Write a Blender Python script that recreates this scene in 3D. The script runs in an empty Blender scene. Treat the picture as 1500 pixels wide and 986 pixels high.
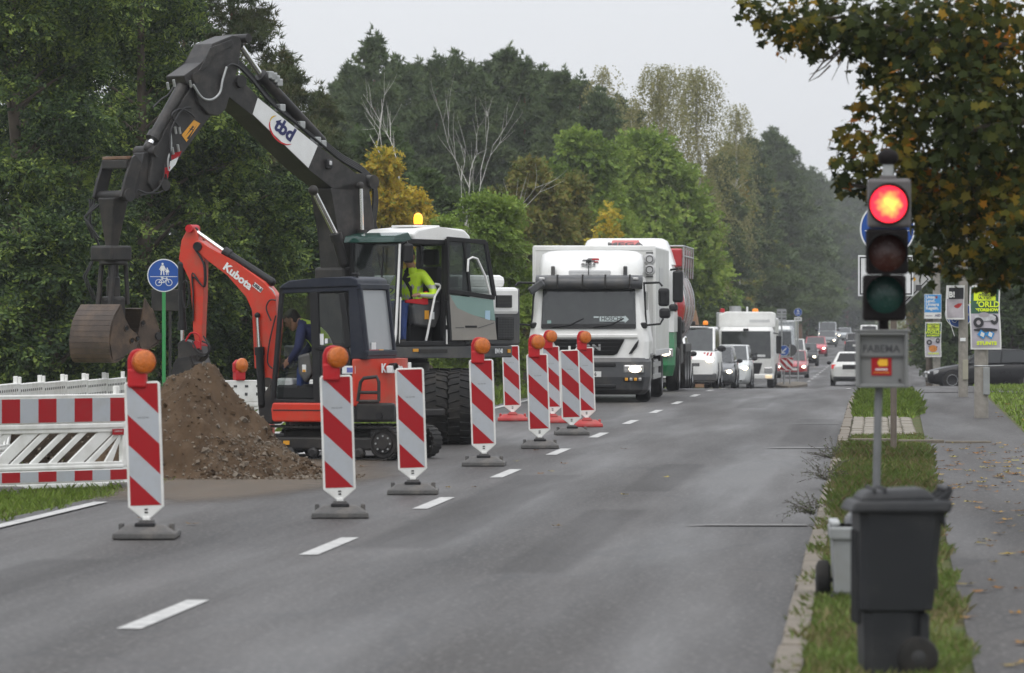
import bpy, bmesh, math, random
import numpy as np
from mathutils import Vector, Matrix, noise as mnoise

random.seed(7)
scene = bpy.context.scene
COL = scene.collection
R = math.radians
# ---------------------------------------------------------------- survey of the place
# road runs almost straight away from the viewpoint; metres everywhere
FPX, CPX, HPY, EYE = 7690.0, 750.0, 457.0, 1.8
def gz(d):                       # height of the terrain along the road: flat, then a crest, then low ground
    if d < 112: return 0.0
    if d < 134: t = (d - 112) / 22; return -0.0150 * 22 * t * t * .5
    z1 = -0.0150 * 11
    if d < 214: return z1 - 0.0150 * (d - 134)
    z2 = z1 - 0.0150 * 80
    if d < 244: t = (d - 214) / 30; return z2 - 0.0150 * 30 * (t - t * t / 2)
    return z2 - 0.225
def xc(d): return .0735 * d - 4.35         # centre line of the road
ROADROT = -math.atan(.0735)
def spot(s, d, dz=0.0): return Vector((xc(d) + s, d, gz(d) + dz))
def at(px, py, d): return Vector(((px - CPX) / FPX * d, d, EYE + (HPY - py) / FPX * d))
def ground_at(px, py, z=0.0):
    d = (EYE - z) * FPX / (py - HPY)
    return Vector(((px - CPX) / FPX * d, d, z))

# ---------------------------------------------------------------- materials
_M = {}
def mat(name, col, rough=.6, metal=0.0, var=.10, scale=6.0, bump=0.0, bscale=80.0, coat=0.0, dirt=None, dirt_amt=.5, dscale=2.5,
        emit=None, es=0.0, spec=.5, alpha=1.0, trans=0.0):
    if name in _M: return _M[name]
    m = bpy.data.materials.new(name); m.use_nodes = True
    nt = m.node_tree; N = nt.nodes; L = nt.links
    b = N['Principled BSDF']
    tc = N.new('ShaderNodeTexCoord')
    nz = N.new('ShaderNodeTexNoise'); nz.inputs['Scale'].default_value = scale; nz.inputs['Detail'].default_value = 5
    L.new(tc.outputs['Object'], nz.inputs['Vector'])
    mr = N.new('ShaderNodeMapRange'); mr.inputs[1].default_value = .25; mr.inputs[2].default_value = .75
    mr.inputs[3].default_value = 1 - var; mr.inputs[4].default_value = 1 + var
    L.new(nz.outputs['Fac'], mr.inputs[0])
    mul = N.new('ShaderNodeVectorMath'); mul.operation = 'SCALE'
    mul.inputs[0].default_value = col[:3]
    L.new(mr.outputs[0], mul.inputs['Scale'])
    out = mul.outputs[0]
    if dirt:
        n2 = N.new('ShaderNodeTexNoise'); n2.inputs['Scale'].default_value = dscale; n2.inputs['Detail'].default_value = 8
        n2.inputs['Roughness'].default_value = .65
        L.new(tc.outputs['Object'], n2.inputs['Vector'])
        r2 = N.new('ShaderNodeMapRange'); r2.inputs[1].default_value = .45; r2.inputs[2].default_value = .7
        r2.inputs[3].default_value = 0; r2.inputs[4].default_value = dirt_amt
        L.new(n2.outputs['Fac'], r2.inputs[0])
        mx = N.new('ShaderNodeMix'); mx.data_type = 'RGBA'
        L.new(r2.outputs[0], mx.inputs['Factor']); L.new(out, mx.inputs['A']); mx.inputs['B'].default_value = (*dirt[:3], 1)
        out = mx.outputs['Result']
    L.new(out, b.inputs['Base Color'])
    rr = N.new('ShaderNodeMapRange'); rr.inputs[3].default_value = max(.02, rough - .08); rr.inputs[4].default_value = min(1, rough + .08)
    L.new(nz.outputs['Fac'], rr.inputs[0]); L.new(rr.outputs[0], b.inputs['Roughness'])
    b.inputs['Metallic'].default_value = metal
    b.inputs['Specular IOR Level'].default_value = spec
    b.inputs['Coat Weight'].default_value = coat
    b.inputs['Coat Roughness'].default_value = .08
    b.inputs['Alpha'].default_value = alpha
    b.inputs['Transmission Weight'].default_value = trans
    if bump:
        n3 = N.new('ShaderNodeTexNoise'); n3.inputs['Scale'].default_value = bscale; n3.inputs['Detail'].default_value = 6
        L.new(tc.outputs['Object'], n3.inputs['Vector'])
        bp = N.new('ShaderNodeBump'); bp.inputs['Strength'].default_value = bump; bp.inputs['Distance'].default_value = .01
        L.new(n3.outputs['Fac'], bp.inputs['Height']); L.new(bp.outputs[0], b.inputs['Normal'])
    if emit:
        b.inputs['Emission Color'].default_value = (*emit, 1); b.inputs['Emission Strength'].default_value = es
    _M[name] = m
    return m

def glassmat(name, col=(.02, .025, .025), rough=.04, alpha=.55):
    if name in _M: return _M[name]
    m = bpy.data.materials.new(name); m.use_nodes = True
    nt = m.node_tree; N = nt.nodes; L = nt.links; N.clear()
    o = N.new('ShaderNodeOutputMaterial')
    tr = N.new('ShaderNodeBsdfTransparent'); tr.inputs[0].default_value = (.90, .94, .92, 1)
    p = N.new('ShaderNodeBsdfPrincipled'); p.inputs['Base Color'].default_value = (*col, 1); p.inputs['Roughness'].default_value = rough; p.inputs['Specular IOR Level'].default_value = .8
    n = N.new('ShaderNodeTexNoise'); n.inputs['Scale'].default_value = 3; n.inputs['Detail'].default_value = 4
    tc = N.new('ShaderNodeTexCoord'); L.new(tc.outputs['Object'], n.inputs['Vector'])
    mr = N.new('ShaderNodeMapRange'); mr.inputs[3].default_value = alpha - .08; mr.inputs[4].default_value = alpha + .08
    L.new(n.outputs['Fac'], mr.inputs[0])
    mx = N.new('ShaderNodeMixShader'); L.new(mr.outputs[0], mx.inputs[0]); L.new(tr.outputs[0], mx.inputs[1]); L.new(p.outputs[0], mx.inputs[2])
    L.new(mx.outputs[0], o.inputs[0])
    _M[name] = m
    return m

DUST = (.20, .16, .11); MUD = (.10, .075, .05)
def P(name): return PAL[name]()
PAL = {
 'white': lambda: mat('white_paint', (.78, .78, .76), .35, coat=.3, var=.03, dirt=(.45, .43, .38), dirt_amt=.25),
 'plastic_white': lambda: mat('white_plastic', (.76, .76, .73), .45, var=.04, dirt=(.4, .38, .33), dirt_amt=.45, dscale=4),
 'reflex_white': lambda: mat('reflective_white', (.42, .445, .475), .45, var=.07, dirt=(.30, .29, .27), dirt_amt=.45, dscale=6, spec=.3),
 'reflex_red': lambda: mat('reflective_red', (.35, .006, .011), .5, var=.10, dirt=(.20, .025, .025), dirt_amt=.35, dscale=6, spec=.25),
 'rubber': lambda: mat('black_rubber', (.015, .015, .015), .8, var=.2, bump=.3, dirt=(.065, .056, .045), dirt_amt=.45, dscale=4, spec=.25),
 'rubber_grey': lambda: mat('recycled_rubber', (.085, .083, .08), .7, var=.25, scale=30, bump=.6, bscale=120, dirt=(.17, .15, .13), dirt_amt=.6, dscale=5),
 'red_rubber': lambda: mat('red_rubber', (.42, .035, .035), .6, var=.2, bump=.3, dirt=(.25, .12, .1), dirt_amt=.6),
 'lamp_red': lambda: mat('lamp_housing_red', (.46, .010, .016), .45, var=.10, spec=.3, dirt=(.3,.06,.05), dirt_amt=.3),
 'amber': lambda: mat('amber_lens', (.52, .125, .006), .3, var=.22, scale=25, bump=.8, bscale=60, coat=.25),
 'black': lambda: mat('black_plastic', (.013, .013, .014), .5, var=.15, spec=.3),
 'dark': lambda: mat('dark_grey_metal', (.022, .021, .021), .52, var=.25, dirt=(.085, .07, .055), dirt_amt=.45, dscale=3, bump=.15, spec=.35),
 'boom_grey': lambda: mat('charcoal_boom_paint', (.027, .026, .026), .45, var=.25, scale=9, dirt=(.085, .075, .065), dirt_amt=.45, dscale=4.5, bump=.15, spec=.35),
 'machine_grey': lambda: mat('machine_grey_paint', (.048, .050, .054), .48, var=.1, dirt=(.17, .15, .12), dirt_amt=.4, coat=.2),
 'door_grey': lambda: mat('warm_grey_paint', (.24, .225, .20), .45, var=.06, dirt=(.32, .29, .24), dirt_amt=.4),
 'orange': lambda: mat('orange_red_paint', (.55, .030, .009), .4, var=.08, coat=.15, dirt=(.30, .10, .055), dirt_amt=.5, dscale=5),
 'navy': lambda: mat('navy_roof_paint', (.010, .014, .026), .5, var=.15, spec=.3, dirt=(.06, .06, .065), dirt_amt=.3),
 'chrome': lambda: mat('chrome_rod', (.72, .72, .72), .16, 1.0, var=.03),
 'steel': lambda: mat('galvanised_steel', (.40, .41, .41), .5, .6, var=.15, scale=20),
 'grey_plastic': lambda: mat('grey_plastic', (.20, .21, .215), .5, var=.08, dirt=(.28, .26, .22), dirt_amt=.3),
 'bucket': lambda: mat('worn_bucket_steel', (.060, .040, .028), .5, 0, var=.4, dirt=(.15, .095, .055), dirt_amt=.7, dscale=3, spec=.45, bump=.3, bscale=40),
 'rust': lambda: mat('rusty_steel', (.16, .085, .05), .75, var=.3, dirt=(.26, .2, .15), dirt_amt=.6, bump=.3),
 'hose': lambda: mat('hydraulic_hose', (.014, .014, .015), .5, var=.2),
 'glass': lambda: glassmat('window_glass', alpha=.34),
 'glass_dark': lambda: glassmat('tinted_glass', (.012, .015, .016), .05, .86),
 'green_tint': lambda: glassmat('pale_green_glass', (.24, .37, .34), .15, .78),
 'visor_green': lambda: glassmat('dark_green_visor', (.02, .07, .055), .1, .8),
 'interior': lambda: mat('cab_interior', (.022, .022, .023), .7, var=.2),
 'headlamp': lambda: mat('lit_headlamp', (.9, .88, .8), .1, emit=(1, .86, .62), es=9),
 'lamp_off': lambda: mat('clear_lamp', (.5, .5, .5), .12, var=.3, scale=30, metal=.5),
 'tail': lambda: mat('tail_lamp', (.45, .01, .015), .2, emit=(1, .03, .03), es=.35),
 'blue_sign': lambda: mat('sign_blue', (.012, .075, .33), .35, var=.06),
 'sign_white': lambda: mat('sign_white', (.74, .75, .75), .4, var=.03, dirt=(.5, .5, .47), dirt_amt=.3),
 'yellow': lambda: mat('sign_yellow', (.75, .40, .02), .4, var=.06),
 'decal_yellow': lambda: mat('warning_yellow', (.72, .33, .02), .45, var=.06, dirt=(.4, .2, .06), dirt_amt=.4),
 'plate': lambda: mat('number_plate', (.72, .72, .70), .4, var=.03),
 'ink': lambda: mat('black_ink', (.012, .012, .013), .5),
 'green_post': lambda: mat('green_post_paint', (.035, .26, .075), .45, var=.1),
 'concrete': lambda: mat('weathered_concrete', (.27, .25, .22), .85, var=.2, scale=12, bump=.4, dirt=(.13, .12, .10), dirt_amt=.55, dscale=1.4),
 'rim': lambda: mat('alloy_rim', (.45, .46, .47), .3, .8, var=.05),
 'rim_grey': lambda: mat('steel_rim', (.22, .22, .22), .5, .5, var=.15),
}

# ---------------------------------------------------------------- mesh builder
class MB:
    def __init__(self): self.v = []; self.f = []; self.mi = []; self.sm = []; self.mats = []; self.M = Matrix.Identity(4)
    def slot(self, m):
        if isinstance(m, str): m = P(m)
        if m not in self.mats: self.mats.append(m)
        return self.mats.index(m)
    def add(self, vs, fs, m, smooth=False):
        k = self.slot(m); o = len(self.v); M = self.M
        self.v += [tuple(M @ Vector(v)) for v in vs]
        for f in fs: self.f.append(tuple(i + o for i in f)); self.mi.append(k); self.sm.append(smooth)
        return self
    def box(self, x0, x1, y0, y1, z0, z1, m, bev=0.0, smooth=False):
        if x0 > x1: x0, x1 = x1, x0
        if y0 > y1: y0, y1 = y1, y0
        if z0 > z1: z0, z1 = z1, z0
        vs = [(x0,y0,z0),(x1,y0,z0),(x1,y1,z0),(x0,y1,z0),(x0,y0,z1),(x1,y0,z1),(x1,y1,z1),(x0,y1,z1)]
        return self.hexa(vs, m, bev, smooth)
    def hexa(self, vs, m, bev=0.0, smooth=False, seg=2):
        fs = [(3,2,1,0),(4,5,6,7),(0,1,5,4),(1,2,6,5),(2,3,7,6),(3,0,4,7)]
        if bev <= 0: return self.add(vs, fs, m, smooth)
        return self.beveled(vs, fs, m, bev, seg)
    def beveled(self, vs, fs, m, bev, seg=2):
        bm = bmesh.new(); bv = [bm.verts.new(v) for v in vs]
        for f in fs: bm.faces.new([bv[i] for i in f])
        bmesh.ops.bevel(bm, geom=list(bm.edges) + list(bm.verts), offset=bev, segments=seg, profile=.5, affect='EDGES', clamp_overlap=True)
        bmesh.ops.recalc_face_normals(bm, faces=bm.faces)
        bm.verts.index_update()
        self.add([v.co.copy() for v in bm.verts], [[v.index for v in f.verts] for f in bm.faces], m, False)
        bm.free(); return self
    def prism(self, poly, plane, a, b, m, bev=0.0, seg=2):
        """poly 2-D, extruded along the third axis from a to b. plane 'xz' (third y), 'yz' (third x), 'xy' (third z)"""
        def p3(u, w, t): return {'xz': (u, t, w), 'yz': (t, u, w), 'xy': (u, w, t)}[plane]
        n = len(poly)
        area = sum(poly[i][0]*poly[(i+1)%n][1]-poly[(i+1)%n][0]*poly[i][1] for i in range(n))
        vs = [p3(u, w, a) for u, w in poly] + [p3(u, w, b) for u, w in poly]
        fs = [tuple(range(n))[::-1], tuple(range(n, 2*n))] + [(i, (i+1)%n, n+(i+1)%n, n+i) for i in range(n)]
        bm = bmesh.new(); bv = [bm.verts.new(v) for v in vs]
        for f in fs: bm.faces.new([bv[i] for i in f])
        if bev > 0:
            bmesh.ops.bevel(bm, geom=list(bm.edges), offset=bev, segments=seg, profile=.5, affect='EDGES', clamp_overlap=True)
        bmesh.ops.recalc_face_normals(bm, faces=bm.faces); bm.verts.index_update()
        self.add([v.co.copy() for v in bm.verts], [[v.index for v in f.verts] for f in bm.faces], m)
        bm.free(); return self
    def loft(self, rings, m, cap=True, smooth=True, closed=True):
        n = len(rings[0]); vs = [p for r in rings for p in r]; fs = []
        for k in range(len(rings) - 1):
            for i in range(n if closed else n - 1):
                j = (i + 1) % n
                fs.append((k*n+i, k*n+j, (k+1)*n+j, (k+1)*n+i))
        self.add(vs, fs, m, smooth)
        if cap:
            self.add(rings[0], [tuple(range(n))[::-1]], m); self.add(rings[-1], [tuple(range(n))], m)
        return self
    def tube(self, pts, r, m, n=8, smooth=True, cap=True):
        pts = [Vector(p) for p in pts]; rs = r if isinstance(r, (list, tuple)) else [r] * len(pts)
        rings = []; up = None
        for i, p in enumerate(pts):
            t = (pts[min(i+1, len(pts)-1)] - pts[max(i-1, 0)])
            t = t.normalized() if t.length > 1e-9 else Vector((0,0,1))
            if up is None:
                a = Vector((0,0,1)) if abs(t.z) < .9 else Vector((1,0,0))
                up = (a - t * a.dot(t)).normalized()
            else:
                up = (up - t * up.dot(t)); up = up.normalized() if up.length > 1e-6 else t.orthogonal().normalized()
            w = t.cross(up)
            rings.append([tuple(p + (up * math.cos(2*math.pi*k/n) + w * math.sin(2*math.pi*k/n)) * rs[i]) for k in range(n)])
        return self.loft(rings, m, cap, smooth)
    def cyl(self, p0, p1, r, m, n=20, r1=None): return self.tube([p0, p1], [r, r if r1 is None else r1], m, n)
    def lathe(self, prof, c, axis, m, n=28, smooth=True):
        """prof list of (radius, offset along axis)"""
        c = Vector(c); ax = Vector(axis).normalized(); u = ax.orthogonal().normalized(); w = ax.cross(u)
        rings = [[tuple(c + ax*h + (u*math.cos(2*math.pi*k/n) + w*math.sin(2*math.pi*k/n))*max(r, 1e-4)) for k in range(n)] for r, h in prof]
        if not smooth: return self.loft(rings, m, False, False)
        a = 0                                    # break the smooth shading where the profile turns sharply
        for i in range(1, len(prof) - 1):
            u0 = Vector((prof[i][0]-prof[i-1][0], prof[i][1]-prof[i-1][1])); u1 = Vector((prof[i+1][0]-prof[i][0], prof[i+1][1]-prof[i][1]))
            if u0.length > 1e-6 and u1.length > 1e-6 and u0.angle(u1) > .6: self.loft(rings[a:i+1], m, False, True); a = i
        return self.loft(rings[a:], m, False, True)
    def ball(self, c, r, m, n=16, k=10):
        c = Vector(c); r = Vector(r) if not isinstance(r, (int, float)) else Vector((r, r, r))
        rings = [[(c.x + r.x*math.sin(t)*math.cos(a), c.y + r.y*math.sin(t)*math.sin(a), c.z - r.z*math.cos(t))
                  for a in [2*math.pi*i/n for i in range(n)]] for t in [max(.02, min(math.pi-.02, math.pi*j/k)) for j in range(k+1)]]
        return self.loft(rings, m, True, True)
    def poly(self, pts, m): return self.add(pts, [tuple(range(len(pts)))], m)
    def text(self, s, org, xv, up, size, m, squeeze=1.0, bold=0.0, align='CENTER', shear=0.0):
        cu = bpy.data.curves.new('t', 'FONT'); cu.body = s; cu.size = size; cu.align_x = align; cu.align_y = 'CENTER'; cu.offset = bold; cu.shear = shear
        cu.resolution_u = 3
        o = bpy.data.objects.new('t', cu); COL.objects.link(o)
        dg = bpy.context.evaluated_depsgraph_get(); dg.update()
        me = bpy.data.meshes.new_from_object(o.evaluated_get(dg))
        xv = Vector(xv).normalized(); up = Vector(up).normalized(); org = Vector(org)
        self.add([org + xv*v.co.x*squeeze + up*v.co.y for v in me.vertices], [tuple(p.vertices) for p in me.polygons], m)
        bpy.data.objects.remove(o); bpy.data.curves.remove(cu); bpy.data.meshes.remove(me)
        return self
    def mesh(self, name):
        me = bpy.data.meshes.new(name)
        me.from_pydata(self.v, [], self.f)
        for m in self.mats: me.materials.append(m)
        me.polygons.foreach_set('material_index', self.mi)
        me.polygons.foreach_set('use_smooth', self.sm)
        me.update()
        return me
    def build(self, name, parent=None, bev=0.0, label=None):
        o = bpy.data.objects.new(name, self.mesh(name)); COL.objects.link(o)
        if parent: o.parent = parent
        if bev:
            b = o.modifiers.new('edge', 'BEVEL'); b.width = bev; b.segments = 2; b.limit_method = 'ANGLE'; b.angle_limit = R(35)
        if label: o['label'] = label
        return o

def tag(o, label, cat, group=None, kind=None):
    if label: o['label'] = label
    if cat: o['category'] = cat
    if group: o['group'] = group
    if kind: o['kind'] = kind
    return o
def thing(name, label, cat, loc=(0,0,0), rz=0.0, group=None):
    o = bpy.data.objects.new(name, None); COL.objects.link(o); o.empty_display_size = .2
    o.location = loc; o.rotation_euler = (0, 0, rz)
    return tag(o, label, cat, group)
def structure(o): o['kind'] = 'structure'; return o
def copy_tree(o, parent=None):
    c = o.copy(); COL.objects.link(c)
    if parent: c.parent = parent
    for ch in list(o.children): copy_tree(ch, c)
    return c

class Frame:
    """machine frame: f forward, l to the machine's left, z up. hd = heading unit vector in the world"""
    def __init__(self, x, y, hx, hy):
        n = math.hypot(hx, hy); self.c = (x, y); self.h = (hx/n, hy/n); self.lv = (-hy/n, hx/n)
        self.rz = math.atan2(self.h[1], self.h[0])     # local +X forward, +Y left
    def fz(self, px, py, l):
        t = (px - CPX) / FPX
        # x = cx + f*hx + l*lx ; d = cy + f*hy + l*ly ; x = t*d
        a = self.h[0] - t*self.h[1]
        b = t*(self.c[1] + l*self.lv[1]) - self.c[0] - l*self.lv[0]
        f = b / a; d = self.c[1] + f*self.h[1] + l*self.lv[1]
        return (f, EYE + (HPY - py)/FPX*d)
    def p(self, px, py, l):
        f, z = self.fz(px, py, l); return Vector((f, l, z))
# ================================================================ world, camera, light
w = bpy.data.worlds.new('World'); scene.world = w; w.use_nodes = True
nt = w.node_tree; N = nt.nodes; L = nt.links; N.clear()
wo = N.new('ShaderNodeOutputWorld'); bg = N.new('ShaderNodeBackground')
sky = N.new('ShaderNodeTexSky'); sky.sky_type = 'NISHITA'; sky.sun_disc = False
SUN_EL, SUN_AZ = R(58), R(200)
sky.sun_elevation = SUN_EL; sky.sun_rotation = SUN_AZ; sky.air_density = 1.0; sky.dust_density = 3.0
tc = N.new('ShaderNodeTexCoord'); sep = N.new('ShaderNodeSeparateXYZ'); L.new(tc.outputs['Generated'], sep.inputs[0])
# overcast sky: the zenith is about three times as bright as the horizon
rp = N.new('ShaderNodeMapRange'); rp.inputs[1].default_value = 0.0; rp.inputs[2].default_value = 1.0
rp.inputs[3].default_value = 8.1; rp.inputs[4].default_value = 19.0
L.new(sep.outputs['Z'], rp.inputs[0])
cn = N.new('ShaderNodeTexNoise'); cn.inputs['Scale'].default_value = 5; cn.inputs['Detail'].default_value = 4
L.new(tc.outputs['Generated'], cn.inputs['Vector'])
cm = N.new('ShaderNodeMapRange'); cm.inputs[3].default_value = .93; cm.inputs[4].default_value = 1.07
L.new(cn.outputs['Fac'], cm.inputs[0])
mu = N.new('ShaderNodeMath'); mu.operation = 'MULTIPLY'; L.new(rp.outputs[0], mu.inputs[0]); L.new(cm.outputs[0], mu.inputs[1])
cl = N.new('ShaderNodeVectorMath'); cl.operation = 'SCALE'; cl.inputs[0].default_value = (.965, .99, 1.035); L.new(mu.outputs[0], cl.inputs['Scale'])
mx = N.new('ShaderNodeMix'); mx.data_type = 'RGBA'; mx.inputs['Factor'].default_value = .92
L.new(sky.outputs[0], mx.inputs['A']); L.new(cl.outputs[0], mx.inputs['B'])
L.new(mx.outputs['Result'], bg.inputs[0]); bg.inputs[1].default_value = .10
L.new(bg.outputs[0], wo.inputs[0])

sl = bpy.data.lights.new('sun', 'SUN'); sl.energy = .9; sl.angle = R(35); sl.color = (1, .96, .9)
so = bpy.data.objects.new('sun', sl); COL.objects.link(so)
so.rotation_euler = (R(90) - SUN_EL, 0, R(180) - SUN_AZ)

cam = bpy.data.cameras.new('camera'); co = bpy.data.objects.new('camera', cam); COL.objects.link(co)
cam.sensor_width = 36; cam.lens = FPX/1500*36; cam.clip_start = .5; cam.clip_end = 4000
co.location = (0, 0, EYE); co.rotation_euler = (R(90) - math.atan(36/FPX), 0, 0)
cam.dof.use_dof = True; cam.dof.focus_distance = 78; cam.dof.aperture_fstop = 6.3
scene.camera = co
scene.view_settings.view_transform = 'Standard'; scene.view_settings.look = 'None'
scene.view_settings.exposure = 0.0; scene.view_settings.gamma = 1.0
scene.cycles.use_denoising = True
scene.cycles.max_bounces = 6; scene.cycles.transparent_max_bounces = 12; scene.cycles.volume_bounces = 0
scene.cycles.diffuse_bounces = 3; scene.cycles.glossy_bounces = 3
scene.cycles.sample_clamp_indirect = 6

# ================================================================ ground, road, paths
def sheet(name, m, ss, ds, zf, uv=True):
    vs = [(xc(d) + (s(d) if callable(s) else s), d, gz(d) + zf(s(d) if callable(s) else s, d)) for d in ds for s in ss]
    n = len(ss); fs = [(j*n+i, j*n+i+1, (j+1)*n+i+1, (j+1)*n+i) for j in range(len(ds)-1) for i in range(n-1)]
    me = bpy.data.meshes.new(name); me.from_pydata(vs, [], fs); me.materials.append(m)
    u = me.uv_layers.new(name='road')
    dat = [((s(d) if callable(s) else s), d) for d in ds for s in ss]
    for lo in me.loops: u.data[lo.index].uv = dat[lo.vertex_index]
    me.polygons.foreach_set('use_smooth', [True]*len(me.polygons))
    o = bpy.data.objects.new(name, me); COL.objects.link(o)
    return structure(o)
DS = [4, 8, 12] + [16 + 4*i for i in range(24)] + [112 + 3*i for i in range(46)] + [250, 265, 285, 310, 350, 400, 460, 540, 640, 725]

def surf(name, build):
    m = bpy.data.materials.new(name); m.use_nodes = True
    build(m.node_tree, m.node_tree.nodes, m.node_tree.links, m.node_tree.nodes['Principled BSDF']); return m
def nd(N, t, **k):
    n = N.new(t)
    for a, v in k.items():
        if a.startswith('i_'): n.inputs[int(a[2:]) if a[2:].isdigit() else a[2:].replace('_', ' ')].default_value = v
        else: setattr(n, a, v)
    return n
def noise_uv(N, L, src, sx, sy, scale, detail=6, rough=.6):
    mp = nd(N, 'ShaderNodeMapping'); mp.inputs['Scale'].default_value = (sx, sy, 1); L.new(src, mp.inputs[0])
    n = nd(N, 'ShaderNodeTexNoise', i_Scale=scale, i_Detail=detail, i_Roughness=rough); L.new(mp.outputs[0], n.inputs['Vector']); return n.outputs['Fac']
def rng(N, L, src, a, b, c, d):
    m = nd(N, 'ShaderNodeMapRange', i_1=a, i_2=b, i_3=c, i_4=d); L.new(src, m.inputs[0]); return m.outputs[0]
def mixc(N, L, fac, A, B):
    m = nd(N, 'ShaderNodeMix', data_type='RGBA')
    L.new(fac, m.inputs['Factor'])
    for k, v in (('A', A), ('B', B)):
        if isinstance(v, tuple): m.inputs[k].default_value = (*v, 1)
        else: L.new(v, m.inputs[k])
    return m.outputs['Result']
REPAIRS = [(1.57, 2.09, 52.4, 61.8), (1.55, 2.07, 36.0, 47.6), (.18, .86, 39.8, 57.6), (1.30, 1.86, 98, 109), (-1.9, -1.3, 30, 38), (2.7, 3.3, 70, 88)]
def asphalt(base, dark, light, wet, rlo, rhi, repairs=()):
    def b(nt, N, L, p):
        uv = nd(N, 'ShaderNodeUVMap', uv_map='road').outputs[0]
        lane = noise_uv(N, L, uv, 1.1, .035, 1.0, 3, .5)        # long streaks along the wheel tracks
        blot = noise_uv(N, L, uv, .8, .2, 1.0, 6, .6)
        fine = noise_uv(N, L, uv, 1, 1, 55, 3, .7)
        c = mixc(N, L, rng(N, L, lane, .36, .64, 0, 1), dark, base)
        c = mixc(N, L, rng(N, L, blot, .52, .72, 0, .75), c, light)
        c = mixc(N, L, rng(N, L, fine, .30, .75, 0, .35), c, (.012, .012, .013))
        mid = noise_uv(N, L, uv, 1, .45, 9, 5, .75)
        c = mixc(N, L, rng(N, L, mid, .42, .70, 0, .55), c, (.020, .019, .019))
        mid2 = noise_uv(N, L, uv, 1, .5, 24, 3, .7)
        c = mixc(N, L, rng(N, L, mid2, .52, .70, 0, .6), c, (.20, .19, .18))
        # hairline cracks
        vo = nd(N, 'ShaderNodeTexVoronoi', feature='DISTANCE_TO_EDGE', i_Scale=1.0)
        mp = nd(N, 'ShaderNodeMapping'); mp.inputs['Scale'].default_value = (.42, .10, 1); L.new(uv, mp.inputs[0])
        ad = nd(N, 'ShaderNodeVectorMath', operation='ADD'); L.new(mp.outputs[0], ad.inputs[0])
        n0 = nd(N, 'ShaderNodeTexNoise', i_Scale=2.2, i_Detail=6); L.new(mp.outputs[0], n0.inputs['Vector']); 
        sc = nd(N, 'ShaderNodeVectorMath', operation='SCALE'); sc.inputs['Scale'].default_value = .5; L.new(n0.outputs['Color'], sc.inputs[0]); L.new(sc.outputs[0], ad.inputs[1])
        L.new(ad.outputs[0], vo.inputs['Vector'])
        c = mixc(N, L, rng(N, L, vo.outputs['Distance'], .0, .012, .55, 0), c, (.015, .015, .016))
        # trench repairs relaid in darker asphalt, their edges slightly frayed
        if repairs:
            jig = noise_uv(N, L, uv, 1, .4, 6, 3, .6); jr = rng(N, L, jig, 0, 1, -.05, .05)
            sp_ = nd(N, 'ShaderNodeSeparateXYZ'); L.new(uv, sp_.inputs[0])
            sj = nd(N, 'ShaderNodeMath', operation='ADD'); L.new(sp_.outputs[0], sj.inputs[0]); L.new(jr, sj.inputs[1])
            tot = None
            for s0, s1, d0, d1 in repairs:
                f = None
                for src, a, b_, e in ((sj.outputs[0], s0, s1, .05), (sp_.outputs[1], d0, d1, .25)):
                    for lo, hi, v0, v1 in ((a - e, a + e, 0, 1), (b_ - e, b_ + e, 1, 0)):
                        q = rng(N, L, src, lo, hi, v0, v1)
                        if f is None: f = q
                        else: m_ = nd(N, 'ShaderNodeMath', operation='MULTIPLY'); L.new(f, m_.inputs[0]); L.new(q, m_.inputs[1]); f = m_.outputs[0]
                if tot is None: tot = f
                else: m_ = nd(N, 'ShaderNodeMath', operation='MAXIMUM'); L.new(tot, m_.inputs[0]); L.new(f, m_.inputs[1]); tot = m_.outputs[0]
            k_ = nd(N, 'ShaderNodeMath', operation='MULTIPLY'); L.new(tot, k_.inputs[0]); k_.inputs[1].default_value = .45
            c = mixc(N, L, k_.outputs[0], c, (.022, .020, .019))
        L.new(c, p.inputs['Base Color'])
        wetf = noise_uv(N, L, uv, .9, .06, 1.0, 4, .5)
        rr = rng(N, L, wetf, .35, .65, rlo, rhi)
        if repairs:
            a_ = nd(N, 'ShaderNodeMath', operation='MULTIPLY_ADD'); L.new(tot, a_.inputs[0]); a_.inputs[1].default_value = .07; L.new(rr, a_.inputs[2]); rr = a_.outputs[0]
        L.new(rr, p.inputs['Roughness'])
        p.inputs['Specular IOR Level'].default_value = wet
        bn = noise_uv(N, L, uv, 1, 1, 90, 4, .7)
        bp = nd(N, 'ShaderNodeBump', i_Strength=.35, i_Distance=.006); L.new(bn, bp.inputs['Height']); L.new(bp.outputs[0], p.inputs['Normal'])
    return b
M_road = surf('wet_asphalt', asphalt((.047, .041, .037), (.027, .024, .022), (.062, .055, .050), .38, .43, .70, REPAIRS))
M_path = surf('footpath_asphalt', asphalt((.062, .057, .054), (.044, .041, .039), (.088, .08, .075), .28, .5, .78))
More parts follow.
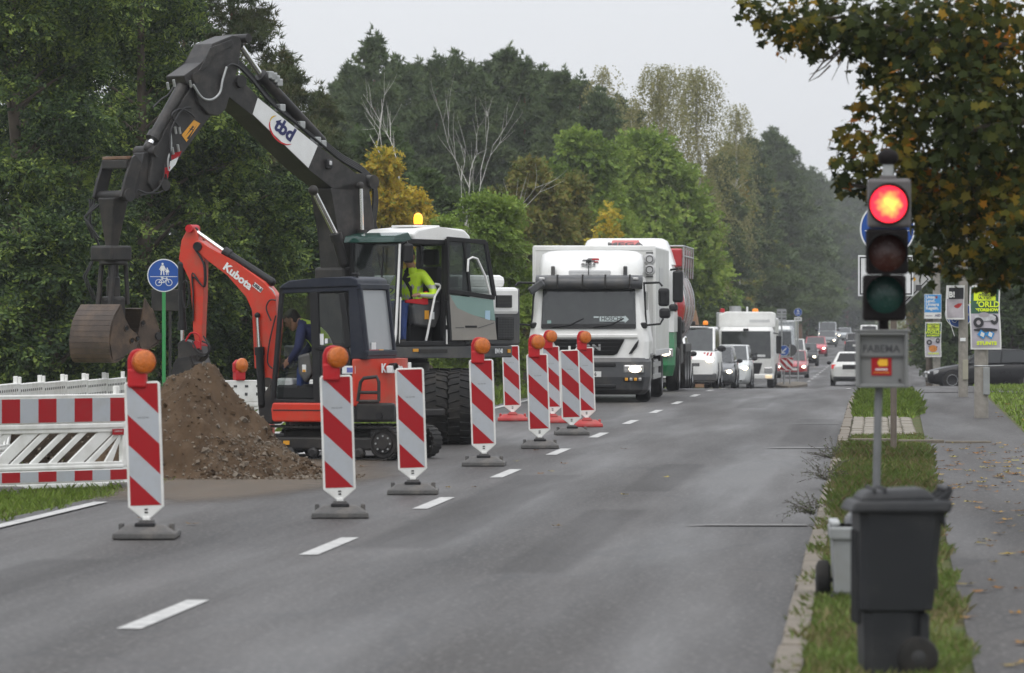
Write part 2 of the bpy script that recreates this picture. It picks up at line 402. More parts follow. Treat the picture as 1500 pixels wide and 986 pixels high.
def soilgrass(greens, browns, amt):
    def b(nt, N, L, p):
        o = nd(N, 'ShaderNodeTexCoord').outputs['Object']
        a = nd(N, 'ShaderNodeTexNoise', i_Scale=.9, i_Detail=8, i_Roughness=.65); L.new(o, a.inputs['Vector'])
        f = nd(N, 'ShaderNodeTexNoise', i_Scale=40, i_Detail=4); L.new(o, f.inputs['Vector'])
        c = mixc(N, L, rng(N, L, a.outputs['Fac'], .38, .66, 0, amt), greens, browns)
        c = mixc(N, L, rng(N, L, f.outputs['Fac'], .35, .7, 0, .5), c, (.02, .022, .01))
        L.new(c, p.inputs['Base Color']); p.inputs['Roughness'].default_value = .95; p.inputs['Specular IOR Level'].default_value = .15
        bp = nd(N, 'ShaderNodeBump', i_Strength=.8, i_Distance=.03); L.new(f.outputs['Fac'], bp.inputs['Height']); L.new(bp.outputs[0], p.inputs['Normal'])
    return b
M_ground = surf('grassy_soil', soilgrass((.085, .115, .035), (.15, .115, .065), .8))
M_leafsoil = surf('woodland_floor', soilgrass((.028, .034, .013), (.06, .042, .024), 1.0))

def kerb_s(d): return 3.72 - .0045*(d - 28) if d < 100 else 3.40
def ground_z(s, d):
    if -3.6 < s < kerb_s(d) + .04: return -.08
    if s > 0: return .055
    # left: small bank falling away to the wood
    t = min(1, max(0, (-s - 3.6)/3.0)); return -.012 - .10*t
sheet('ground', M_ground, [-900, -200, -60, -25, -14, -9, -7, -5.5, -4.4, -3.62, -3.58, lambda d: kerb_s(d)+.02, lambda d: kerb_s(d)+.06, 4.6, 6.2, 8, 12, 25, 60, 200, 900],
      [-60, 0] + DS + [1300, 2500], ground_z)
sheet('road', M_road, [-3.42, -2.5, -1.2, 0, 1.2, 2.5, lambda d: kerb_s(d) + .03], DS, lambda s, d: 0.012 - .0025*abs(s))
sheet('footpath', M_path, [4.72, 5.4, lambda d: 6.15 if d < 112 else 6.4], DS, lambda s, d: .075)
# old paved side path that leaves to the right, and the side street of the waiting dark car
def quad_sheet(name, m, s0, s1, d0, d1, dz, n=8):
    return sheet(name, m, [s0 + (s1 - s0)*i/4 for i in range(5)], [d0 + (d1 - d0)*i/n for i in range(n+1)], lambda s, d: dz)
quad_sheet('side_path', M_path, 6.1, 14, 52.5, 68, .071)
quad_sheet('side_street', M_road, 3.3, 60, 176, 194, .078)
quad_sheet('side_apron', M_path, 4.6, 9.5, 112, 119, .086)
# painted markings
M_line = mat('road_paint', (.46, .455, .44), .6, var=.12, scale=9, dirt=(.16, .16, .16), dirt_amt=.75, dscale=7)
mb = MB()
def stripe(mb, s0, s1, d0, d1, dz=.018):
    n = max(1, int((d1 - d0)/3))
    for i in range(n):
        a = d0 + (d1 - d0)*i/n; b = d0 + (d1 - d0)*(i+1)/n
        mb.poly([(xc(a)+s0, a, gz(a)+dz), (xc(a)+s1, a, gz(a)+dz), (xc(b)+s1, b, gz(b)+dz), (xc(b)+s0, b, gz(b)+dz)], M_line)
k = 0; d = 29.55
while d < 560:
    if not 222 < d < 246: stripe(mb, -.07 + .02, .07 + .02, d, d + 2.95)
    d += 9.0
structure(mb.build('centre_line'))
mb = MB(); stripe(mb, -3.2, -3.07, 20, 49.3); structure(mb.build('edge_line'))
mb = MB(); stripe(mb, -3.2, -3.07, 66, 215); structure(mb.build('edge_line'))
mb = MB(); stripe(mb, 3.1, 3.2, 126, 600); structure(mb.build('edge_line'))
mb = MB()
for dd in (43.9, 68.9, 84): 
    a, b = 2.55, kerb_s(dd) - .05
    mb.poly([(xc(dd)+a, dd, .0155), (xc(dd)+b, dd, .0155), (xc(dd)+b, dd+.28, .0155), (xc(dd)+a+.25, dd+.28, .0155)], mat('joint_sealant', (.16,.155,.15), .7, var=.3, scale=10))
structure(mb.build('road_joint'))
# sandy smear on the road in front of the heap
def smear(nt, N, L, p):
    o = nd(N, 'ShaderNodeTexCoord').outputs['Object']
    a = nd(N, 'ShaderNodeTexNoise', i_Scale=3.2, i_Detail=9, i_Roughness=.7); L.new(o, a.inputs['Vector'])
    L.new(mixc(N, L, rng(N, L, a.outputs['Fac'], .4, .6, 0, 1), (.15, .105, .065), (.10, .078, .055)), p.inputs['Base Color'])
    p.inputs['Roughness'].default_value = .8
    g = nd(N, 'ShaderNodeUVMap', uv_map='edge').outputs[0]; sx = nd(N, 'ShaderNodeSeparateXYZ'); L.new(g, sx.inputs[0])
    m1 = nd(N, 'ShaderNodeMath', operation='ADD'); L.new(sx.outputs[0], m1.inputs[0]); L.new(rng(N, L, a.outputs['Fac'], .3, .7, -.35, .35), m1.inputs[1])
    L.new(rng(N, L, m1.outputs[0], .25, .75, 0, .62), p.inputs['Alpha'])
def smear_sheet(name, pts, c, m):
    cx, cy = c; n = len(pts); vs = [(cx, cy, .019)]
    for t in (.5, 1.0): vs += [(cx + (x-cx)*t, cy + (y-cy)*t, .019) for x, y in pts]
    fs = [(0, 1+i, 1+(i+1)%n) for i in range(n)] + [(1+i, 1+n+i, 1+n+(i+1)%n, 1+(i+1)%n) for i in range(n)]
    me = bpy.data.meshes.new(name); me.from_pydata(vs, [], fs); me.materials.append(m); u = me.uv_layers.new(name='edge')
    for lo in me.loops: u.data[lo.index].uv = (1.0 if lo.vertex_index <= n else 0.0, 0)
    o = bpy.data.objects.new(name, me); COL.objects.link(o); structure(o)
M_smear = surf('sand_on_road', smear)
g = [ground_at(px, py) for px, py in [(90,742),(250,752),(400,738),(520,722),(640,700),(600,668),(430,660),(250,680),(120,690)]]
smear_sheet('sand_smear', [(p.x, p.y) for p in g], (ground_at(330, 705).x, ground_at(330, 705).y), M_smear)

# kerb stones
M_kerb = mat('kerb_concrete', (.165, .14, .11), .9, var=.3, scale=9, bump=.5, bscale=50, dirt=(.11, .10, .075), dirt_amt=.7, dscale=2)
mb = MB(); d = 14.0; rk = random.Random(3)
while d < 108:
    a = d + .006; b = d + .994; j = rk.uniform(-.012, .012); t = rk.uniform(-.008, .008)
    x0 = xc(a) + kerb_s(a) + j; x1 = xc(b) + kerb_s(b) + j
    vs = [(x0, a, -.05), (x0+.15, a, -.05), (x1+.15, b, -.05), (x1, b, -.05), (x0+.015, a, .095+t), (x0+.15, a, .095+t), (x1+.15, b, .095+t), (x1+.015, b, .095+t)]
    mb.hexa(vs, M_kerb, .012); d += 1.0
# cross kerb where the older footpath starts
for i in range(3):
    x0 = xc(69.3) + 3.72 + i*.62
    mb.box(x0, x0+.6, 69.0, 69.15, -.02, .135 - .016*i, M_kerb, .012)
structure(mb.build('kerb'))
# small granite setts in the verge
mb = MB(); M_sett = mat('granite_setts', (.23, .205, .17), .8, var=.25, scale=5, bump=.3, dirt=(.13, .12, .08), dirt_amt=.6)
for i in range(44):
    dd = 73 + i*.31
    for j in range(5):
        s = kerb_s(dd) + .18 + j*.19 + rk.uniform(-.01, .01)
        mb.box(xc(dd)+s, xc(dd)+s+.165, dd, dd+.26, 0, .075 + rk.uniform(0, .02), M_sett, .02)
structure(mb.build('sett_paving'))
# traffic island kerb in the hollow
mb = MB(); pts = []
for i in range(20):
    a = 2*math.pi*i/20; dd = 238 + 7*math.sin(a); pts.append((xc(dd) - .5 + .75*math.cos(a), dd))
z0 = gz(238); mb.prism(pts, 'xy', z0 - .05, z0 + .13, M_kerb, .03); structure(mb.build('traffic_island_kerb'))

# ---------------------------------------------------------------- grass and litter
def leafmat(name, cols, trans=.25, rough=.6, spec=.12):
    m = bpy.data.materials.new(name); m.use_nodes = True
    N = m.node_tree.nodes; L = m.node_tree.links; p = N['Principled BSDF']
    a = nd(N, 'ShaderNodeAttribute', attribute_name='tint')
    cr = N.new('ShaderNodeValToRGB'); e = cr.color_ramp.elements
    n = len(cols)
    e[0].position = 0; e[0].color = (*cols[0], 1); e[1].position = 1; e[1].color = (*cols[-1], 1)
    for i in range(1, n-1): q = e.new(i/(n-1)); q.color = (*cols[i], 1)
    L.new(a.outputs['Fac'], cr.inputs[0]); L.new(cr.outputs[0], p.inputs['Base Color'])
    p.inputs['Roughness'].default_value = rough; p.inputs['Specular IOR Level'].default_value = spec
    t = nd(N, 'ShaderNodeBsdfTranslucent'); L.new(cr.outputs[0], t.inputs[0])
    x = nd(N, 'ShaderNodeMixShader'); x.inputs[0].default_value = trans
    L.new(p.outputs[0], x.inputs[1]); L.new(t.outputs[0], x.inputs[2]); L.new(x.outputs[0], N['Material Output'].inputs[0])
    return m
def npmesh(name, V, nv, tint, m):
    """V (n,nv,3) separate n-gons with a per-face tint"""
    n = V.shape[0]; me = bpy.data.meshes.new(name)
    me.vertices.add(n*nv); me.vertices.foreach_set('co', V.astype(np.float32).ravel())
    me.loops.add(n*nv); me.loops.foreach_set('vertex_index', np.arange(n*nv, dtype=np.int32))
    me.polygons.add(n); me.polygons.foreach_set('loop_start', np.arange(0, n*nv, nv, dtype=np.int32))
    try: me.polygons.foreach_set('loop_total', np.full(n, nv, dtype=np.int32))
    except Exception: pass
    at_ = me.attributes.new('tint', 'FLOAT', 'FACE'); at_.data.foreach_set('value', np.clip(tint, 0, 1).astype(np.float32))
    me.materials.append(m); me.update(calc_edges=True); me.validate()
    return me
RG = np.random.default_rng(11)
def vnoise(x, y, f, seed=0):
    return np.array([mnoise.noise((a*f + seed, b*f, seed*.7)) for a, b in zip(x, y)])
def grass(name, n, sfun, d0, d1, zoff, hmin, hmax, m, wid=.006, clump=.6, dpow=1.0):
    d = d0 + (d1 - d0)*RG.random(n)**dpow; lo, hi = sfun(d); s = lo + (hi - lo)*RG.random(n)
    x = .0735*d - 4.35 + s; z = np.array([gz(q) for q in d]) + zoff
    nz_ = vnoise(x, d, clump, 3)
    keep = nz_ > -.35 + .3*RG.random(n) - .15
    x, d, z, nz_ = x[keep], d[keep], z[keep], nz_[keep]; n = len(x)
    h = (hmin + (hmax - hmin)*RG.random(n)**2)*(.75 + .7*np.clip(nz_ + .3, 0, 1))
    a = RG.random(n)*2*np.pi; lean = h*(.25 + .7*RG.random(n))
    base = np.stack([x, d, z], 1); side = np.stack([np.cos(a+1.57), np.sin(a+1.57), 0*a], 1)*(wid*(.7 + .8*RG.random(n)))[:, None]
    tip = base + np.stack([np.cos(a)*lean, np.sin(a)*lean, h*.95], 1)
    mid = base + np.stack([np.cos(a)*lean*.35, np.sin(a)*lean*.35, h*.6], 1)
    V = np.stack([base - side, base + side, mid + side*.8, tip, mid - side*.8], 1)
    tint = .45 + .5*vnoise(x, d, .9, 9) + .28*RG.standard_normal(n)
    o = bpy.data.objects.new(name, npmesh(name, V, 5, tint, m)); COL.objects.link(o)
    return o
M_grass = leafmat('verge_grass', [(.30, .25, .13), (.24, .24, .09), (.17, .23, .06), (.19, .27, .07), (.23, .31, .08)], .3, .6, .2)
M_grass2 = leafmat('meadow_grass', [(.15, .19, .045), (.18, .27, .05), (.23, .33, .06), (.28, .36, .08)], .3, .6, .2)
tag(grass('verge_grass', 60000, lambda d: (np.vectorize(kerb_s)(d) + .08 + .07*np.sin(d*2.3)*np.sin(d*.9), 4.70 + .06*np.sin(d*1.7) + 0*d), 20, 69, .055, .02, .085, M_grass, .004),
    'short worn green and brown grass on the narrow verge behind the kerb', 'grass', kind='stuff')
tag(grass('tall_grass', 16000, lambda d: (np.vectorize(kerb_s)(d) + .1, 4.75 + 0*d), 44, 66, .055, .04, .15, M_grass, .003),
    'tall unmown grass along the kerb behind the grey box', 'grass', kind='stuff')
tag(grass('kerb_grass', 16000, lambda d: (np.vectorize(kerb_s)(d) + .16, 4.72 + .1*np.sin(d) + 0*d), 86, 113, .06, .04, .17, M_grass2, .006),
    'bright green grass on the verge beyond the sett paving', 'grass', kind='stuff')
tag(grass('bank_grass', 26000, lambda d: (-6.5 + 0*d, -3.33 + .06*np.sin(d*2) + 0*d), 40, 58, -.03, .03, .12, M_grass2, .0045),
    'fresh green grass along the left edge line by the barrier', 'grass', kind='stuff')
tag(grass('roadside_grass', 30000, lambda d: (-8 + 0*d, -3.4 + 0*d), 58, 190, -.06, .06, .22, M_grass2, .010),
    'green grass on the bank behind the excavators', 'grass', kind='stuff')
tag(grass('lawn_grass', 26000, lambda d: (6.2 + 0*d, 12 + 0*d), 69, 130, .06, .03, .11, M_grass2, .011),
    'mown yellow green lawn right of the footpath', 'grass', kind='stuff')
tag(grass('strip_grass', 5000, lambda d: (np.vectorize(kerb_s)(d) + .2, 4.75 + .1*np.sin(d) + 0*d), 69.3, 73.2, .055, .02, .07, M_grass, .004),
    'low dry grass strip between the cross kerb and the granite setts', 'grass', kind='stuff')
# spindly dark weeds leaning out over the kerb
M_weed = leafmat('dry_weed', [(.09, .075, .07), (.12, .10, .09), (.10, .12, .06), (.13, .15, .075)], .2)
def weed(px, py, r, seed, label):
    g = ground_at(px, py); rgn = np.random.default_rng(seed); V = []; T = []
    for k in range(34):
        a = rgn.uniform(0, 2*np.pi); L_ = r*rgn.uniform(.5, 1.1); p = np.array([0, 0, .02]); dv = np.array([np.cos(a)*.8 - .35, np.sin(a)*.6, rgn.uniform(.25, 1.0)]); dv /= np.linalg.norm(dv)
        for q in range(7):
            p2 = p + dv*L_/7; dv = dv + np.array([0, 0, -.10]) + rgn.normal(0, .12, 3); dv /= np.linalg.norm(dv)
            sd = np.cross(dv, rgn.normal(0, 1, 3)); sd = sd/np.linalg.norm(sd)*.0022
            V.append([p - sd, p + sd, p2 + sd, p2 - sd]); T.append(rgn.uniform(0, .5))
            for z in range(2):
                lv = rgn.normal(0, 1, 3); lv /= np.linalg.norm(lv); l2 = np.cross(lv, dv); l2 = l2/np.linalg.norm(l2)*.006; s_ = rgn.uniform(.012, .03)
                V.append([p2, p2 + lv*s_*.5 + l2, p2 + lv*s_, p2 + lv*s_*.5 - l2]); T.append(rgn.uniform(.2, 1))
            p = p2
    o = bpy.data.objects.new('weed', npmesh('weed', np.array(V), 4, np.array(T), M_weed)); COL.objects.link(o); o.location = (g.x, g.y, .06)
    return tag(o, label, 'weed')
weed(1218, 682, .34, 1, 'spindly dry dark weed overhanging the kerb in front of the cross kerb')
weed(1212, 716, .36, 2, 'spindly dry dark weed at the kerb, middle one of three in the gutter')
weed(1192, 768, .30, 3, 'low bushy grey green weed at the kerb near the grey battery box')

# fallen leaves: one loose litter
def litter(name, pts, m, size):
    V = []; T = []
    for (x, y, z) in pts:
        s = size*RG.uniform(.6, 1.25); a = RG.uniform(0, 6.28); n = 10
        ring = []
        for k in range(n):
            rr = s*(1.0 if k % 2 == 0 else .52)*RG.uniform(.8, 1.1); t = a + 6.283*k/n
            ring.append([x + rr*math.cos(t), y + rr*math.sin(t), z + RG.uniform(.003, .022 if k % 2 == 0 else .01)])
        V.append(ring); T.append(RG.random())
    o = bpy.data.objects.new(name, npmesh(name, np.array(V), 10, np.array(T), m)); COL.objects.link(o); return o
M_fall = leafmat('fallen_leaf', [(.07, .035, .015), (.30, .13, .02), (.42, .24, .03), (.30, .26, .06), (.12, .06, .03)], .15)
pts = []
for i in range(420):
    dd = RG.uniform(50, 69); s = RG.uniform(4.6, 8.5); pts.append((xc(dd)+s, dd, .082))
for i in range(130):
    dd = RG.uniform(24, 52); s = RG.uniform(4.7, 6.6); pts.append((xc(dd)+s, dd, .082))
for i in range(60):
    dd = RG.uniform(69, 100); s = RG.uniform(6.0, 8.5); pts.append((xc(dd)+s, dd, .10))
for i in range(14):
    dd = RG.uniform(30, 70); s = RG.uniform(-3.0, 3.5); pts.append((xc(dd)+s, dd, .02))
tag(litter('fallen_leaves', pts, M_fall, .068), 'yellow and brown autumn leaves scattered over the footpath', 'leaf litter', kind='stuff')
# ================================================================ trees
def unit(a): return a/np.maximum(np.linalg.norm(a, axis=-1, keepdims=True), 1e-9)
def perp(a, rg): return unit(np.cross(a, rg.standard_normal(a.shape)))
def blob_points(blobs, n, rg, shell=.55):
    B = np.array([b[:6] for b in blobs], float); wt = (B[:,3]*B[:,4]*B[:,5])**.75; wt /= wt.sum()
    k = rg.choice(len(B), n, p=wt); u = unit(rg.standard_normal((n, 3)))
    r = shell + (1.06 - shell)*rg.random(n)**.7
    lump = 1 + .18*np.sin(u[:,0]*5 + k*1.7)*np.cos(u[:,1]*4.3 + k) + .14*np.sin(u[:,2]*7 + k*.6)
    return B[k,:3] + u*B[k,3:6]*(r*lump)[:,None], u, k
def leaf_quads(p, ax, sd, ln, wd, fold=0.0):
    return np.stack([p, p + ax*ln*.5 + sd*wd, p + ax*ln, p + ax*ln*.5 - sd*wd], -2)
def crown_sprays(blobs, n, k, leaf, wd, seed, droop=.35, spread=3.2, shell=.5, tvar=.22):
    """broad-leaved sprays: k leaves set along a short twig"""
    rg = np.random.default_rng(seed)
    c, u, b = blob_points(blobs, n, rg, shell)
    ax = unit(u + rg.standard_normal((n,3))*.55 + np.array([0,0,-droop])); sd = perp(ax, rg)
    flat = np.abs(sd[:,2:3]); sd = unit(sd*np.array([1,1,.45]))
    bt = np.random.default_rng(seed+1).random(len(blobs))
    tb = .5 + (bt[b]-.5)*.5 + rg.standard_normal(n)*tvar*.6
    out = []; tint = []
    for i in range(k):
        t = (i//2)/(k/2)*spread*leaf; s = 1 if i % 2 else -1
        p = c + ax*t; d = unit(ax*.55 + sd*s*.9 + rg.standard_normal((n,3))*.22 + np.array([0,0,-.15]))
        w_ = unit(np.cross(d, unit(np.cross(ax, sd) + rg.standard_normal((n,3))*.35)))
        L_ = leaf*(.65 + .6*rg.random((n,1)))
        out.append(leaf_quads(p, d, w_, L_, L_*wd)); tint.append(tb + rg.standard_normal(n)*tvar*.5)
    return np.concatenate(out), np.concatenate(tint)
def crown_pine(tufts, n, seed, nl=.20, k=9, w=.012):
    rg = np.random.default_rng(seed)
    c, u, b = blob_points(tufts, n, rg, .35)
    up = unit(u*.6 + np.array([0,0,.75]) + rg.standard_normal((n,3))*.35)
    bt = rg.random(len(tufts)); tb = .5 + (bt[b]-.5)*.6 + rg.standard_normal(n)*.14
    out = []; tint = []
    for i in range(k):
        d = unit(up + rg.standard_normal((n,3))*.75); s = perp(d, rg); L_ = nl*(.6 + .7*rg.random((n,1)))
        out.append(leaf_quads(c - d*L_*.2, d, s, L_, w)); tint.append(tb + rg.standard_normal(n)*.1)
    return np.concatenate(out), np.concatenate(tint)
def crown_weeping(lines, per, seed, leaf=.06):
    """birch: leaves hung along drooping twigs"""
    rg = np.random.default_rng(seed); L0 = np.array(lines, float); n = len(L0)
    out = []; tint = []; tb = rg.random(n)
    for i in range(per):
        t = (i + rg.random(n))/per; p = L0[:,0]*(1-t)[:,None] + L0[:,1]*t[:,None] + rg.standard_normal((n,3))*.05
        p[:,2] -= 1.0*t*t*np.linalg.norm(L0[:,1]-L0[:,0], axis=1)*.55
        d = unit(rg.standard_normal((n,3)) + np.array([0,0,-1.0])); s = perp(d, rg); l_ = leaf*(.6 + .8*rg.random((n,1)))
        out.append(leaf_quads(p, d, s, l_, l_*.4)); tint.append(tb*.7 + .3*rg.random(n))
    return np.concatenate(out), np.concatenate(tint)

M_bark = mat('bark', (.095, .075, .058), .9, var=.35, scale=5, bump=.6, bscale=18)
M_pinebark = mat('pine_bark', (.17, .092, .055), .9, var=.35, scale=4, bump=.6, bscale=14)
M_birchbark = mat('birch_bark', (.52, .50, .46), .7, var=.25, scale=6, bump=.2, dirt=(.06, .055, .05), dirt_amt=.8, dscale=3)
M_deadbark = mat('dead_birch_bark', (.62, .60, .56), .8, var=.2, scale=6, dirt=(.22, .2, .17), dirt_amt=.5)
M_robinia = leafmat('robinia_leaf', [(.020, .036, .018), (.036, .062, .026), (.058, .094, .032), (.098, .148, .040), (.20, .26, .055)], .25, .55, .12)
M_dense = leafmat('dark_green_leaf', [(.045, .070, .026), (.068, .104, .036), (.10, .145, .045)], .2, .6, .1)
M_bright = leafmat('bright_green_leaf', [(.10, .16, .034), (.165, .25, .045), (.23, .32, .06), (.30, .37, .08)], .3, .6, .1)
M_light = leafmat('light_green_leaf', [(.13, .20, .04), (.20, .29, .055), (.28, .36, .075)], .3, .6, .1)
M_olive = leafmat('olive_brown_leaf', [(.09, .11, .03), (.14, .165, .04), (.21, .17, .042), (.15, .19, .045)], .25, .6, .1)
M_yellow = leafmat('yellow_leaf', [(.20, .22, .04), (.42, .35, .045), (.56, .44, .055), (.48, .31, .035), (.20, .24, .05)], .35, .6, .1)
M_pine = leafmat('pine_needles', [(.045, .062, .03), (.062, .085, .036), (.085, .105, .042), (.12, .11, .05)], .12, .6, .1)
M_hazepine = leafmat('haze_paled_needles', [(.070, .100, .048), (.100, .140, .060), (.14, .18, .075)], .12, .6, .1)  # needles of the far pines, paled so the colour carries part of the haze
M_birch = leafmat('birch_leaf', [(.19, .20, .09), (.25, .25, .11), (.29, .27, .11), (.36, .34, .15)], .3, .6, .1)
M_autumn = leafmat('mixed_autumn_leaf', [(.09, .13, .035), (.15, .18, .045), (.27, .26, .05), (.30, .19, .045)], .3, .6, .1)

def limbs(mb, m, H, r0, blobs, base=(0,0,0), top=.8, n=8, lean=(0,0), fine=0, seed=0):
    rg = random.Random(seed); b = Vector(base)
    tp = b + Vector((lean[0], lean[1], H*top)); pts = []; 
    for i in range(7):
        t = i/6; pts.append(b.lerp(tp, t) + Vector((rg.uniform(-1,1), rg.uniform(-1,1), 0))*.04*H*.3*math.sin(t*3.1))
    mb.tube(pts, [r0*(1.25 - .25*min(1, i*2)) * (1 - .8*i/6) for i in range(7)], m, n)
    for q in sorted(blobs, key=lambda q: q[2])[:40]:
        c = Vector(q[:3]); hz = max(b.z + H*.12, min(c.z - .35*math.hypot(c.x-b.x, c.y-b.y) - .3, b.z + H*top*.95)); t = (hz - b.z)/(H*top)
        s = b.lerp(tp, t); rr = r0*(1 - .8*t)*.42
        md = s.lerp(c, .5) + Vector((rg.uniform(-.1,.1), rg.uniform(-.1,.1), .12*(c-s).length))
        mb.tube([s, md, c], [rr, rr*.6, rr*.2], m, 5)
        for k in range(fine):
            e = c + Vector((rg.uniform(-1,1)*q[3], rg.uniform(-1,1)*q[4], rg.uniform(-.4,1)*q[5]))*.9
            mb.tube([md.lerp(c, rg.random()), md.lerp(e, .6) + Vector((0,0,.05)), e], [rr*.3, rr*.18, rr*.06], m, 4)
def rblobs(H, R_, n, seed, z0=.25, rr=(.26, .42), flat=.8, pw=1.0, taper=.5):
    """uneven broad crown: n clumps in an ellipsoidal body"""
    rg = random.Random(seed); out = []
    for i in range(n):
        a = rg.random()*6.283; t = (i + rg.random())/n; z = H*(z0 + (1 - z0)*t)
        prof = math.sin(math.pi*min(1, max(0, (t*.92 + .08)**pw)))**.6 * (1 - taper*max(0, t - .6))
        q = R_*prof*rg.random()**.45*.8; r = R_*rg.uniform(*rr)
        out.append((q*math.cos(a), q*math.sin(a), min(z, H - r*flat*.9), r, r, r*flat))
    return out
def tree(name, label, cat, loc, crown, tint_mat, trunkmb, group=None, rz=0.0, sc=1.0, cname='crown'):
    t = thing(name, label, cat, loc, rz, group); t.scale = (sc, sc, sc)
    trunkmb.build('trunk', t)
    o = bpy.data.objects.new(cname, npmesh(cname, crown[0], 4, crown[1], tint_mat)); COL.objects.link(o); o.parent = t
    return t
def recopy(src, loc, rz, sc, label=None, szs=None):
    c = copy_tree(src); c.location = loc; c.rotation_euler = (0, 0, rz); c.scale = szs or (sc, sc, sc)
    if label: c['label'] = label
    return c

# ---- left: the leafy roadside wall (false acacias) ----
def robinia(seed, H, R_, n, label, loc, sprays=9000, z0=.05, leaf=.075):
    bl = rblobs(H, R_, int(n*2.0), seed, z0, (.14, .27), .40, 1.0, .3); tb = MB(); limbs(tb, M_bark, H, .17, bl, top=.85, seed=seed, fine=2)
    cr = crown_sprays(bl, int(sprays*.72), 13, leaf*1.28, .25, seed, .45, 4.6, .45, .42)
    return tree('acacia_tree', label, 'tree', loc, cr, M_robinia, tb, 'leafy trees on the left bank')
def pxx(px, d): return (px - CPX)/FPX*d
def fd(px, d, off=5.5):
    """distance at which a tree seen there stands clear of the road on its left side"""
    if px > 1198: return 735 + (px*37 + d*13) % 110
    return max(d, (4.35 + off)/(.0735 - (px - CPX)/FPX))
robinia(1, 11.5, 2.3, 34, 'leafy green tree at the left edge behind the grab bucket', (pxx(20, 92), 92, -.2), 11000)
robinia(2, 11.0, 2.4, 34, 'tall leafy green tree right behind the charcoal excavator arm', (pxx(205, 97), 97, -.2), 12000)
robinia(3, 6.3, 1.7, 22, 'lower leafy tree behind the red mini excavator boom', (pxx(345, 99), 99, -.2), 8000)
robinia(5, 9.5, 2.2, 26, 'leafy tree filling the gap behind the blue footpath sign', (pxx(120, 106), 106, -.3), 9000)
robinia(6, 4.6, 1.5, 18, 'low leafy shrub tree behind the mini excavator cab', (pxx(445, 104), 104, -.2), 7000)
robinia(7, 3.4, 1.5, 16, 'low pale green spray bush by the white back barriers', (pxx(70, 86), 86, -.2), 5500)
# deeper backing trees of the same wall
robinia(8, 11.0, 2.8, 22, 'dark leafy tree deep in the wood behind the left edge tree', (pxx(-40, 116), 116, -.3), 7000, leaf=.10)
robinia(9, 10.5, 2.8, 22, 'dark leafy tree deep in the wood between the two tall leafy trees', (pxx(200, 119), 119, -.3), 7000, leaf=.10)

# ---- pines ----
def pine_blobs(H, R_, n, seed, z0=.35, top=.12):
    rg = random.Random(seed); out = []
    for i in range(n):
        t = (i + rg.random()*.8)/n; z = H*(z0 + (1-z0)*t); a = i*2.4 + rg.uniform(-.5,.5)
        q = R_*(1 - t)**.75*rg.uniform(.35, 1) + .05; r = R_*rg.uniform(.18, .32)*(1 - .5*t)
        out.append((q*math.cos(a), q*math.sin(a), z - r*.2, r*1.25, r*1.25, r*.55))
    out.append((0, 0, H - .25*R_*top*4, R_*.09, R_*.09, R_*top*2.4)); return out
def make_pine(seed, H, R_, n, tufts, label, loc, group, m=None, nl=.22, k=9, z0=.3, w=.014):
    bl = pine_blobs(H, R_, n, seed, z0); tb = MB(); limbs(tb, M_pinebark, H, .16, bl, top=.97, seed=seed)
    return tree('pine_tree', label, 'pine', loc, crown_pine(bl, tufts, seed, nl, k, w), m or M_pine, tb, group)
G1 = 'pines behind the leafy left trees'
make_pine(21, 11.8, 2.4, 62, 7500, 'tall dark pine rising out of the top edge beside the leafy trees', (pxx(345, 122), 122, -.4), G1)
make_pine(22, 8.6, 2.0, 56, 6500, 'pointed dark pine right of the highest boom end of the excavator', (pxx(418, 132), 132, -.5), G1)
make_pine(23, 8.0, 2.0, 52, 6000, 'dark pine with broken outline above the excavator main boom', (pxx(468, 138), 138, -.5), G1)
make_pine(24, 11.5, 2.2, 50, 6000, 'dark pine half hidden behind the tallest leafy tree', (pxx(270, 130), 130, -.4), G1)

# ---- the far wood: three pine kinds, one shared crown each, copied ----
G2 = 'dark pines of the far wood'
proto = [make_pine(31, 15.0, 2.9, 64, 5200, 'dark hazy pine in the dense far wood behind the bare birch', (pxx(548, 226), 226, gz(226)), G2, M_hazepine, .36, 8, .22, .035),
         make_pine(32, 14.0, 3.3, 58, 5200, 'dark hazy pine in the dense far wood behind the bare birch', (pxx(700, 238), 238, gz(238)), G2, M_hazepine, .38, 8, .25, .036),
         make_pine(33, 15.5, 2.6, 66, 5000, 'dark hazy pine in the dense far wood behind the bare birch', (pxx(742, 244), 244, gz(244)), G2, M_hazepine, .36, 8, .20, .035)]
rt = random.Random(5)
def hz(ytop, d, H): return (EYE + (HPY - ytop)/FPX*d - gz(d))/H      # scale so that the tip reaches the line ytop
for i, (px, yt, d) in enumerate([(515,100,232),(582,95,240),(612,96,252),(640,92,236),(668,88,246),(722,92,262),(768,95,240),(795,108,250),(822,108,234),(850,122,256),(878,140,240),
                                 (500,120,262),(560,120,270),(690,110,276),(800,130,280),(755,128,282),(905,150,262),(930,165,285)]):
    H = (15.0, 14.0, 15.5)[i % 3]; k = hz(yt, d, H)
    recopy(proto[i % 3], (pxx(px, d), d, gz(d)), rt.random()*6, k, szs=(k*1.05, k*1.05, k))
G3 = 'dark conifers far down the road'
fp = [copy_tree(p) for p in proto]
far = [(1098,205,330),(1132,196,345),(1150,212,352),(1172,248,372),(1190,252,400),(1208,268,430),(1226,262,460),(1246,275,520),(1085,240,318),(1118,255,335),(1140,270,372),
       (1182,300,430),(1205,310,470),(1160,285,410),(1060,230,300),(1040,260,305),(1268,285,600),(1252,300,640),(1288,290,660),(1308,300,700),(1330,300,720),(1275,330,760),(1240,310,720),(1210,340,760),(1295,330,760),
       (1350,290,640),(1100,300,420),(1130,330,460),(1165,340,500),(1190,360,560),(1215,370,640),(1236,390,700)]
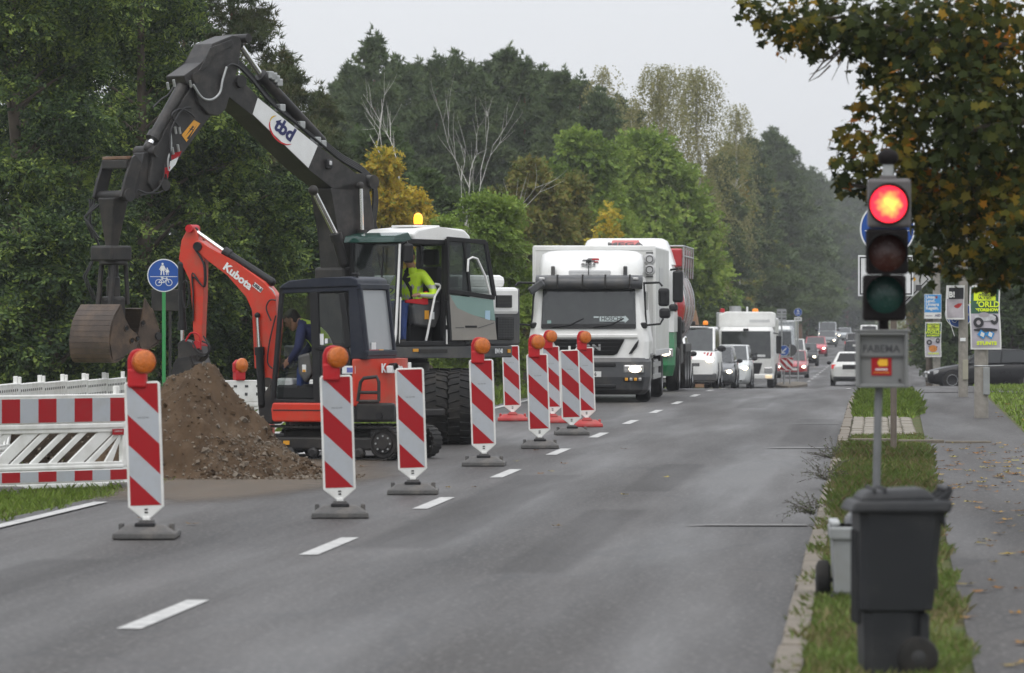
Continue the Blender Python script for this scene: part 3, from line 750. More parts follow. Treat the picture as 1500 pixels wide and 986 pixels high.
for i, (px, yt, d) in enumerate(far):
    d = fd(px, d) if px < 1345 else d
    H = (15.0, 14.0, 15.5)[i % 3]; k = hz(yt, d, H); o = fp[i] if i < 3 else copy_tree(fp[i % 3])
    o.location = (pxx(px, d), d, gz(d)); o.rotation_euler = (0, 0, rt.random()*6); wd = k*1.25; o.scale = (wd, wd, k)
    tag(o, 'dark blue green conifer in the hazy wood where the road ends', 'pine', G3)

# ---- named trees of the middle distance ----
def broad(name, label, m, px, d, ytop, R_, n, seed, sprays, leaf, z0=.12, dz=0, taper=.5, flat=.8, kk=9, rr=(.24,.4), bark=None, group=None):
    if 930 < px < 1300: d1 = fd(px, d, 5.0 + R_*.45); R_ *= d1/d; leaf *= (d1/d)**.7; d = d1
    H = EYE + (HPY - ytop)/FPX*d - gz(d); bl = rblobs(H, R_, n, seed, z0, rr, flat, 1.0, taper); tb = MB(); limbs(tb, bark or M_bark, H, .07 + .012*H, bl, top=.8, seed=seed)
    return tree(name, label, 'tree', (pxx(px, d), d, gz(d)), crown_sprays(bl, sprays, kk, leaf, .42, seed, .25, 2.6, .45, .3), m, tb, group)
broad('yellow_tree', 'slender tree in yellow autumn leaf behind the excavator boom foot', M_yellow, 563, 138, 222, 1.05, 26, 41, 3000, .085, .15, taper=.8, rr=(.22,.42))
broad('yellow_tree', 'small orange yellow tree above the flashing amber beacon', M_yellow, 604, 141, 282, .85, 20, 42, 2000, .085, .2, rr=(.22,.42))
broad('dark_tree', 'dark green round tree beside the yellow tree', M_dense, 560, 168, 196, 1.7, 26, 43, 5200, .12)
broad('dark_tree', 'dark green tree at the foot of the bare white birch', M_dense, 632, 160, 250, 1.2, 18, 44, 3500, .11)
broad('light_green_tree', 'feathery light green tree above the excavator cab door', M_light, 722, 133, 288, 1.5, 30, 45, 5200, .085, .08, flat=.7)
broad('light_green_tree', 'low yellow green bush tree behind the excavator cab roof', M_light, 655, 130, 322, .9, 16, 46, 3000, .08, .08)
broad('olive_tree', 'olive brown autumn tree left of the white box truck', M_olive, 772, 168, 238, 1.75, 26, 47, 5600, .11)
broad('olive_tree', 'rusty brown autumn tree behind the white box truck roof', M_olive, 838, 172, 262, 1.5, 22, 48, 4800, .11)
broad('orange_tree', 'small orange leaved tree showing beside the olive brown trees', M_yellow, 893, 160, 300, .7, 10, 49, 240, .10, .35)
broad('bright_green_tree', 'big bright green round tree behind the box truck', M_bright, 852, 205, 193, 2.3, 30, 50, 7500, .13, .1)
broad('bright_green_tree', 'biggest bright green round tree above the red tanker', M_bright, 940, 200, 200, 3.0, 36, 51, 10500, .13, .08, taper=.25)
broad('bright_green_tree', 'bright green tree sloping down right of the tanker', M_bright, 1012, 196, 268, 1.9, 26, 52, 6000, .12, .05)
broad('autumn_tree', 'tall greenish yellow tree right of the bright green trees', M_autumn, 1100, 268, 246, 2.2, 26, 53, 5200, .16, .1)
broad('autumn_tree', 'thin yellowing tree beside the tall drooping birches', M_autumn, 1068, 280, 215, 1.7, 22, 54, 3400, .16, .25)
broad('dark_tree', 'dark hazy broad tree over the waiting garbage lorry', M_dense, 1080, 300, 300, 3.4, 30, 55, 6500, .20, .05)
broad('dark_tree', 'dark hazy broad tree behind the far blue cycle sign', M_dense, 1165, 400, 318, 4.0, 30, 56, 6000, .24, .03)
broad('dark_tree', 'dark hazy tree hanging over the far end of the queue', M_dense, 1222, 560, 330, 5.5, 30, 57, 6000, .30, .03)
broad('autumn_tree', 'hazy rusty green tree just left of the traffic light head', M_autumn, 1252, 430, 305, 2.5, 24, 58, 4200, .22, .1)
broad('dark_tree', 'dark tree closing the gap behind the excavator counterweight', M_dense, 690, 176, 285, 2.0, 24, 59, 5200, .12, .05)
broad('dark_tree', 'dark bush tree low behind the box truck and excavator', M_dense, 770, 190, 330, 2.2, 20, 60, 4500, .12, .03)
broad('dark_tree', 'dark shrub tree low behind the mini excavator cab roof', M_dense, 520, 150, 330, 1.8, 22, 61, 5200, .11, .03)
broad('dark_tree', 'dark shrub tree low behind the tanker and queue', M_dense, 960, 232, 380, 4.0, 24, 62, 5000, .15, .03)
# right-hand wood behind the poles
G5 = 'dark trees behind the poster poles'
for i, (px, d, yt, R_, lab) in enumerate([(1372, 236, 250, 2.6, 'dark tree behind the pole with the blue poster'), (1440, 216, 225, 3.0, 'dark tree behind the tallest poster pole'),
                                     (1510, 205, 240, 2.8, 'dark tree at the right edge above the black car'), (1335, 330, 300, 3.0, 'hazy autumn tree right behind the traffic light head'),
                                     (1482, 196, 424, .95, 'small round green bush behind the black car roof'), (1408, 212, 470, 1.6, 'low dark bush behind the black car bonnet'), (1530, 224, 430, 2.5, 'dark bush past the right edge behind the black car')]):
    broad('roadside_tree' if yt < 400 else 'bush', lab, M_autumn if i in (3,) else M_dense, px, d, yt, R_, 24 if yt < 400 else 14, 70+i, 5200 if yt < 400 else 2600, .14, .04, group=G5)

# ---- birches ----
def birch(seed, label, px, d, ytop, R_, nline, per=24, leaf=.085, z0=.3):
    d1 = fd(px, d, 5.0); R_ *= d1/d; d = d1
    H = EYE + (HPY - ytop)/FPX*d - gz(d); rg = random.Random(seed); tb = MB(); lines = []
    bl = [(R_*.5*rg.uniform(-1,1), R_*.5*rg.uniform(-1,1), H*rg.uniform(z0, .97), .3, .3, .3) for _ in range(26)]
    limbs(tb, M_birchbark, H, .16, bl, top=.97, seed=seed)
    for i in range(nline):
        z = H*(z0 + (1 - z0)*rg.random()**.8); a = rg.random()*6.283; rr = R_*(1 - .5*((z/H - z0)/(1 - z0))**2.5)*rg.choice((.6,1,1,1.15))
        q = rr*rg.random()**.6; ln = rg.uniform(.8, 2.2)*H/13
        p0 = (q*.75*math.cos(a), q*.75*math.sin(a), z); p1 = (q*1.1*math.cos(a) + rg.uniform(-.3,.3), q*1.1*math.sin(a) + rg.uniform(-.3,.3), z - ln*.35)
        lines.append((p0, p1))
    return tree('birch_tree', label, 'birch', (pxx(px, d), d, gz(d)), crown_weeping(lines, per, seed, leaf), M_birch, tb, 'drooping birches over the road')
birch(81, 'thin drooping birch standing left of the big birch pair', 882, 246, 93, 1.5, 420)
birch(82, 'tall dense drooping birch over the red tanker, left of its pair', 968, 250, 93, 2.3, 1000)
birch(83, 'tall dense drooping birch over the queue, right of its pair', 1022, 256, 96, 2.3, 1000)
birch(84, 'lower thin birch at the right end of the birch row', 1078, 268, 150, 1.5, 520)
birch(85, 'short ragged birch between the pines and the big birches', 925, 252, 142, 1.4, 380)
# ---- bare white birch ----
def bare(mb, p, dv, ln, r, lev, rg):
    if lev == 0 or r < .004: return
    pts = [p]; rs = [r]
    for i in range(4):
        dv = (dv + Vector((rg.gauss(0,.10), rg.gauss(0,.10), .05))).normalized(); p = p + dv*ln/4; pts.append(p); rs.append(r*(1 - .16*(i+1)))
    mb.tube(pts, rs, M_deadbark, 6 if lev > 3 else 4)
    for k in range(2 if lev > 2 else 3):
        q = pts[rg.choice((2,3,4))]; a = rg.uniform(.35, .9)
        n2 = (dv + Vector((rg.gauss(0,1), rg.gauss(0,1), rg.gauss(.2,.5))).normalized()*a).normalized()
        bare(mb, q, n2, ln*rg.uniform(.6, .85), r*.58, lev - 1, rg)
for px, d, yt, sd, lab in [(612, 150, 105, 5, 'bare white birch without leaves, left stem of the pale pair'), (645, 152, 98, 6, 'bare white birch without leaves, right stem of the pale pair'), (672, 148, 290, 9, 'small bare grey tree below the white birches')]:
    H = EYE + (HPY - yt)/FPX*d - gz(d); mb = MB(); rg = random.Random(sd)
    bare(mb, Vector((0,0,0)), Vector((.02,0,1)), H*.36, .070 if H > 6 else .04, 6 if H > 6 else 5, rg)
    t = thing('bare_birch', lab, 'birch', (pxx(px, d), d, gz(d)), 0, None); o = mb.build('trunk', t)
    zt = max(v.co.z for v in o.data.vertices); t.scale = (H/zt*.8, H/zt*.8, H/zt)

# ---- overhanging maple at the right, close to the viewpoint ----
MD = 41.0
mp = []
for px, py, r, dd in [(1105,15,28,0),(1132,34,36,.2),(1165,26,42,-.2),(1160,55,36,.3),(1195,62,30,0),(1215,25,55,.3),(1255,45,50,-.3),(1300,40,75,.2),(1375,60,105,0),(1450,45,110,.4),
                   (1285,105,38,.2),(1315,140,50,-.3),(1360,165,85,.2),(1262,160,22,.2),(1255,205,38,.1),(1242,240,30,-.1),(1268,262,36,.3),(1305,225,55,-.2),(1350,255,70,.2),(1325,300,45,.4),
                   (1420,190,100,-.4),(1480,150,110,.3),(1400,290,75,.3),(1465,300,95,0),(1370,345,48,.4),(1425,370,55,.2),(1480,380,62,-.2),(1505,235,90,.3),(1395,385,26,.5),(1455,405,28,.4),
                   (1238,270,20,.2),(1352,395,25,.6)]:
    d = MD + dd; s = d/FPX; q = at(px, py, d); mp.append((q.x, q.y, q.z, r*s, r*s*1.7, r*s*.85))
rm = random.Random(12)
for i in range(26):   # the rest of the crown, outside the picture
    a = rm.uniform(0, 6.28); q = rm.uniform(.5, 2.9); z = rm.uniform(3.2, 7.6)
    x = 6.6 + q*math.cos(a); y = MD + .6 + q*math.sin(a)
    if x < 4.6 and z < 5.2: x += 2
    mp.append((x, y, z, .75, .75, .6))
def crown_maple(blobs, n, size, seed):
    rg = np.random.default_rng(seed); c, u, b = blob_points(blobs, n, rg, .25)
    nrm = unit(u*.7 + np.array([0, -.35, .55]) + rg.standard_normal((n,3))*.55); ax = unit(np.cross(nrm, rg.standard_normal((n,3))) + np.array([0,0,-.7])); ax = unit(ax - nrm*(ax*nrm).sum(1, keepdims=True)); sd = np.cross(nrm, ax)
    prof = [(0, -.05), (.16, .30), (.10, .52), (.36, .44), (.50, .78), (.55, .36), (1.0, 0)]
    pr = [(-.12, 0)] + [(a, w) for a, w in [(.0,.22),(-.08,.55),(.28,.34),(.42,.72),(.60,.26)]] + [(1.0, 0)] + [(a, -w) for a, w in [(.60,.26),(.42,.72),(.28,.34),(-.08,.55),(.0,.22)]]
    sz = size*(.55 + .7*rg.random((n,1)))
    V = np.stack([c + ax*a*sz + sd*wd*sz + nrm*(-.12*abs(wd) )*sz for a, wd in pr], 1)
    bt = rg.random(len(blobs)); tint = .28 + .22*rg.standard_normal(n) + (bt[b] - .5)*.6
    return V, tint, len(pr)
V, T, k = crown_maple(mp, 34000, .074, 91)
M_maple = leafmat('maple_leaf', [(.022, .032, .008), (.036, .048, .010), (.060, .066, .012), (.14, .115, .016), (.34, .19, .02), (.36, .11, .016)], .3, .6, .08)
t = thing('maple_tree', 'maple with dark green and orange leaves hanging over the traffic light', 'tree', (6.6, MD + .6, .05))
o = bpy.data.objects.new('crown', npmesh('crown', V - np.array([6.6, MD + .6, .05]), k, T, M_maple)); COL.objects.link(o); o.parent = t
tb = MB(); tb.M = Matrix.Translation((-6.6, -MD - .6, -.05))
limbs(tb, M_bark, 7.0, .20, mp[26:], base=(6.6, MD+.6, .05), top=.85, seed=3)
def limb_px(pts, r0, d, n=6): tb.tube([at(a, b, d + i*.05) for i, (a, b) in enumerate(pts)], [r0*(1 - .8*i/(len(pts)-1)) for i in range(len(pts))], M_bark, n)
st = Vector((6.6, MD+.6, 3.2))
for a, b, d in [(1375,60,MD),(1360,165,MD+.2),(1420,190,MD-.4),(1400,290,MD+.3),(1480,150,MD+.3),(1465,300,MD)]:
    e = at(a, b, d); tb.tube([st, st.lerp(e, .5) + Vector((0,0,.25)), e], [.07, .045, .022], M_bark, 6)
limb_px([(1375,60),(1320,45),(1275,42),(1235,70),(1205,92),(1185,118)], .020, MD)
limb_px([(1320,45),(1250,25),(1180,28),(1115,20)], .018, MD)
for pts in [[(1262,52),(1238,82),(1228,98),(1218,118)],[(1240,70),(1222,84),(1200,86),(1184,98)],[(1228,78),(1208,98),(1195,106),(1186,109)],[(1250,65),(1242,92),(1240,112),(1243,124)],[(1222,84),(1210,88),(1196,92)],
            [(1216,96),(1200,112),(1184,120)],[(1258,66),(1260,86),(1264,96)]]: limb_px(pts, .008, MD, 4)
tb.build('trunk', t)
# ================================================================ people
M_skin = mat('skin', (.36, .19, .125), .55, var=.1, scale=20)
M_hair = mat('dark_hair', (.022, .016, .012), .7, var=.3, scale=60)
M_hivis = mat('hi_vis_yellow', (.56, .80, .03), .6, var=.12, scale=14, bump=.4, bscale=18)
M_reflect = mat('reflective_band', (.42, .43, .40), .4, var=.1)
M_blue = mat('work_blue', (.030, .058, .19), .8, var=.22, scale=14, bump=.4, bscale=22)
M_navycloth = mat('navy_cloth', (.016, .022, .07), .85, var=.2, bump=.3, bscale=22)
M_boot = mat('black_boot', (.025, .02, .016), .6, var=.2)
M_blackshirt = mat('black_shirt', (.016, .016, .017), .8, var=.2)
def person(label, loc, rz, chains, matrule, head, face, group=None, hair_cap=True):
    """chains: list of (radius, point) polylines rooted at earlier points -> one skinned body"""
    vs = []; es = []; rad = []; idx = {}
    def vert(p, r):
        k = tuple(round(c, 4) for c in p)
        if k in idx: return idx[k]
        idx[k] = len(vs); vs.append(Vector(p)); rad.append(r); return idx[k]
    for ch in chains:
        prev = None
        for p, r in ch:
            i = vert(p, r)
            if prev is not None and prev != i: es.append((prev, i))
            prev = i
    me = bpy.data.meshes.new('person'); me.from_pydata(vs, es, []); o = bpy.data.objects.new('tmp', me); COL.objects.link(o)
    sk = o.modifiers.new('skin', 'SKIN'); sk.use_smooth_shade = True
    for i, v in enumerate(me.skin_vertices[0].data):
        v.radius = (rad[i], rad[i]); v.use_root = (i == 0)
    sb = o.modifiers.new('sub', 'SUBSURF'); sb.levels = 2; sb.render_levels = 2
    dg = bpy.context.evaluated_depsgraph_get(); dg.update()
    body = bpy.data.meshes.new_from_object(o.evaluated_get(dg)); bpy.data.objects.remove(o)
    mb = MB()
    for p in body.polygons: pass
    co = [v.co.copy() for v in body.vertices]
    groups = {}
    for p in body.polygons: groups.setdefault(matrule(p.center), []).append(tuple(p.vertices))
    # single vertex pool so that the body stays one continuous surface
    base = len(mb.v); mb.v += [tuple(c) for c in co]
    for m_, fs in groups.items():
        k = mb.slot(m_)
        for f in fs: mb.f.append(f); mb.mi.append(k); mb.sm.append(True)
    # head: skull, jaw, nose, ears, eyes, mouth
    hc, fd, up = Vector(head), Vector(face[0]).normalized(), Vector(face[1]).normalized()
    up = (up - fd*up.dot(fd)).normalized(); sd = fd.cross(up)
    H4 = Matrix((( sd.x, fd.x, up.x, hc.x), (sd.y, fd.y, up.y, hc.y), (sd.z, fd.z, up.z, hc.z), (0,0,0,1)))
    mb.M = H4
    rings = []
    for z, rx_, ry, oy in [(-.118,.022,.03,.045),(-.105,.042,.055,.035),(-.075,.058,.075,.018),(-.035,.068,.088,.006),(.01,.074,.096,0),(.05,.076,.098,-.004),(.085,.064,.084,-.008),(.108,.040,.055,-.01),(.118,.012,.018,-.01)]:
        rings.append([(rx_*math.sin(2*math.pi*k/16), oy + ry*math.cos(2*math.pi*k/16), z) for k in range(16)])
    mb.loft(rings, M_skin)
    mb.loft([[(-.011,.088,.022),(.011,.088,.022),(.0,.102,.022)],[(-.017,.086,-.022),(.017,.086,-.022),(0,.122,-.018)],[(-.012,.08,-.032),(.012,.08,-.032),(0,.098,-.034)]], M_skin)
    for s in (-1, 1):
        mb.ball((s*.03, .083, .018), (.014, .010, .008), M_hair, 8, 6); mb.ball((s*.075, -.004, -.005), (.011, .02, .032), M_skin, 8, 6)
        mb.box(s*.018, s*.044, .088, .094, .034, .040, M_hair)
    mb.box(-.022, .022, .078, .088, -.062, -.055, mat('lips', (.26,.10,.08), .5))
    mb.M = Matrix.Identity(4)
    t = mb.build('person'); t.location = loc; t.rotation_euler = (0, 0, rz); tag(t, label, 'person', group)
    hb = MB(); hb.M = H4; rings = []
    for z, rx_, ry, oy in [(-.06,.066,.060,-.045),(-.02,.078,.074,-.034),(.02,.081,.086,-.024),(.06,.082,.098,-.010),(.095,.068,.086,-.012),(.118,.042,.058,-.014),(.13,.01,.015,-.014)]:
        rings.append([(rx_*math.sin(2*math.pi*k/16), oy + ry*math.cos(2*math.pi*k/16), z) for k in range(16)])
    hb.loft(rings, M_hair); hb.build('hair', t)
    return t
def hand(w, dirv, palm, r=.0085):
    """wrist point, finger direction, palm normal -> chains of a relaxed hand"""
    w = Vector(w); d = Vector(dirv).normalized(); n = Vector(palm).normalized(); n = (n - d*n.dot(d)).normalized(); s = d.cross(n)
    out = []; pc = w + d*.045
    out.append([(tuple(w), .027), (tuple(pc), .030)])
    for k, (o_, ln) in enumerate([(-.030,.066),(-.010,.078),(.010,.073),(.029,.058)]):
        b = w + d*.088 + s*o_; m1 = b + d*ln*.45 + n*.012; m2 = m1 + (d*.55 + n*.8).normalized()*ln*.4
        out.append([(tuple(pc), .030), (tuple(b), r*1.25), (tuple(m1), r*1.1), (tuple(m2), r*.85)])
    b = w + d*.035 - s*.036; m1 = b + (d*.7 - s*.7 + n*.3).normalized()*.032
    out.append([(tuple(pc), .030), (tuple(b), r*1.4), (tuple(m1), r*1.15), (tuple(m1 + (d + n*.4).normalized()*.026), r*.95)])
    return out
# ================================================================ big wheeled excavator
FV = Frame(-1.80, 72.5, -.7071, -.7071)
big = thing('wheeled_excavator', 'large charcoal and white wheeled excavator with raised boom and open cab door', 'excavator', (-1.80, 72.5, 0), FV.rz)
def tr(F_, pts, l): return [F_.fz(a, b, l) for a, b in pts]
def bar_between(mb, a, b, wx, wz, m, bev=.01):
    a = Vector(a); b = Vector(b); d = (b-a).normalized(); s = d.cross(Vector((0,0,1))); s = s.normalized() if s.length > 1e-4 else Vector((1,0,0)); u = s.cross(d)
    vs = [a - s*wx - u*wz, a + s*wx - u*wz, b + s*wx - u*wz, b - s*wx - u*wz, a - s*wx + u*wz, a + s*wx + u*wz, b + s*wx + u*wz, b - s*wx + u*wz]
    mb.hexa([vs[i] for i in (0,1,2,3,4,5,6,7)], m, bev)
# --- undercarriage
def dual_tyre(x0, y, z0, r=.505, w=.31, n=24):
    mb = MB()
    prof = [(r*.60, -w/2+.02), (r*.80, -w/2), (r*.94, -w/2+.01), (r*.965, -w/2+.05), (r*.965, w/2-.05), (r*.94, w/2-.01), (r*.80, w/2), (r*.60, w/2-.02)]
    mb.lathe(prof, (x0, y, z0), (1,0,0), 'rubber', 40)
    for k in range(n):
        a = 2*math.pi*k/n
        for s in (-1, 1):
            aa = a + (math.pi/n if s > 0 else 0)
            # chevron lug: wide at the shoulder, narrow at the centre line
            def pt(xo, rr, da): t = aa + da; return (x0 + xo, y + rr*math.cos(t), z0 + rr*math.sin(t))
            xi, xm, xo = s*.005, s*w*.30, s*(w/2+.004); da = .075
            lo = [pt(xi, r*.95, -.02), pt(xi, r*.95, .05), pt(xo, r*.90, da+.07), pt(xo, r*.90, -da+.08)]
            hi = [pt(xi, r*1.005, -.01), pt(xi, r*1.005, .04), pt(xo*.985, r*.99, da+.05), pt(xo*.985, r*.99, -da+.10)]
            mb.add(lo + hi, [(0,1,2,3),(4,5,6,7),(0,1,5,4),(1,2,6,5),(2,3,7,6),(3,0,4,7)], 'rubber')
    return mb
uc = MB(); uc.box(-.62, .62, -1.9, 1.9, .52, .82, 'dark', .03); uc.box(-1.15, 1.15, -1.42, -1.18, .42, .62, 'dark', .03); uc.box(-1.15, 1.15, 1.18, 1.42, .42, .62, 'dark', .03)
uc.lathe([(.62,.80),(.66,.84),(.66,1.1),(.55,1.19)], (0,0,0), (0,0,1), 'dark', 32)
uc.box(-.9, .9, -2.05, -1.85, .40, .50, 'dark', .02)
U = uc.build('undercarriage', big, .006); U.rotation_euler = (0, 0, -FV.rz)
lx = (xc(0)*0 + .05)
for yy in (-1.45, 1.45):
    for xo in (1.095, .775, -.775, -1.095):
        t_ = dual_tyre(xo, yy, .505).build('wheel', big); t_.rotation_euler = (0, 0, -FV.rz)
        rb = MB(); rb.lathe([(.31,-.10),(.30,.0),(.12,.02),(.10,.06),(.001,.07)] if xo > 0 else [(.31,.10),(.30,.0),(.12,-.02),(.10,-.06),(.001,-.07)], (xo, yy, .505), (1,0,0), 'rim_grey', 24)
        rb.lathe([(.31,-.15),(.29,0),(.31,.15)], (xo, yy, .505), (1,0,0), 'rim_grey', 24); rb.build('rim', t_)
# --- platform
mb = MB()
mb.prism([(.92,1.24),(.98,.3),(1.0,-.9),(.7,-1.2),(-1.35,-1.2),(-1.68,-.75),(-1.74,0),(-1.68,.75),(-1.42,1.13),(-.5,1.24)], 'xy', 1.17, 1.335, 'machine_grey', .02)
mb.box(-.05, .5, 1.235, 1.25, 1.24, 1.29, 'dark'); mb.box(.50, .60, 1.238, 1.252, 1.26, 1.30, 'decal_yellow')
a = FV.p(751, 509.5, 1.12); mb.text('EW140D', (-1.12, 1.19, 1.258), (-.1,-.03,0) if False else (-.935,-.355,0), (0,0,1), .085, 'sign_white', 1.0, .004)
mb.box(-1.36, -1.31, 1.10, 1.16, 1.235, 1.285, 'decal_yellow')
mb.build('platform', big)
# --- engine house and counterweight
mb = MB()
mb.prism([(-.44,1.155),(-1.55,1.14),(-1.5,-1.05),(-.44,-1.15)], 'xy', 1.337, 1.98, 'machine_grey', .03)
E = mb.build('engine_house', big)
mb = MB(); mb.prism([(-.46,1.165),(-1.53,1.165),(-1.53,-1.0),(-.46,-1.15)], 'xy', 1.76, 2.14, 'white', .05)
mb.prism([(-.5,1.0),(-1.45,.98),(-1.5,.5),(-1.5,-.8),(-.5,-.9)], 'xy', 2.13, 2.31, 'white', .07); mb.build('hood', big)
mb = MB(); mb.prism([(-1.535,1.15),(-1.60,1.10),(-1.72,.74),(-1.78,0),(-1.70,-.74),(-1.50,-1.12),(-1.3,-1.10),(-1.535,0)], 'xy', 1.337, 2.13, 'machine_grey', .04); mb.build('counterweight', big)
mb = MB()
mb.box(-1.06, -1.37, 1.160, 1.182, 1.86, 2.03, 'black', .01)
for i in range(9): mb.box(-1.07, -1.36, 1.176, 1.19, 1.872 + i*.019, 1.879 + i*.019, 'machine_grey')
mb.build('grille', big)
mb = MB(); mb.box(-1.09, -1.42, 1.145, 1.172, 1.42, 1.73, 'black', .01)
for i in range(13): mb.box(-1.10, -1.41, 1.168, 1.18, 1.432 + i*.0225, 1.440 + i*.0225, 'machine_grey')
for i in range(11): mb.box(-1.10 - i*.03, -1.106 - i*.03, 1.168, 1.179, 1.43, 1.72, 'machine_grey')
mb.build('grille', big)
# --- cab
mb = MB()
L0, L1 = .30, 1.22
for l in (L0, L1):
    bar_between(mb, (.90, l, 1.34), (.80, l, 2.78), .035, .035, 'black'); bar_between(mb, (-.02, l, 1.34), (-.04, l, 2.78), .035, .045, 'black'); bar_between(mb, (-.41, l, 1.34), (-.45, l, 2.74), .04, .04, 'black')
    bar_between(mb, (.80, l, 2.76), (-.45, l, 2.74), .035, .035, 'black'); bar_between(mb, (.90, l, 1.37), (-.41, l, 1.37), .035, .035, 'black')
    bar_between(mb, (-.02, l, 2.0), (-.43, l, 2.0), .03, .03, 'black')
for f, z in ((.90, 1.37), (.80, 2.76), (-.45, 2.74), (-.41, 1.37)): bar_between(mb, (f, L0, z), (f, L1, z), .03, .03, 'black')
mb.box(-.41, .9, L0, L1, 1.336, 1.36, 'interior'); mb.build('cab_frame', big)
mb = MB(); mb.box(-.44, -.37, L0+.02, L1-.02, 1.38, 2.02, 'interior', .01); mb.box(-.36, -.04, L0 - .005, L0+.02, 1.38, 2.0, 'interior'); mb.build('cab_wall', big)
mb = MB()
mb.prism([(.58,2.76),(.62,2.86),(.50,2.93),(.1,2.96),(-.38,2.93),(-.5,2.84),(-.5,2.74)], 'xz', L0-.02, L1+.03, 'white', .035)
mb.box(-.2, .3, .5, .95, 2.955, 2.985, 'white', .012); mb.build('roof', big)
mb = MB(); mb.prism([(.62,2.78),(.70,2.88),(.95,2.83),(.98,2.74),(.80,2.75)], 'xz', L0-.03, L1+.04, 'visor_green', .01); mb.build('sun_visor', big)
mb = MB(); mb.hexa([(.895,L0+.03,1.42),(.905,L0+.03,1.42),(.905,L1-.03,1.42),(.895,L1-.03,1.42),(.815,L0+.03,2.74),(.825,L0+.03,2.74),(.825,L1-.03,2.74),(.815,L1-.03,2.74)], 'glass'); mb.build('windscreen', big)
mb = MB(); mb.tube([(.93,L1-.12,1.55),(.90,L1-.28,2.3),(.87,L1-.38,2.6)], .008, 'black', 6); mb.tube([(.90,L1-.28,2.15),(.86,L1-.28,2.68)], .012, 'black', 6); mb.build('wiper', big)
mb = MB(); mb.box(-.44, -.435, L0+.05, L1-.05, 2.04, 2.72, 'glass'); mb.build('rear_window', big)
mb = MB(); mb.box(.85, 0, L0-.003, L0+.003, 1.42, 2.72, 'glass'); mb.build('side_window', big)
mb = MB(); mb.tube([(.96, L1+.03, 1.345),(.935,L1+.04,1.5),(.87,L1+.04,2.5),(.85,L1+.03,2.72)], .018, 'white', 8); mb.tube([(.86,L1+.02,1.36),(.86,L1+.03,1.45),(.84,L1+.03,2.0)], .014, 'white', 8); mb.build('handrail', big)
mb = MB(); mb.tube([FV.p(624,499,1.16), FV.p(626,490,1.18), FV.p(637,434,1.18), FV.p(643,424,1.16), FV.p(646,420,1.15), FV.p(643,417,1.14), FV.p(637,416,1.12)], .017, 'white', 8); mb.build('handrail', big)
mb = MB(); mb.tube([(-.03, L1+.035, 1.36),(-.03, L1+.04, 1.56)], .014, 'white', 8); mb.tube([(-.03, L1+.035, 1.62),(-.03, L1+.04, 1.82)], .014, 'white', 8); mb.build('handrail', big)
# seat, console, levers
mb = MB(); mb.box(.42, -.10, .52, .98, 1.72, 1.86, 'interior', .05); 
mb.hexa([(-.05,.53,1.82),(-.22,.53,1.82),(-.22,.97,1.82),(-.05,.97,1.82),(-.16,.56,2.42),(-.28,.56,2.42),(-.28,.94,2.42),(-.16,.94,2.42)], 'interior', .04)
mb.box(-.17, -.28, .62, .88, 2.44, 2.66, 'interior', .04); mb.box(.3, -.1, .6, .9, 1.36, 1.72, 'interior', .03); mb.build('seat', big)
mb = MB(); mb.prism([(.45,1.62),(.05,1.58),(-.05,1.75),(-.05,1.95),(.40,1.98),(.50,1.88)], 'xz', 1.0, 1.12, 'machine_grey', .03)
mb.box(.18, .26, 1.118, 1.126, 1.70, 1.82, 'decal_yellow'); mb.box(.08, .15, 1.118, 1.126, 1.70, 1.80, 'sign_white'); mb.build('console', big)
mb = MB(); mb.prism([(.62,1.925),(.62,1.965),(.28,1.975),(.26,2.08),(.21,2.08),(.20,1.90),(.28,1.90)], 'xz', 1.10, 1.135, 'lamp_red', .008); mb.build('safety_lever', big)
mb = MB(); mb.tube([(.42,1.04,1.95),(.44,1.04,2.08)], .018, 'black', 8); mb.ball((.445,1.04,2.11), (.026,.026,.045), 'black', 10, 8); mb.build('joystick', big)
mb = MB(); mb.tube([(.82,.62,1.38),(.72,.68,1.95),(.70,.70,2.02)], .03, 'interior', 8); mb.lathe([(.17,-.012),(.185,0),(.17,.012),(.155,0),(.17,-.012)], (.68,.70,2.06), (.4,0,1), 'black', 24); mb.build('steering_wheel', big)
# door swung open against the rear of the cab
DL = 1.29
def dpl(pts): return [FV.fz(a, b, DL) for a, b in pts]
fr = dpl([(655,350),(711,355),(724,434),(727,498),(660,499),(655,440)])
mb = MB()
def frame_bar(mb, a, b, r, m='black', l=DL): bar_between(mb, (a[0], l, a[1]), (b[0], l, b[1]), .02, r, m, .008)
for i, j in ((0,1),(1,2),(0,5)): frame_bar(mb, fr[i], fr[j], .032)
frame_bar(mb, fr[5], fr[4], .03); a, b = dpl([(656,426),(724,436)]); frame_bar(mb, a, b, .03); a, b = dpl([(679,355),(688,428)]); frame_bar(mb, a, b, .022)
D = mb.build('door', big)
pl_ = dpl([(657,430),(668,452),(690,461),(716,469),(724,470),(727,498),(660,499)])
mb = MB(); mb.prism(pl_, 'xz', DL-.02, DL+.02, 'door_grey', .008); q = dpl([(680,477),(697,480)]); mb.box(q[0][0], q[1][0], DL+.018, DL+.028, q[0][1], q[1][1], 'black', .004); 
q = dpl([(666,479.5),(678,480.5)]); mb.box(q[0][0], q[1][0], DL+.018, DL+.023, q[0][1], q[1][1], 'machine_grey'); q = dpl([(699,480.5),(722,473)]); bar_between(mb, (q[0][0], DL+.021, q[0][1]), (q[1][0], DL+.021, q[1][1]), .003, .004, 'machine_grey', 0); mb.build('door_panel', D)
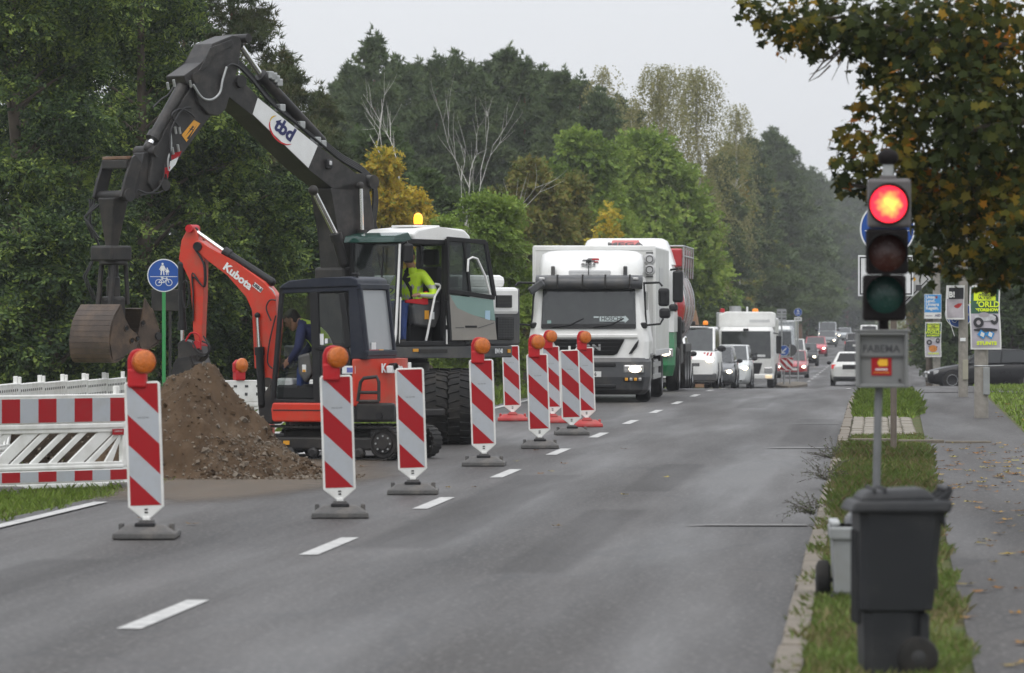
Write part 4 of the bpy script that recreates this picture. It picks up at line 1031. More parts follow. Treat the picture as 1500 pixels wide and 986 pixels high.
gl = dpl([(658,432),(722,439),(725,470),(690,461),(670,453)]); mb = MB(); mb.prism(gl, 'xz', DL-.006, DL+.006, 'green_tint'); q = dpl([(710,455),(717,471)]); mb.box(q[0][0], q[1][0], DL+.006, DL+.012, q[0][1], q[1][1], mat('pale_blue_sticker', (.35,.5,.62), .5)); mb.build('pane', D)
for pts in ([(658,353),(678,356),(686,427),(658,424)], [(682,357),(709,358),(721,431),(690,428)]):
    mb = MB(); mb.prism(dpl(pts), 'xz', DL-.004, DL+.004, 'glass'); mb.build('pane', D)
mb = MB(); mb.tube([FV.p(685,398,DL+.05), FV.p(686,380,DL+.05), FV.p(692,377,DL+.05), FV.p(699,379,DL+.05), FV.p(711,405,DL+.05), FV.p(718,431,DL+.05)], .016, 'white', 8); mb.build('handle', D)
# mirror
mb = MB(); q = FV.p(598, 371, 1.34); mb.M = Matrix.Translation(q) @ Matrix.Rotation(-FV.rz, 4, 'Z'); mb.box(-.07, .07, -.03, .05, -.13, .13, 'black', .03); mb.M = Matrix.Identity(4); mb.tube([q + Vector((0,0,.1)), q + Vector((.0,-.02,.16)), (.80, L1, 2.70)], .014, 'black', 6); mb.build('mirror', big)
# beacon
q = FV.p(612.5, 336, .75); zt = q.z
mb = MB(); mb.cyl((q.x,q.y,zt-.06), (q.x,q.y,zt+.03), .022, 'black', 12); mb.lathe([(.05,.03),(.058,.05),(.05,.075)], (q.x,q.y,zt), (0,0,1), 'black', 20)
B_ = mb.build('beacon', big); mb = MB(); mb.lathe([(.055,.07),(.062,.10),(.062,.16),(.050,.20),(.02,.222),(.001,.225)], (q.x,q.y,zt), (0,0,1), mat('lit_beacon', (.8,.35,.03), .2, emit=(1,.36,.02), es=2.2), 20); mb.build('lens', B_)
mb = MB(); mb.ball((q.x,q.y,zt+.14), (.028,.028,.034), mat('beacon_bulb', (1,.8,.4), .3, emit=(1,.75,.25), es=22), 12, 8); mb.build('bulb', B_)
# --- boom
NB, FB = .18, -.24
mb = MB(); pts = tr(FV, [(484,276),(536,262),(541,275),(549,330),(545,400),(500,400),(496,336)], NB); mb.prism(pts, 'xz', NB, FB, 'boom_grey', .015)
q = FV.p(508, 398, 0); mb.cyl((q.x, .30, q.z), (q.x, -.30, q.z), .10, 'dark'); mb.box(q.x-.3, q.x+.3, -.34, .26, 1.335, q.z+.06, 'dark', .04); mb.build('boom_foot', big)
mb = MB(); pts = tr(FV, [(540,262),(533,254),(522,256),(465,213),(378,142),(350,113),(338,105),(330,116),(332,140),(370,169),(452,248),(489,278),(516,280),(538,274)], NB)
mb.prism(pts, 'xz', NB, FB, 'boom_grey', .012)
q = FV.p(531, 267, 0); mb.cyl((q.x, .235, q.z), (q.x, -.235, q.z), .095, 'dark', 24)
for s in (1,): 
    q = FV.p(338, 120, 0); mb.cyl((q.x, .225, q.z), (q.x, -.225, q.z), .085, 'dark', 24)
q = FV.p(479, 240, NB); mb.box(q.x-.06, q.x+.05, NB, NB+.06, q.z-.07, q.z+.06, 'black', .015); mb.box(q.x-.03, q.x+.02, NB+.05, NB+.075, q.z-.02, q.z+.04, 'lamp_off', .008)
BM = mb.build('boom', big)
mb = MB(); w4 = tr(FV, [(377.5,143.5),(465,213.8),(451.5,246),(370,167.5)], NB)
mb.prism(w4, 'xz', NB+.001, NB+.006, 'sign_white')
ax = Vector((w4[1][0]-w4[0][0], 0, w4[1][1]-w4[0][1])).normalized(); upv = Vector((ax.z, 0, -ax.x)); upv = upv if upv.z > 0 else -upv
c_ = FV.p(416, 190, NB); c_.y = NB + .010
mb.text('tbd', c_, ax, upv, .27, mat('logo_navy', (.012,.016,.10), .4), 1.02, .011, shear=.1)
def swoosh(mb, cc, r1, r2, a0, a1, w0, m, sq=.62):
    n = 22; o_ = []; i_ = []
    for k in range(n+1):
        t = k/n; a = a0 + (a1-a0)*t; wd = w0*math.sin(math.pi*min(1, t*.95+.05))**.8 + .002
        p = cc + ax*(r1*math.cos(a)) + upv*(r1*sq*math.sin(a)); d = (ax*math.cos(a) + upv*sq*math.sin(a))
        o_.append(p + d*wd); i_.append(p - d*wd*.3)
    mb.loft([[tuple(i_[k]), tuple(o_[k])] for k in range(n+1)], m, False, False, False)
swoosh(mb, c_ + Vector((0,.001,0)) - ax*.02 - upv*.02, .26, .2, R(188), R(330), .030, mat('logo_red', (.5,.012,.02), .4))
swoosh(mb, c_ + Vector((0,.001,0)) - ax*.02 - upv*.02, .26, .2, R(140), R(190), .016, mat('logo_gold', (.62,.42,.05), .4))
mb.build('logo_panel', BM)
# arm (stick)
mb = MB()
A1, A2 = .15, -.15
head = tr(FV, [(351,62),(347,53),(338,52),(308,64),(301,78),(294,92),(266,111),(269,121),(282,126),(288,152),(303,168),(317,170),(328,160),(334,138),(346,98)], A1)
mb.prism(head, 'xz', A1+.045, A2-.02, 'boom_grey', .012)
beam = tr(FV, [(286,126),(308,150),(313,168),(304,173),(267,226),(247,252),(237,278),(226,281),(218,268),(226,222),(252,174),(276,134)], A1)
mb.prism(beam, 'xz', A1, A2, 'boom_grey', .015)
mb.prism(tr(FV, [(296,95),(307,70),(338,58),(342,66),(312,80),(304,98),(290,104)], A1+.05), 'xz', A1+.046, A1+.07, 'boom_grey', .006)
for a_, b_, r_ in ((347,57,.06), (271,115,.07), (226,272,.075)):
    q = FV.p(a_, b_, 0); mb.cyl((q.x, .24, q.z), (q.x, -.24, q.z), r_, 'dark', 20)
AR = mb.build('arm', big)
mb = MB(); y4 = tr(FV, [(268,184.5),(288.5,176),(293,184),(275,208)], A1) if False else tr(FV, [(284,176),(293,181),(273,208),(266,198)], A1)
mb.prism(y4, 'xz', A1+.001, A1+.006, 'decal_yellow'); qa = FV.p(279,192,A1+.009)
for pts in ([(271,200),(282,184),(284,186)], [(273,203),(288,183),(276,204)], [(276,188),(284,190),(283,192)]): mb.prism(tr(FV, pts, A1), 'xz', A1+.0062, A1+.008, 'ink')
mb.build('warning_sticker', AR)
mb = MB(); mb.prism(tr(FV, [(249,236),(262,228),(257,241),(247,252)], A1), 'xz', A1+.001, A1+.006, 'sign_white'); mb.prism(tr(FV, [(252,225),(266,221),(262,230),(249,236)], A1), 'xz', A1+.001, A1+.006, 'reflex_red'); mb.prism(tr(FV, [(239,246),(247,244),(243,262),(236,258)], A1), 'xz', A1+.03, A1+.036, 'reflex_red'); mb.build('marker_strip', AR)
# rams
def ram(parent, p0, p1, p2, rb, rr, name='hydraulic_ram', m='dark'):
    mb = MB(); mb.tube([p1, p2], rb, m, 16); dv = (Vector(p2)-Vector(p1)).normalized(); mb.tube([Vector(p1)-dv*.03, Vector(p1)+dv*.07], rb*1.25, m, 16)
    mb.ball(p2, rb*1.05, m, 12, 8); o = mb.build(name, parent); mb = MB(); mb.tube([p0, p1], rr, 'chrome', 14); mb.ball(p0, rr*1.7, m, 12, 8); mb.build('rod', o); return o
ram(big, FV.p(350,64,.0), FV.p(383,112,.0), FV.p(470,206,.0), .075, .042)
ram(big, FV.p(218,216,.05), FV.p(225,202,.05), FV.p(274,115,.05), .082, .045, m='boom_grey')
for l in (.30, -.34):
    ram(big, FV.p(459,279,l), FV.p(492,345,l), FV.p(503,385,l), .07, .042)
ram(big, FV.p(528,272,.24), FV.p(530,340,.24), FV.p(532,385,.24), .05, .032)
# hoses
mb = MB()
def hose(F_, pts, l, r=.018, m='hose', dl=0.0): 
    ps = [F_.p(a, b, l + dl*i) for i, (a, b) in enumerate(pts)]
    # smooth
    out = []
    for i in range(len(ps)-1):
        p0 = ps[max(0,i-1)]; p1 = ps[i]; p2 = ps[i+1]; p3 = ps[min(len(ps)-1,i+2)]
        for k in range(5):
            t = k/5; out.append(.5*((2*p1) + (p2-p0)*t + (2*p0-5*p1+4*p2-p3)*t*t + (3*p1-p0-3*p2+p3)*t**3))
    out.append(ps[-1]); mb.tube(out, r, m, 7)
for k in range(4):
    o_ = k*2.6
    hose(FV, [(331+o_,97+o_*.3),(346+o_*.5,95-o_*.6),(372+o_*.3,121-o_*.5),(395,149-o_*.9),(430,178-o_*.7),(470,211-o_),(500,235-o_),(530,253-o_),(545+o_*.3,268-o_*.3),(547+o_*.7,292),(544+o_*.7,325),(545+o_,338)], .10 - k*.06, .020)
hose(FV, [(326,128),(330,105),(337,95),(346,96),(353,101)], .23, .016); hose(FV, [(283,124),(296,143),(310,146),(322,136),(326,118),(332,98)], .24, .017, 'steel')
hose(FV, [(266,190),(252,170),(263,160),(277,165),(285,172)], .20, .013); hose(FV, [(250,236),(249,200),(256,178),(268,160),(279,158)], .20, .013)
hose(FV, [(224,158),(236,146),(247,138),(258,122)], .18, .012); hose(FV, [(247,250),(246,235),(251,215),(250,195)], .19, .013, 'steel')
hose(FV, [(243,255),(244,272),(234,282),(215,283),(201,278)], .22, .013); hose(FV, [(240,240),(239,262),(228,279),(205,287)], .22, .012)
for a_, b_ in ((256,127),(247,131),(280,128),(264,196),(258,196),(254,226),(262,222)):
    q = FV.p(a_, b_, .19); mb.tube([q, q + Vector((.03, .01, .09))], .018, 'steel', 8)
for a_, b_ in ((400,112),(404,116),(408,121),(395,110),(464,206),(472,211),(441,183),(412,158)):
    q = FV.p(a_, b_, .06); mb.box(q.x-.05, q.x+.05, -.02, .10, q.z-.05, q.z+.05, 'steel', .012)
mb.build('hydraulic_hoses', big)
# coupler linkage
mb = MB()
lk = [(199,227),(208,238),(197,280),(194,291),(186,295),(178,288),(184,264),(194,231)]
for l in (.24, -.31): 
    p_ = tr(FV, lk, .24); mb.prism(p_, 'xz', l, l-.05, 'dark', .01)
a_, b_ = FV.fz(194, 240, .24); mb.box(a_-.05, a_+.06, .19, -.31, b_-.06, b_+.055, 'dark', .012)
a_, b_ = FV.fz(200, 231, .24); mb.box(a_-.03, a_+.12, .20, -.31, b_-.02, b_+.02, 'rust', .006)
a2, b2 = FV.fz(187, 286, .24); mb.cyl((a2, .28, b2), (a2, -.36, b2), .065, 'dark', 20); mb.cyl((a2, .29, b2), (a2, .255, b2), .085, 'dark', 20)
mb.prism(tr(FV, [(211,224),(226,222),(232,262),(228,282),(214,285),(200,291),(205,262)], .1), 'xz', .10, -.12, 'dark', .012)
q = FV.p(216, 222, 0); mb.cyl((q.x, .21, q.z), (q.x, -.21, q.z), .075, 'dark', 20)
mb.build('coupler_link', big)
# rotator and grab
mb = MB(); gc = FV.p(166, 300, -.04); zt, zb = gc.z + .09, FV.p(166, 362, -.04).z
mb.hexa([(gc.x-.03,-.10,zb),(gc.x+.09,-.10,zb),(gc.x+.09,.03,zb),(gc.x-.03,.03,zb),(gc.x-.12,-.20,zt),(gc.x+.14,-.20,zt),(gc.x+.14,.14,zt),(gc.x-.12,.14,zt)], 'dark', .02)
z1, z2 = FV.p(166,383,-.04).z, FV.p(166,360,-.04).z; mb.box(gc.x-.16, gc.x+.20, -.28, .16, z1, z2, 'dark', .03)
mb.lathe([(.001,z1-.05),(.17,z1-.05),(.19,z1-.03),(.19,z1+.01)], (gc.x,-.04,0), (0,0,1), 'dark', 28)
zg = FV.p(166,440,-.04).z; mb.lathe([(.07,z1-.05),(.07,z1-.2),(.09,z1-.22),(.09,zg+.05),(.13,zg)], (gc.x,-.04,0), (0,0,1), 'dark', 24)
for s in (-1, 1): mb.tube([(gc.x+.10,-.04+s*.12,z1-.05),(gc.x+.16,-.04+s*.12,zg-.1)], .035, 'dark', 12); mb.tube([(gc.x-.13,-.04+s*.10,z1-.02),(gc.x-.16,-.04+s*.10,zg-.05)], .03, 'dark', 12)
mb.box(gc.x-.12, gc.x+.12, -.16, .08, zg-.28, zg+.05, 'dark', .03)
for k in range(3): mb.tube([(gc.x+.1, -.3+.06*k, z2+.55), (gc.x+.22, -.36, z2+.38), (gc.x+.1+.03*k, -.34+.1*k, z2+.1)], .015, 'hose', 7); mb.tube([(gc.x+.05*k, -.40, z2+.62), (gc.x+.12, -.42+.03*k, z2+.3), (gc.x+.02, -.30, z2)], .014, 'hose', 7)
for k in range(2): mb.tube([(gc.x+.17+.02*k,-.28+.05*k,z1), (gc.x+.26,-.34+.05*k,z1-.2), (gc.x+.15,-.26+.05*k,zg)], .014, 'hose', 7)
RT = mb.build('rotator', big)
W1, W2 = .38, -.42
front = tr(FV, [(178,447),(183,466),(191,482),(201,489),(204,503),(196,513),(182,522),(166,529),(161,502),(166,470)], W1)
rear = tr(FV, [(213,437),(222,452),(232,482),(232,500),(220,509),(207,510),(204,503),(203,489),(208,474)], W1)
def rounded(pts, k=4):
    out = []; P_ = [Vector((a, b)) for a, b in pts]
    for i in range(len(P_)-1):
        p0, p1, p2, p3 = P_[max(0,i-1)], P_[i], P_[i+1], P_[min(len(P_)-1,i+2)]
        for j in range(k):
            t = j/k; q = .5*((2*p1) + (p2-p0)*t + (2*p0-5*p1+4*p2-p3)*t*t + (3*p1-p0-3*p2+p3)*t**3); out.append((q.x, q.y))
    return out + [tuple(P_[-1])]
def shell(side, outer, holes):
    mb = MB(); outer = rounded(outer)
    for l in (W1, W2+.03): mb.prism([(a, b) for a, b in side], 'xz', l, l-.03, 'bucket', .004)
    for i in range(len(outer)-1):
        a, b = Vector((outer[i][0],0,outer[i][1])), Vector((outer[i+1][0],0,outer[i+1][1])); n = Vector((b.z-a.z, 0, a.x-b.x)).normalized()*.02
        mb.hexa([(a.x,W2,a.z),(b.x,W2,b.z),(b.x,W1-.002,b.z),(a.x,W1-.002,a.z),(a.x+n.x,W2,a.z+n.z),(b.x+n.x,W2,b.z+n.z),(b.x+n.x,W1-.002,b.z+n.z),(a.x+n.x,W1-.002,a.z+n.z)], 'bucket', .003)
    for h in holes: q = FV.p(*h, W1); mb.cyl((q.x, W1-.005, q.z), (q.x, W1+.012, q.z), .026, 'black', 14); mb.lathe([(.03,0),(.042,.012),(.045,0)], (q.x, W1, q.z), (0,1,0), 'bucket', 16)
    return mb
shell(front, front[6:] + front[:1], [(185,481),(193,499)]).build('grab_shell', RT)
shell(rear, rear[1:6], [(209,473),(201,496)]).build('grab_shell', RT)
mb = MB(); q = FV.p(203, 492, 0); mb.cyl((q.x, W1+.03, q.z), (q.x, W2-.03, q.z), .05, 'dark', 16); mb.build('hinge_pin', RT)

# ---- its driver
o_ = FV.p(598, 445, .76)    # hips
hx, hz_ = .12, 1.92
L_c = Vector((.12, .76, 1.90))
def Lp(f, l, z): return (f, l, z)
ch = [[(Lp(.10,.76,1.92),.13),(Lp(.16,.78,2.08),.135),(Lp(.20,.82,2.25),.15),(Lp(.25,.86,2.36),.10),(Lp(.30,.89,2.43),.055),(Lp(.33,.90,2.50),.06)],
      [(Lp(.10,.76,1.92),.13),(Lp(.16,.90,1.90),.092),(Lp(.52,.98,1.88),.075),(Lp(.56,1.0,1.62),.06),(Lp(.55,1.0,1.44),.045),(Lp(.55,1.0,1.385),.046),(Lp(.68,1.03,1.372),.036)],
      [(Lp(.10,.76,1.92),.13),(Lp(.18,.64,1.90),.092),(Lp(.55,.66,1.90),.075),(Lp(.62,.66,1.62),.06),(Lp(.62,.66,1.44),.045),(Lp(.62,.66,1.385),.046),(Lp(.75,.66,1.372),.036)],
      [(Lp(.20,.82,2.25),.15),(Lp(.14,.98,2.30),.075),(Lp(.08,1.10,2.12),.06),(Lp(.12,1.14,2.02),.052),(Lp(.33,1.13,2.03),.038)],
      [(Lp(.20,.82,2.25),.15),(Lp(.26,.64,2.30),.075),(Lp(.34,.56,2.10),.06),(Lp(.50,.62,2.02),.042),(Lp(.58,.64,2.02),.034)]]
ch += hand((.33,1.13,2.03), (.9,-.1,.05), (0,-.3,-1)); ch += hand((.58,.64,2.02), (.9,.1,.05), (0,.3,-1))
def rule(c):
    if c.z > 2.405 and .84 < c.y < .98: return M_skin
    if c.z < 1.43: return M_boot
    if (c.x > .37 and c.y > 1.06 and c.z > 1.95) or (c.x > .60 and c.z > 1.96): return M_skin
    if c.z < 1.955 and not (c.y > 1.06): return M_blue
    if c.y < .98 and c.z > 2.0 and c.x > .30 - .2*(2.3-c.z)*0 and abs(c.y-.84) < .045: return M_blackshirt
    if 2.00 < c.z < 2.045 or 2.12 < c.z < 2.165: return M_reflect
    return M_hivis
person('person in hi vis yellow jacket and blue trousers sitting in the open excavator cab', (-1.80, 72.5, 0), FV.rz, ch, rule, (.365,.92,2.555), ((.85,.35,-.45),(.3,.1,1)))

# ================================================================ small tracked excavator
FK = Frame(-2.34, 64.2, -math.cos(R(20)), math.sin(R(20)))
kb = thing('mini_excavator', 'small orange red tracked mini excavator with navy cab roof', 'excavator', (-2.34, 64.2, 0), FK.rz)
# tracks
f_lo = FK.fz(583, 650, .75)[0]; f_hi = f_lo + 2.05
def track(l0, l1):
    mb = MB(); r = .205; zc = .215; n = 64; outer = []
    c0, c1 = f_lo + r, f_hi - r; per = 2*(c1-c0) + 2*math.pi*r
    def pos(u, rad):
        u = u % per
        if u < c1-c0: return (c0+u, zc - rad)
        u -= c1-c0
        if u < math.pi*r: a = -math.pi/2 + u/r; return (c1 + rad*math.cos(a), zc + rad*math.sin(a))
        u -= math.pi*r
        if u < c1-c0: return (c1-u, zc + rad)
        u -= c1-c0; a = math.pi/2 + u/r; return (c0 + rad*math.cos(a), zc + rad*math.sin(a))
    rings = []
    N_ = 96
    for k in range(N_+1):
        u = per*k/N_; a = pos(u, r-.022); b = pos(u, r-.004); rings.append([(a[0],l0,a[1]),(b[0],l0,b[1]),(b[0],l1,b[1]),(a[0],l1,a[1])])
    mb.loft(rings, 'rubber', False, False)
    M_ = 72
    for k in range(M_):
        u = per*k/M_; w_ = per/M_*.52
        q = [pos(u, r-.006), pos(u+w_, r-.006), pos(u+w_, r+.006), pos(u, r+.006)]
        mb.add([(x, l0-.004*0, z) for x, z in q] + [(x, l1, z) for x, z in q], [(0,1,2,3),(4,5,6,7),(0,1,5,4),(1,2,6,5),(2,3,7,6),(3,0,4,7)], 'rubber')
    t = mb.build('track', kb)
    mb = MB(); lm, ls = (l0+l1)/2, .05
    s = 1 if l1 > 0 else -1; le = max(l0,l1) if s > 0 else min(l0,l1)
    mb.box(c0+.15, c1-.12, lm-.09, lm+.09, .13, .29, 'dark', .03)
    mb.lathe([(.001,.05),(.07,.05),(.07,.035),(.115,.03),(.12,.012),(.15,.012)], (c0, le-.06*s, zc), (0,s,0), 'dark', 28); mb.lathe([(.15,.012),(.152,.03),(.168,.03),(.172,.0),(.165,-.05)], (c0, le-.06*s, zc), (0,s,0), 'dark', 28)
    for k in range(8): a = 2*math.pi*k/8; mb.cyl((c0+.092*math.cos(a), le-.05*s, zc+.092*math.sin(a)), (c0+.092*math.cos(a), le-.015*s, zc+.092*math.sin(a)), .012, 'steel', 8)
    for k in range(14): a = 2*math.pi*k/14; mb.box(c0+.16*math.cos(a)-.015, c0+.16*math.cos(a)+.015, le-.10*s, le-.04*s, zc+.16*math.sin(a)-.015, zc+.16*math.sin(a)+.015, 'dark')
    mb.lathe([(.001,.05),(.05,.05),(.08,.03),(.15,.03),(.16,-.05)], (c1, le-.06*s, zc), (0,s,0), 'dark', 24)
    for k in range(5): mb.lathe([(.001,.04),(.04,.04),(.065,.02),(.065,-.05)], (c0+.32+k*.30, le-.06*s, .095), (0,s,0), 'dark', 18)
    mb.box(f_hi-.62, f_hi-.54, le-.055*s, le-.045*s, .19, .24, 'decal_yellow'); mb.build('roller_frame', t)
track(.45, .75); track(-.75, -.45)
mb = MB(); mb.box(f_lo+.45, f_hi-.45, -.5, .5, .20, .38, 'dark', .04); mb.lathe([(.36,.36),(.38,.40),(.38,.50)], (0,0,0), (0,0,1), 'dark', 28); mb.build('undercarriage', kb)
zb0, zb1 = FK.fz(430,620,.74)[1], FK.fz(430,590,.74)[1]
ffr = FK.fz(399,600,.74)[0]
mb = MB(); arc = [(-1.07*math.cos(a), 1.02*math.sin(a)) for a in [R(-48 + 96*i/14) for i in range(15)]]
mb.prism([(ffr,.73),(ffr-.03,-.60),(.2,-.76)] + [(max(-1.0,x)*.98, y*.98) for x, y in arc], 'xy', .47, .60, 'dark', .03); mb.build('platform', kb)
mb = MB(); fe = FK.fz(512,600,.74)[0]; mb.prism([(ffr,.50),(ffr+.01,.62),(ffr-.01,.70),(fe,.70),(fe,.47),(ffr-.02,.47)], 'xz', .66, .765, 'orange', .02); q=(.47+.70)/2+.02; mb.box(ffr-.02, fe+.02, .764, .771, q, q+.012, 'ink'); mb.build('side_skirt', kb)
# tail bonnet
mb = MB(); zt = FK.fz(560,526,.72)[1]; tfr = FK.fz(515,560,.74)[0]; tail = [(tfr,.74)] + [(-1.07*math.cos(a), -1.04*math.sin(a)) for a in [R(-46 + 92*i/14) for i in range(15)]] + [(tfr,-.74)]
mb.prism([(x,y) for x,y in tail], 'xy', .66, zt, 'orange', .07, 3); 
for k in range(3): mb.lathe([(1.075,.74+.07*k),(1.082,.745+.07*k),(1.075,.75+.07*k)], (0,0,0), (0,0,1), 'lamp_red', 4) if False else None
mb.build('bonnet', kb)
mb = MB(); mb.prism([(x*1.005,y*1.0) for x,y in tail], 'xy', .47, .655, 'dark', .03); mb.build('counterweight', kb)
mb = MB()
c_ = FK.p(585, 541, .60)
ang = R(15); pos_ = Vector((-1.083*math.cos(ang), 1.053*math.sin(ang), 1.115)); xd = Vector((-math.sin(ang), -math.cos(ang)*.98, 0)).normalized()
mb.text('Kubota', pos_ + Vector((0,0,0)), xd, (0,0,1), .15, 'sign_white', 1.0, .006)
mb.build('lettering', kb); mb = MB()
a2 = R(46); mb.M = Matrix.Translation((-.66,.735,1.10)); mb.box(-.09,.08,-.03,.005,-.045,.05,'sign_white'); mb.box(-.06,.02,.0,.007,-.03,.03,mat('sticker_blue',(.12,.14,.4),.5)); mb.M = Matrix.Identity(4); mb.build('sticker', kb)
mb = MB(); mb.lathe([(.03,0),(.04,.02),(.045,.10),(.04,.11),(.02,.11)], (-1.02,.30,1.14), (-1,.35,0), 'black', 16); mb.box(-1.10,-1.03,.30,.42,1.06,1.15,'sign_white',.01); mb.build('exhaust', kb)
# grab bracket
g_ = [(524,588),(528,560),(533,554),(552,552),(555,560),(555,588)]
mb = MB(); p_ = [FK.p(a,b,.80) for a,b in g_]; mb.tube(p_, .022, 'grey_plastic' if False else 'dark', 8)
for yy in (575,588): a_, b_ = FK.p(526,yy,.80), FK.p(555,yy,.80); mb.tube([a_,b_], .02, 'dark', 8)
a_ = FK.p(522,590,.78); b_ = FK.p(577,618,.78); mb.box(a_.x, b_.x, .70, .80, b_.z, a_.z, 'dark', .03); mb.cyl((b_.x+.18,.79,.55),(b_.x+.18,.815,.55),.045,'black',16); mb.build('step_guard', kb)
# cab
CL, CR = .70, -.28
P1 = lambda a, b: FK.fz(a, b, CL)
tf, bf, tm, bm_, trr, brr = P1(412,424), P1(398.5,589), P1(459,428), P1(465,589), P1(523,420), P1(535,508)
mb = MB()
def post(a, b, w, m='black', ls=(CL-.03, CR+.03)):
    for l in ls: bar_between(mb, (a[0], l, a[1]), (b[0], l, b[1]), .03, w, m, .01)
post(tf, bf, .028); post(P1(452,428), P1(452,430), .02); bar_between(mb, (tm[0],CL-.03,tm[1]), (bm_[0],CL-.03,bm_[1]), .03, .055, 'black', .012)
post(P1(413,426), P1(520,422), .035, 'navy'); post(bf, P1(516,589), .03)
for z, f in ((tf[1], tf[0]), (bf[1], bf[0])): bar_between(mb, (f, CR, z), (f, CL, z), .03, .03, 'black')
bar_between(mb, (brr[0]+.30, CR+.03, trr[1]), (brr[0]+.28, CR+.03, .72), .03, .04, 'black')
mb.build('cab_frame', kb)
rp_ = [P1(512,424), P1(523,420), P1(536,510), P1(538,524), P1(514,526)]
mb = MB(); rear_f = brr[0]
mb.prism([(P1(510,424)[0], P1(510,424)[1]), (trr[0], trr[1]), (P1(534,508)[0], 1.30), (P1(536,510)[0], zt-.005), (P1(513,526)[0], zt-.005)], 'xz', CL, CL-.06, 'navy', .015)
mb.prism([(P1(510,424)[0], P1(510,424)[1]), (trr[0], trr[1]), (P1(534,508)[0], 1.30), (P1(536,510)[0], zt-.005), (P1(513,526)[0], zt-.005)], 'xz', CR, CR+.06, 'navy', .015)
# rear face as a framed wall
rt_, rb_ = Vector((trr[0],0,trr[1])), Vector((P1(534,508)[0],0,1.30))
def rq(l, t): p = rt_.lerp(rb_, t); return Vector((p.x, l, p.z))
for l in (CL-.045, CR+.045): bar_between(mb, rq(l,0), rq(l,1), .03, .045, 'navy', .012)
for t in (.0, 1.0): bar_between(mb, rq(CR,t), rq(CL,t), .045, .035, 'navy', .012)
mb.box(P1(536,510)[0]-.015, P1(536,510)[0]+.05, CR, CL, zt-.005, 1.33, 'navy', .01)
q = P1(535,517); mb.box(q[0]-.018, q[0]-.014, .30, .66, q[1]-.03, q[1]+.04, mat('sticker_red', (.36,.05,.06), .5)); mb.box(q[0]-.018, q[0]-.014, .14, .28, q[1]-.03, q[1]+.04, 'decal_yellow'); mb.build('cab_shell', kb)
mb = MB(); a, b = rq(CL-.07,.06), rq(CR+.07,.95); vs = [rq(CL-.07,.05), rq(CR+.07,.05), rq(CR+.07,.95), rq(CL-.07,.95)]
mb.poly([tuple(v + Vector((-.012,0,0))) for v in vs], glassmat('milky_glass', (.32,.34,.35), .25, .8)); v_ = rq(CL-.22,.9); mb.box(v_.x-.025, v_.x-.016, CL-.34, CL-.20, v_.z-.04, v_.z+.05, 'sign_white'); mb.build('rear_window', kb)
mb = MB(); rf_ = [P1(412,424), P1(411,419), P1(424,411), P1(470,407), P1(514,405), P1(523,409), P1(525,420)]
mb.prism(rf_, 'xz', CL+.02, CR-.02, 'navy', .03, 3); q = P1(516,404); mb.tube([(q[0],CL-.15,q[1]-.03),(q[0],CL-.15,q[1]+.05)], .02, 'black', 8); mb.box(q[0]-.02,q[0]+.05,CL-.2,CL-.1,q[1]+.01,q[1]+.035,'black',.008); mb.build('roof', kb)
mb = MB()
dw = [P1(463,431), P1(497,430), P1(506,470), P1(508,506), P1(463,511)]
mb.poly([(x, CL-.03, z) for x, z in dw], 'glass'); q0, q1 = P1(465,489), P1(473,505); mb.box(q0[0], q1[0], CL-.026, CL-.02, q1[1], q0[1], 'sign_white'); q0, q1 = P1(475,496), P1(479,503); mb.box(q0[0], q1[0], CL-.026, CL-.02, q1[1], q0[1], 'sign_white'); mb.build('door_window', kb)
mb = MB(); mb.prism([P1(463,511), P1(508,506), P1(513,524), P1(515,589), P1(466,589)], 'xz', CL-.05, CL-.012, 'black', .01); bar_between(mb, (P1(500,429)[0],CL-.02,P1(500,429)[1]), (P1(510,508)[0],CL-.02,P1(510,508)[1]), .02, .04, 'black'); bar_between(mb, (P1(462,511)[0],CL-.02,P1(462,511)[1]), (P1(512,506)[0],CL-.02,P1(512,506)[1]), .02, .03, 'black'); mb.build('door', kb)
mb = MB(); mb.box(tf[0]-.03, bf[0]-.25, CR-.003, CR+.003, .75, 1.9, 'glass') if False else None
mb.prism([(P1(415,428)[0]-.0, 1.98), (P1(402,586)[0], .75), (P1(402,586)[0]+.006, .75), (P1(415,428)[0]+.006, 1.98)], 'xz', CR+.05, CL-.06, 'glass'); mb.build('windscreen', kb)
mb = MB(); mb.box(.42, -.22, -.05, .42, .72, .92, 'interior', .04); mb.box(-.1, -.25, -.02, .40, .90, 1.40, 'interior', .05); mb.build('seat', kb)
mb = MB(); q = FK.p(444,545,.55); mb.prism([(q.x+.06,q.z+.20),(q.x-.10,q.z+.24),(q.x-.14,q.z-.02),(q.x-.05,q.z-.14),(q.x+.05,q.z-.02)], 'xz', .50, .60, 'machine_grey', .03); mb.box(q.x-.06,q.x-.01,.60,.605,q.z,q.z+.09,'sign_white'); mb.box(q.x-.055,q.x-.015,.604,.609,q.z+.0,q.z+.03,'decal_yellow'); mb.build('console', kb)
mb = MB(); q = FK.p(422,566,.3); mb.box(q.x-.10,q.x+.12,.15,.40,q.z-.12,q.z+.10,'sign_white',.03); mb.build('canister', kb)
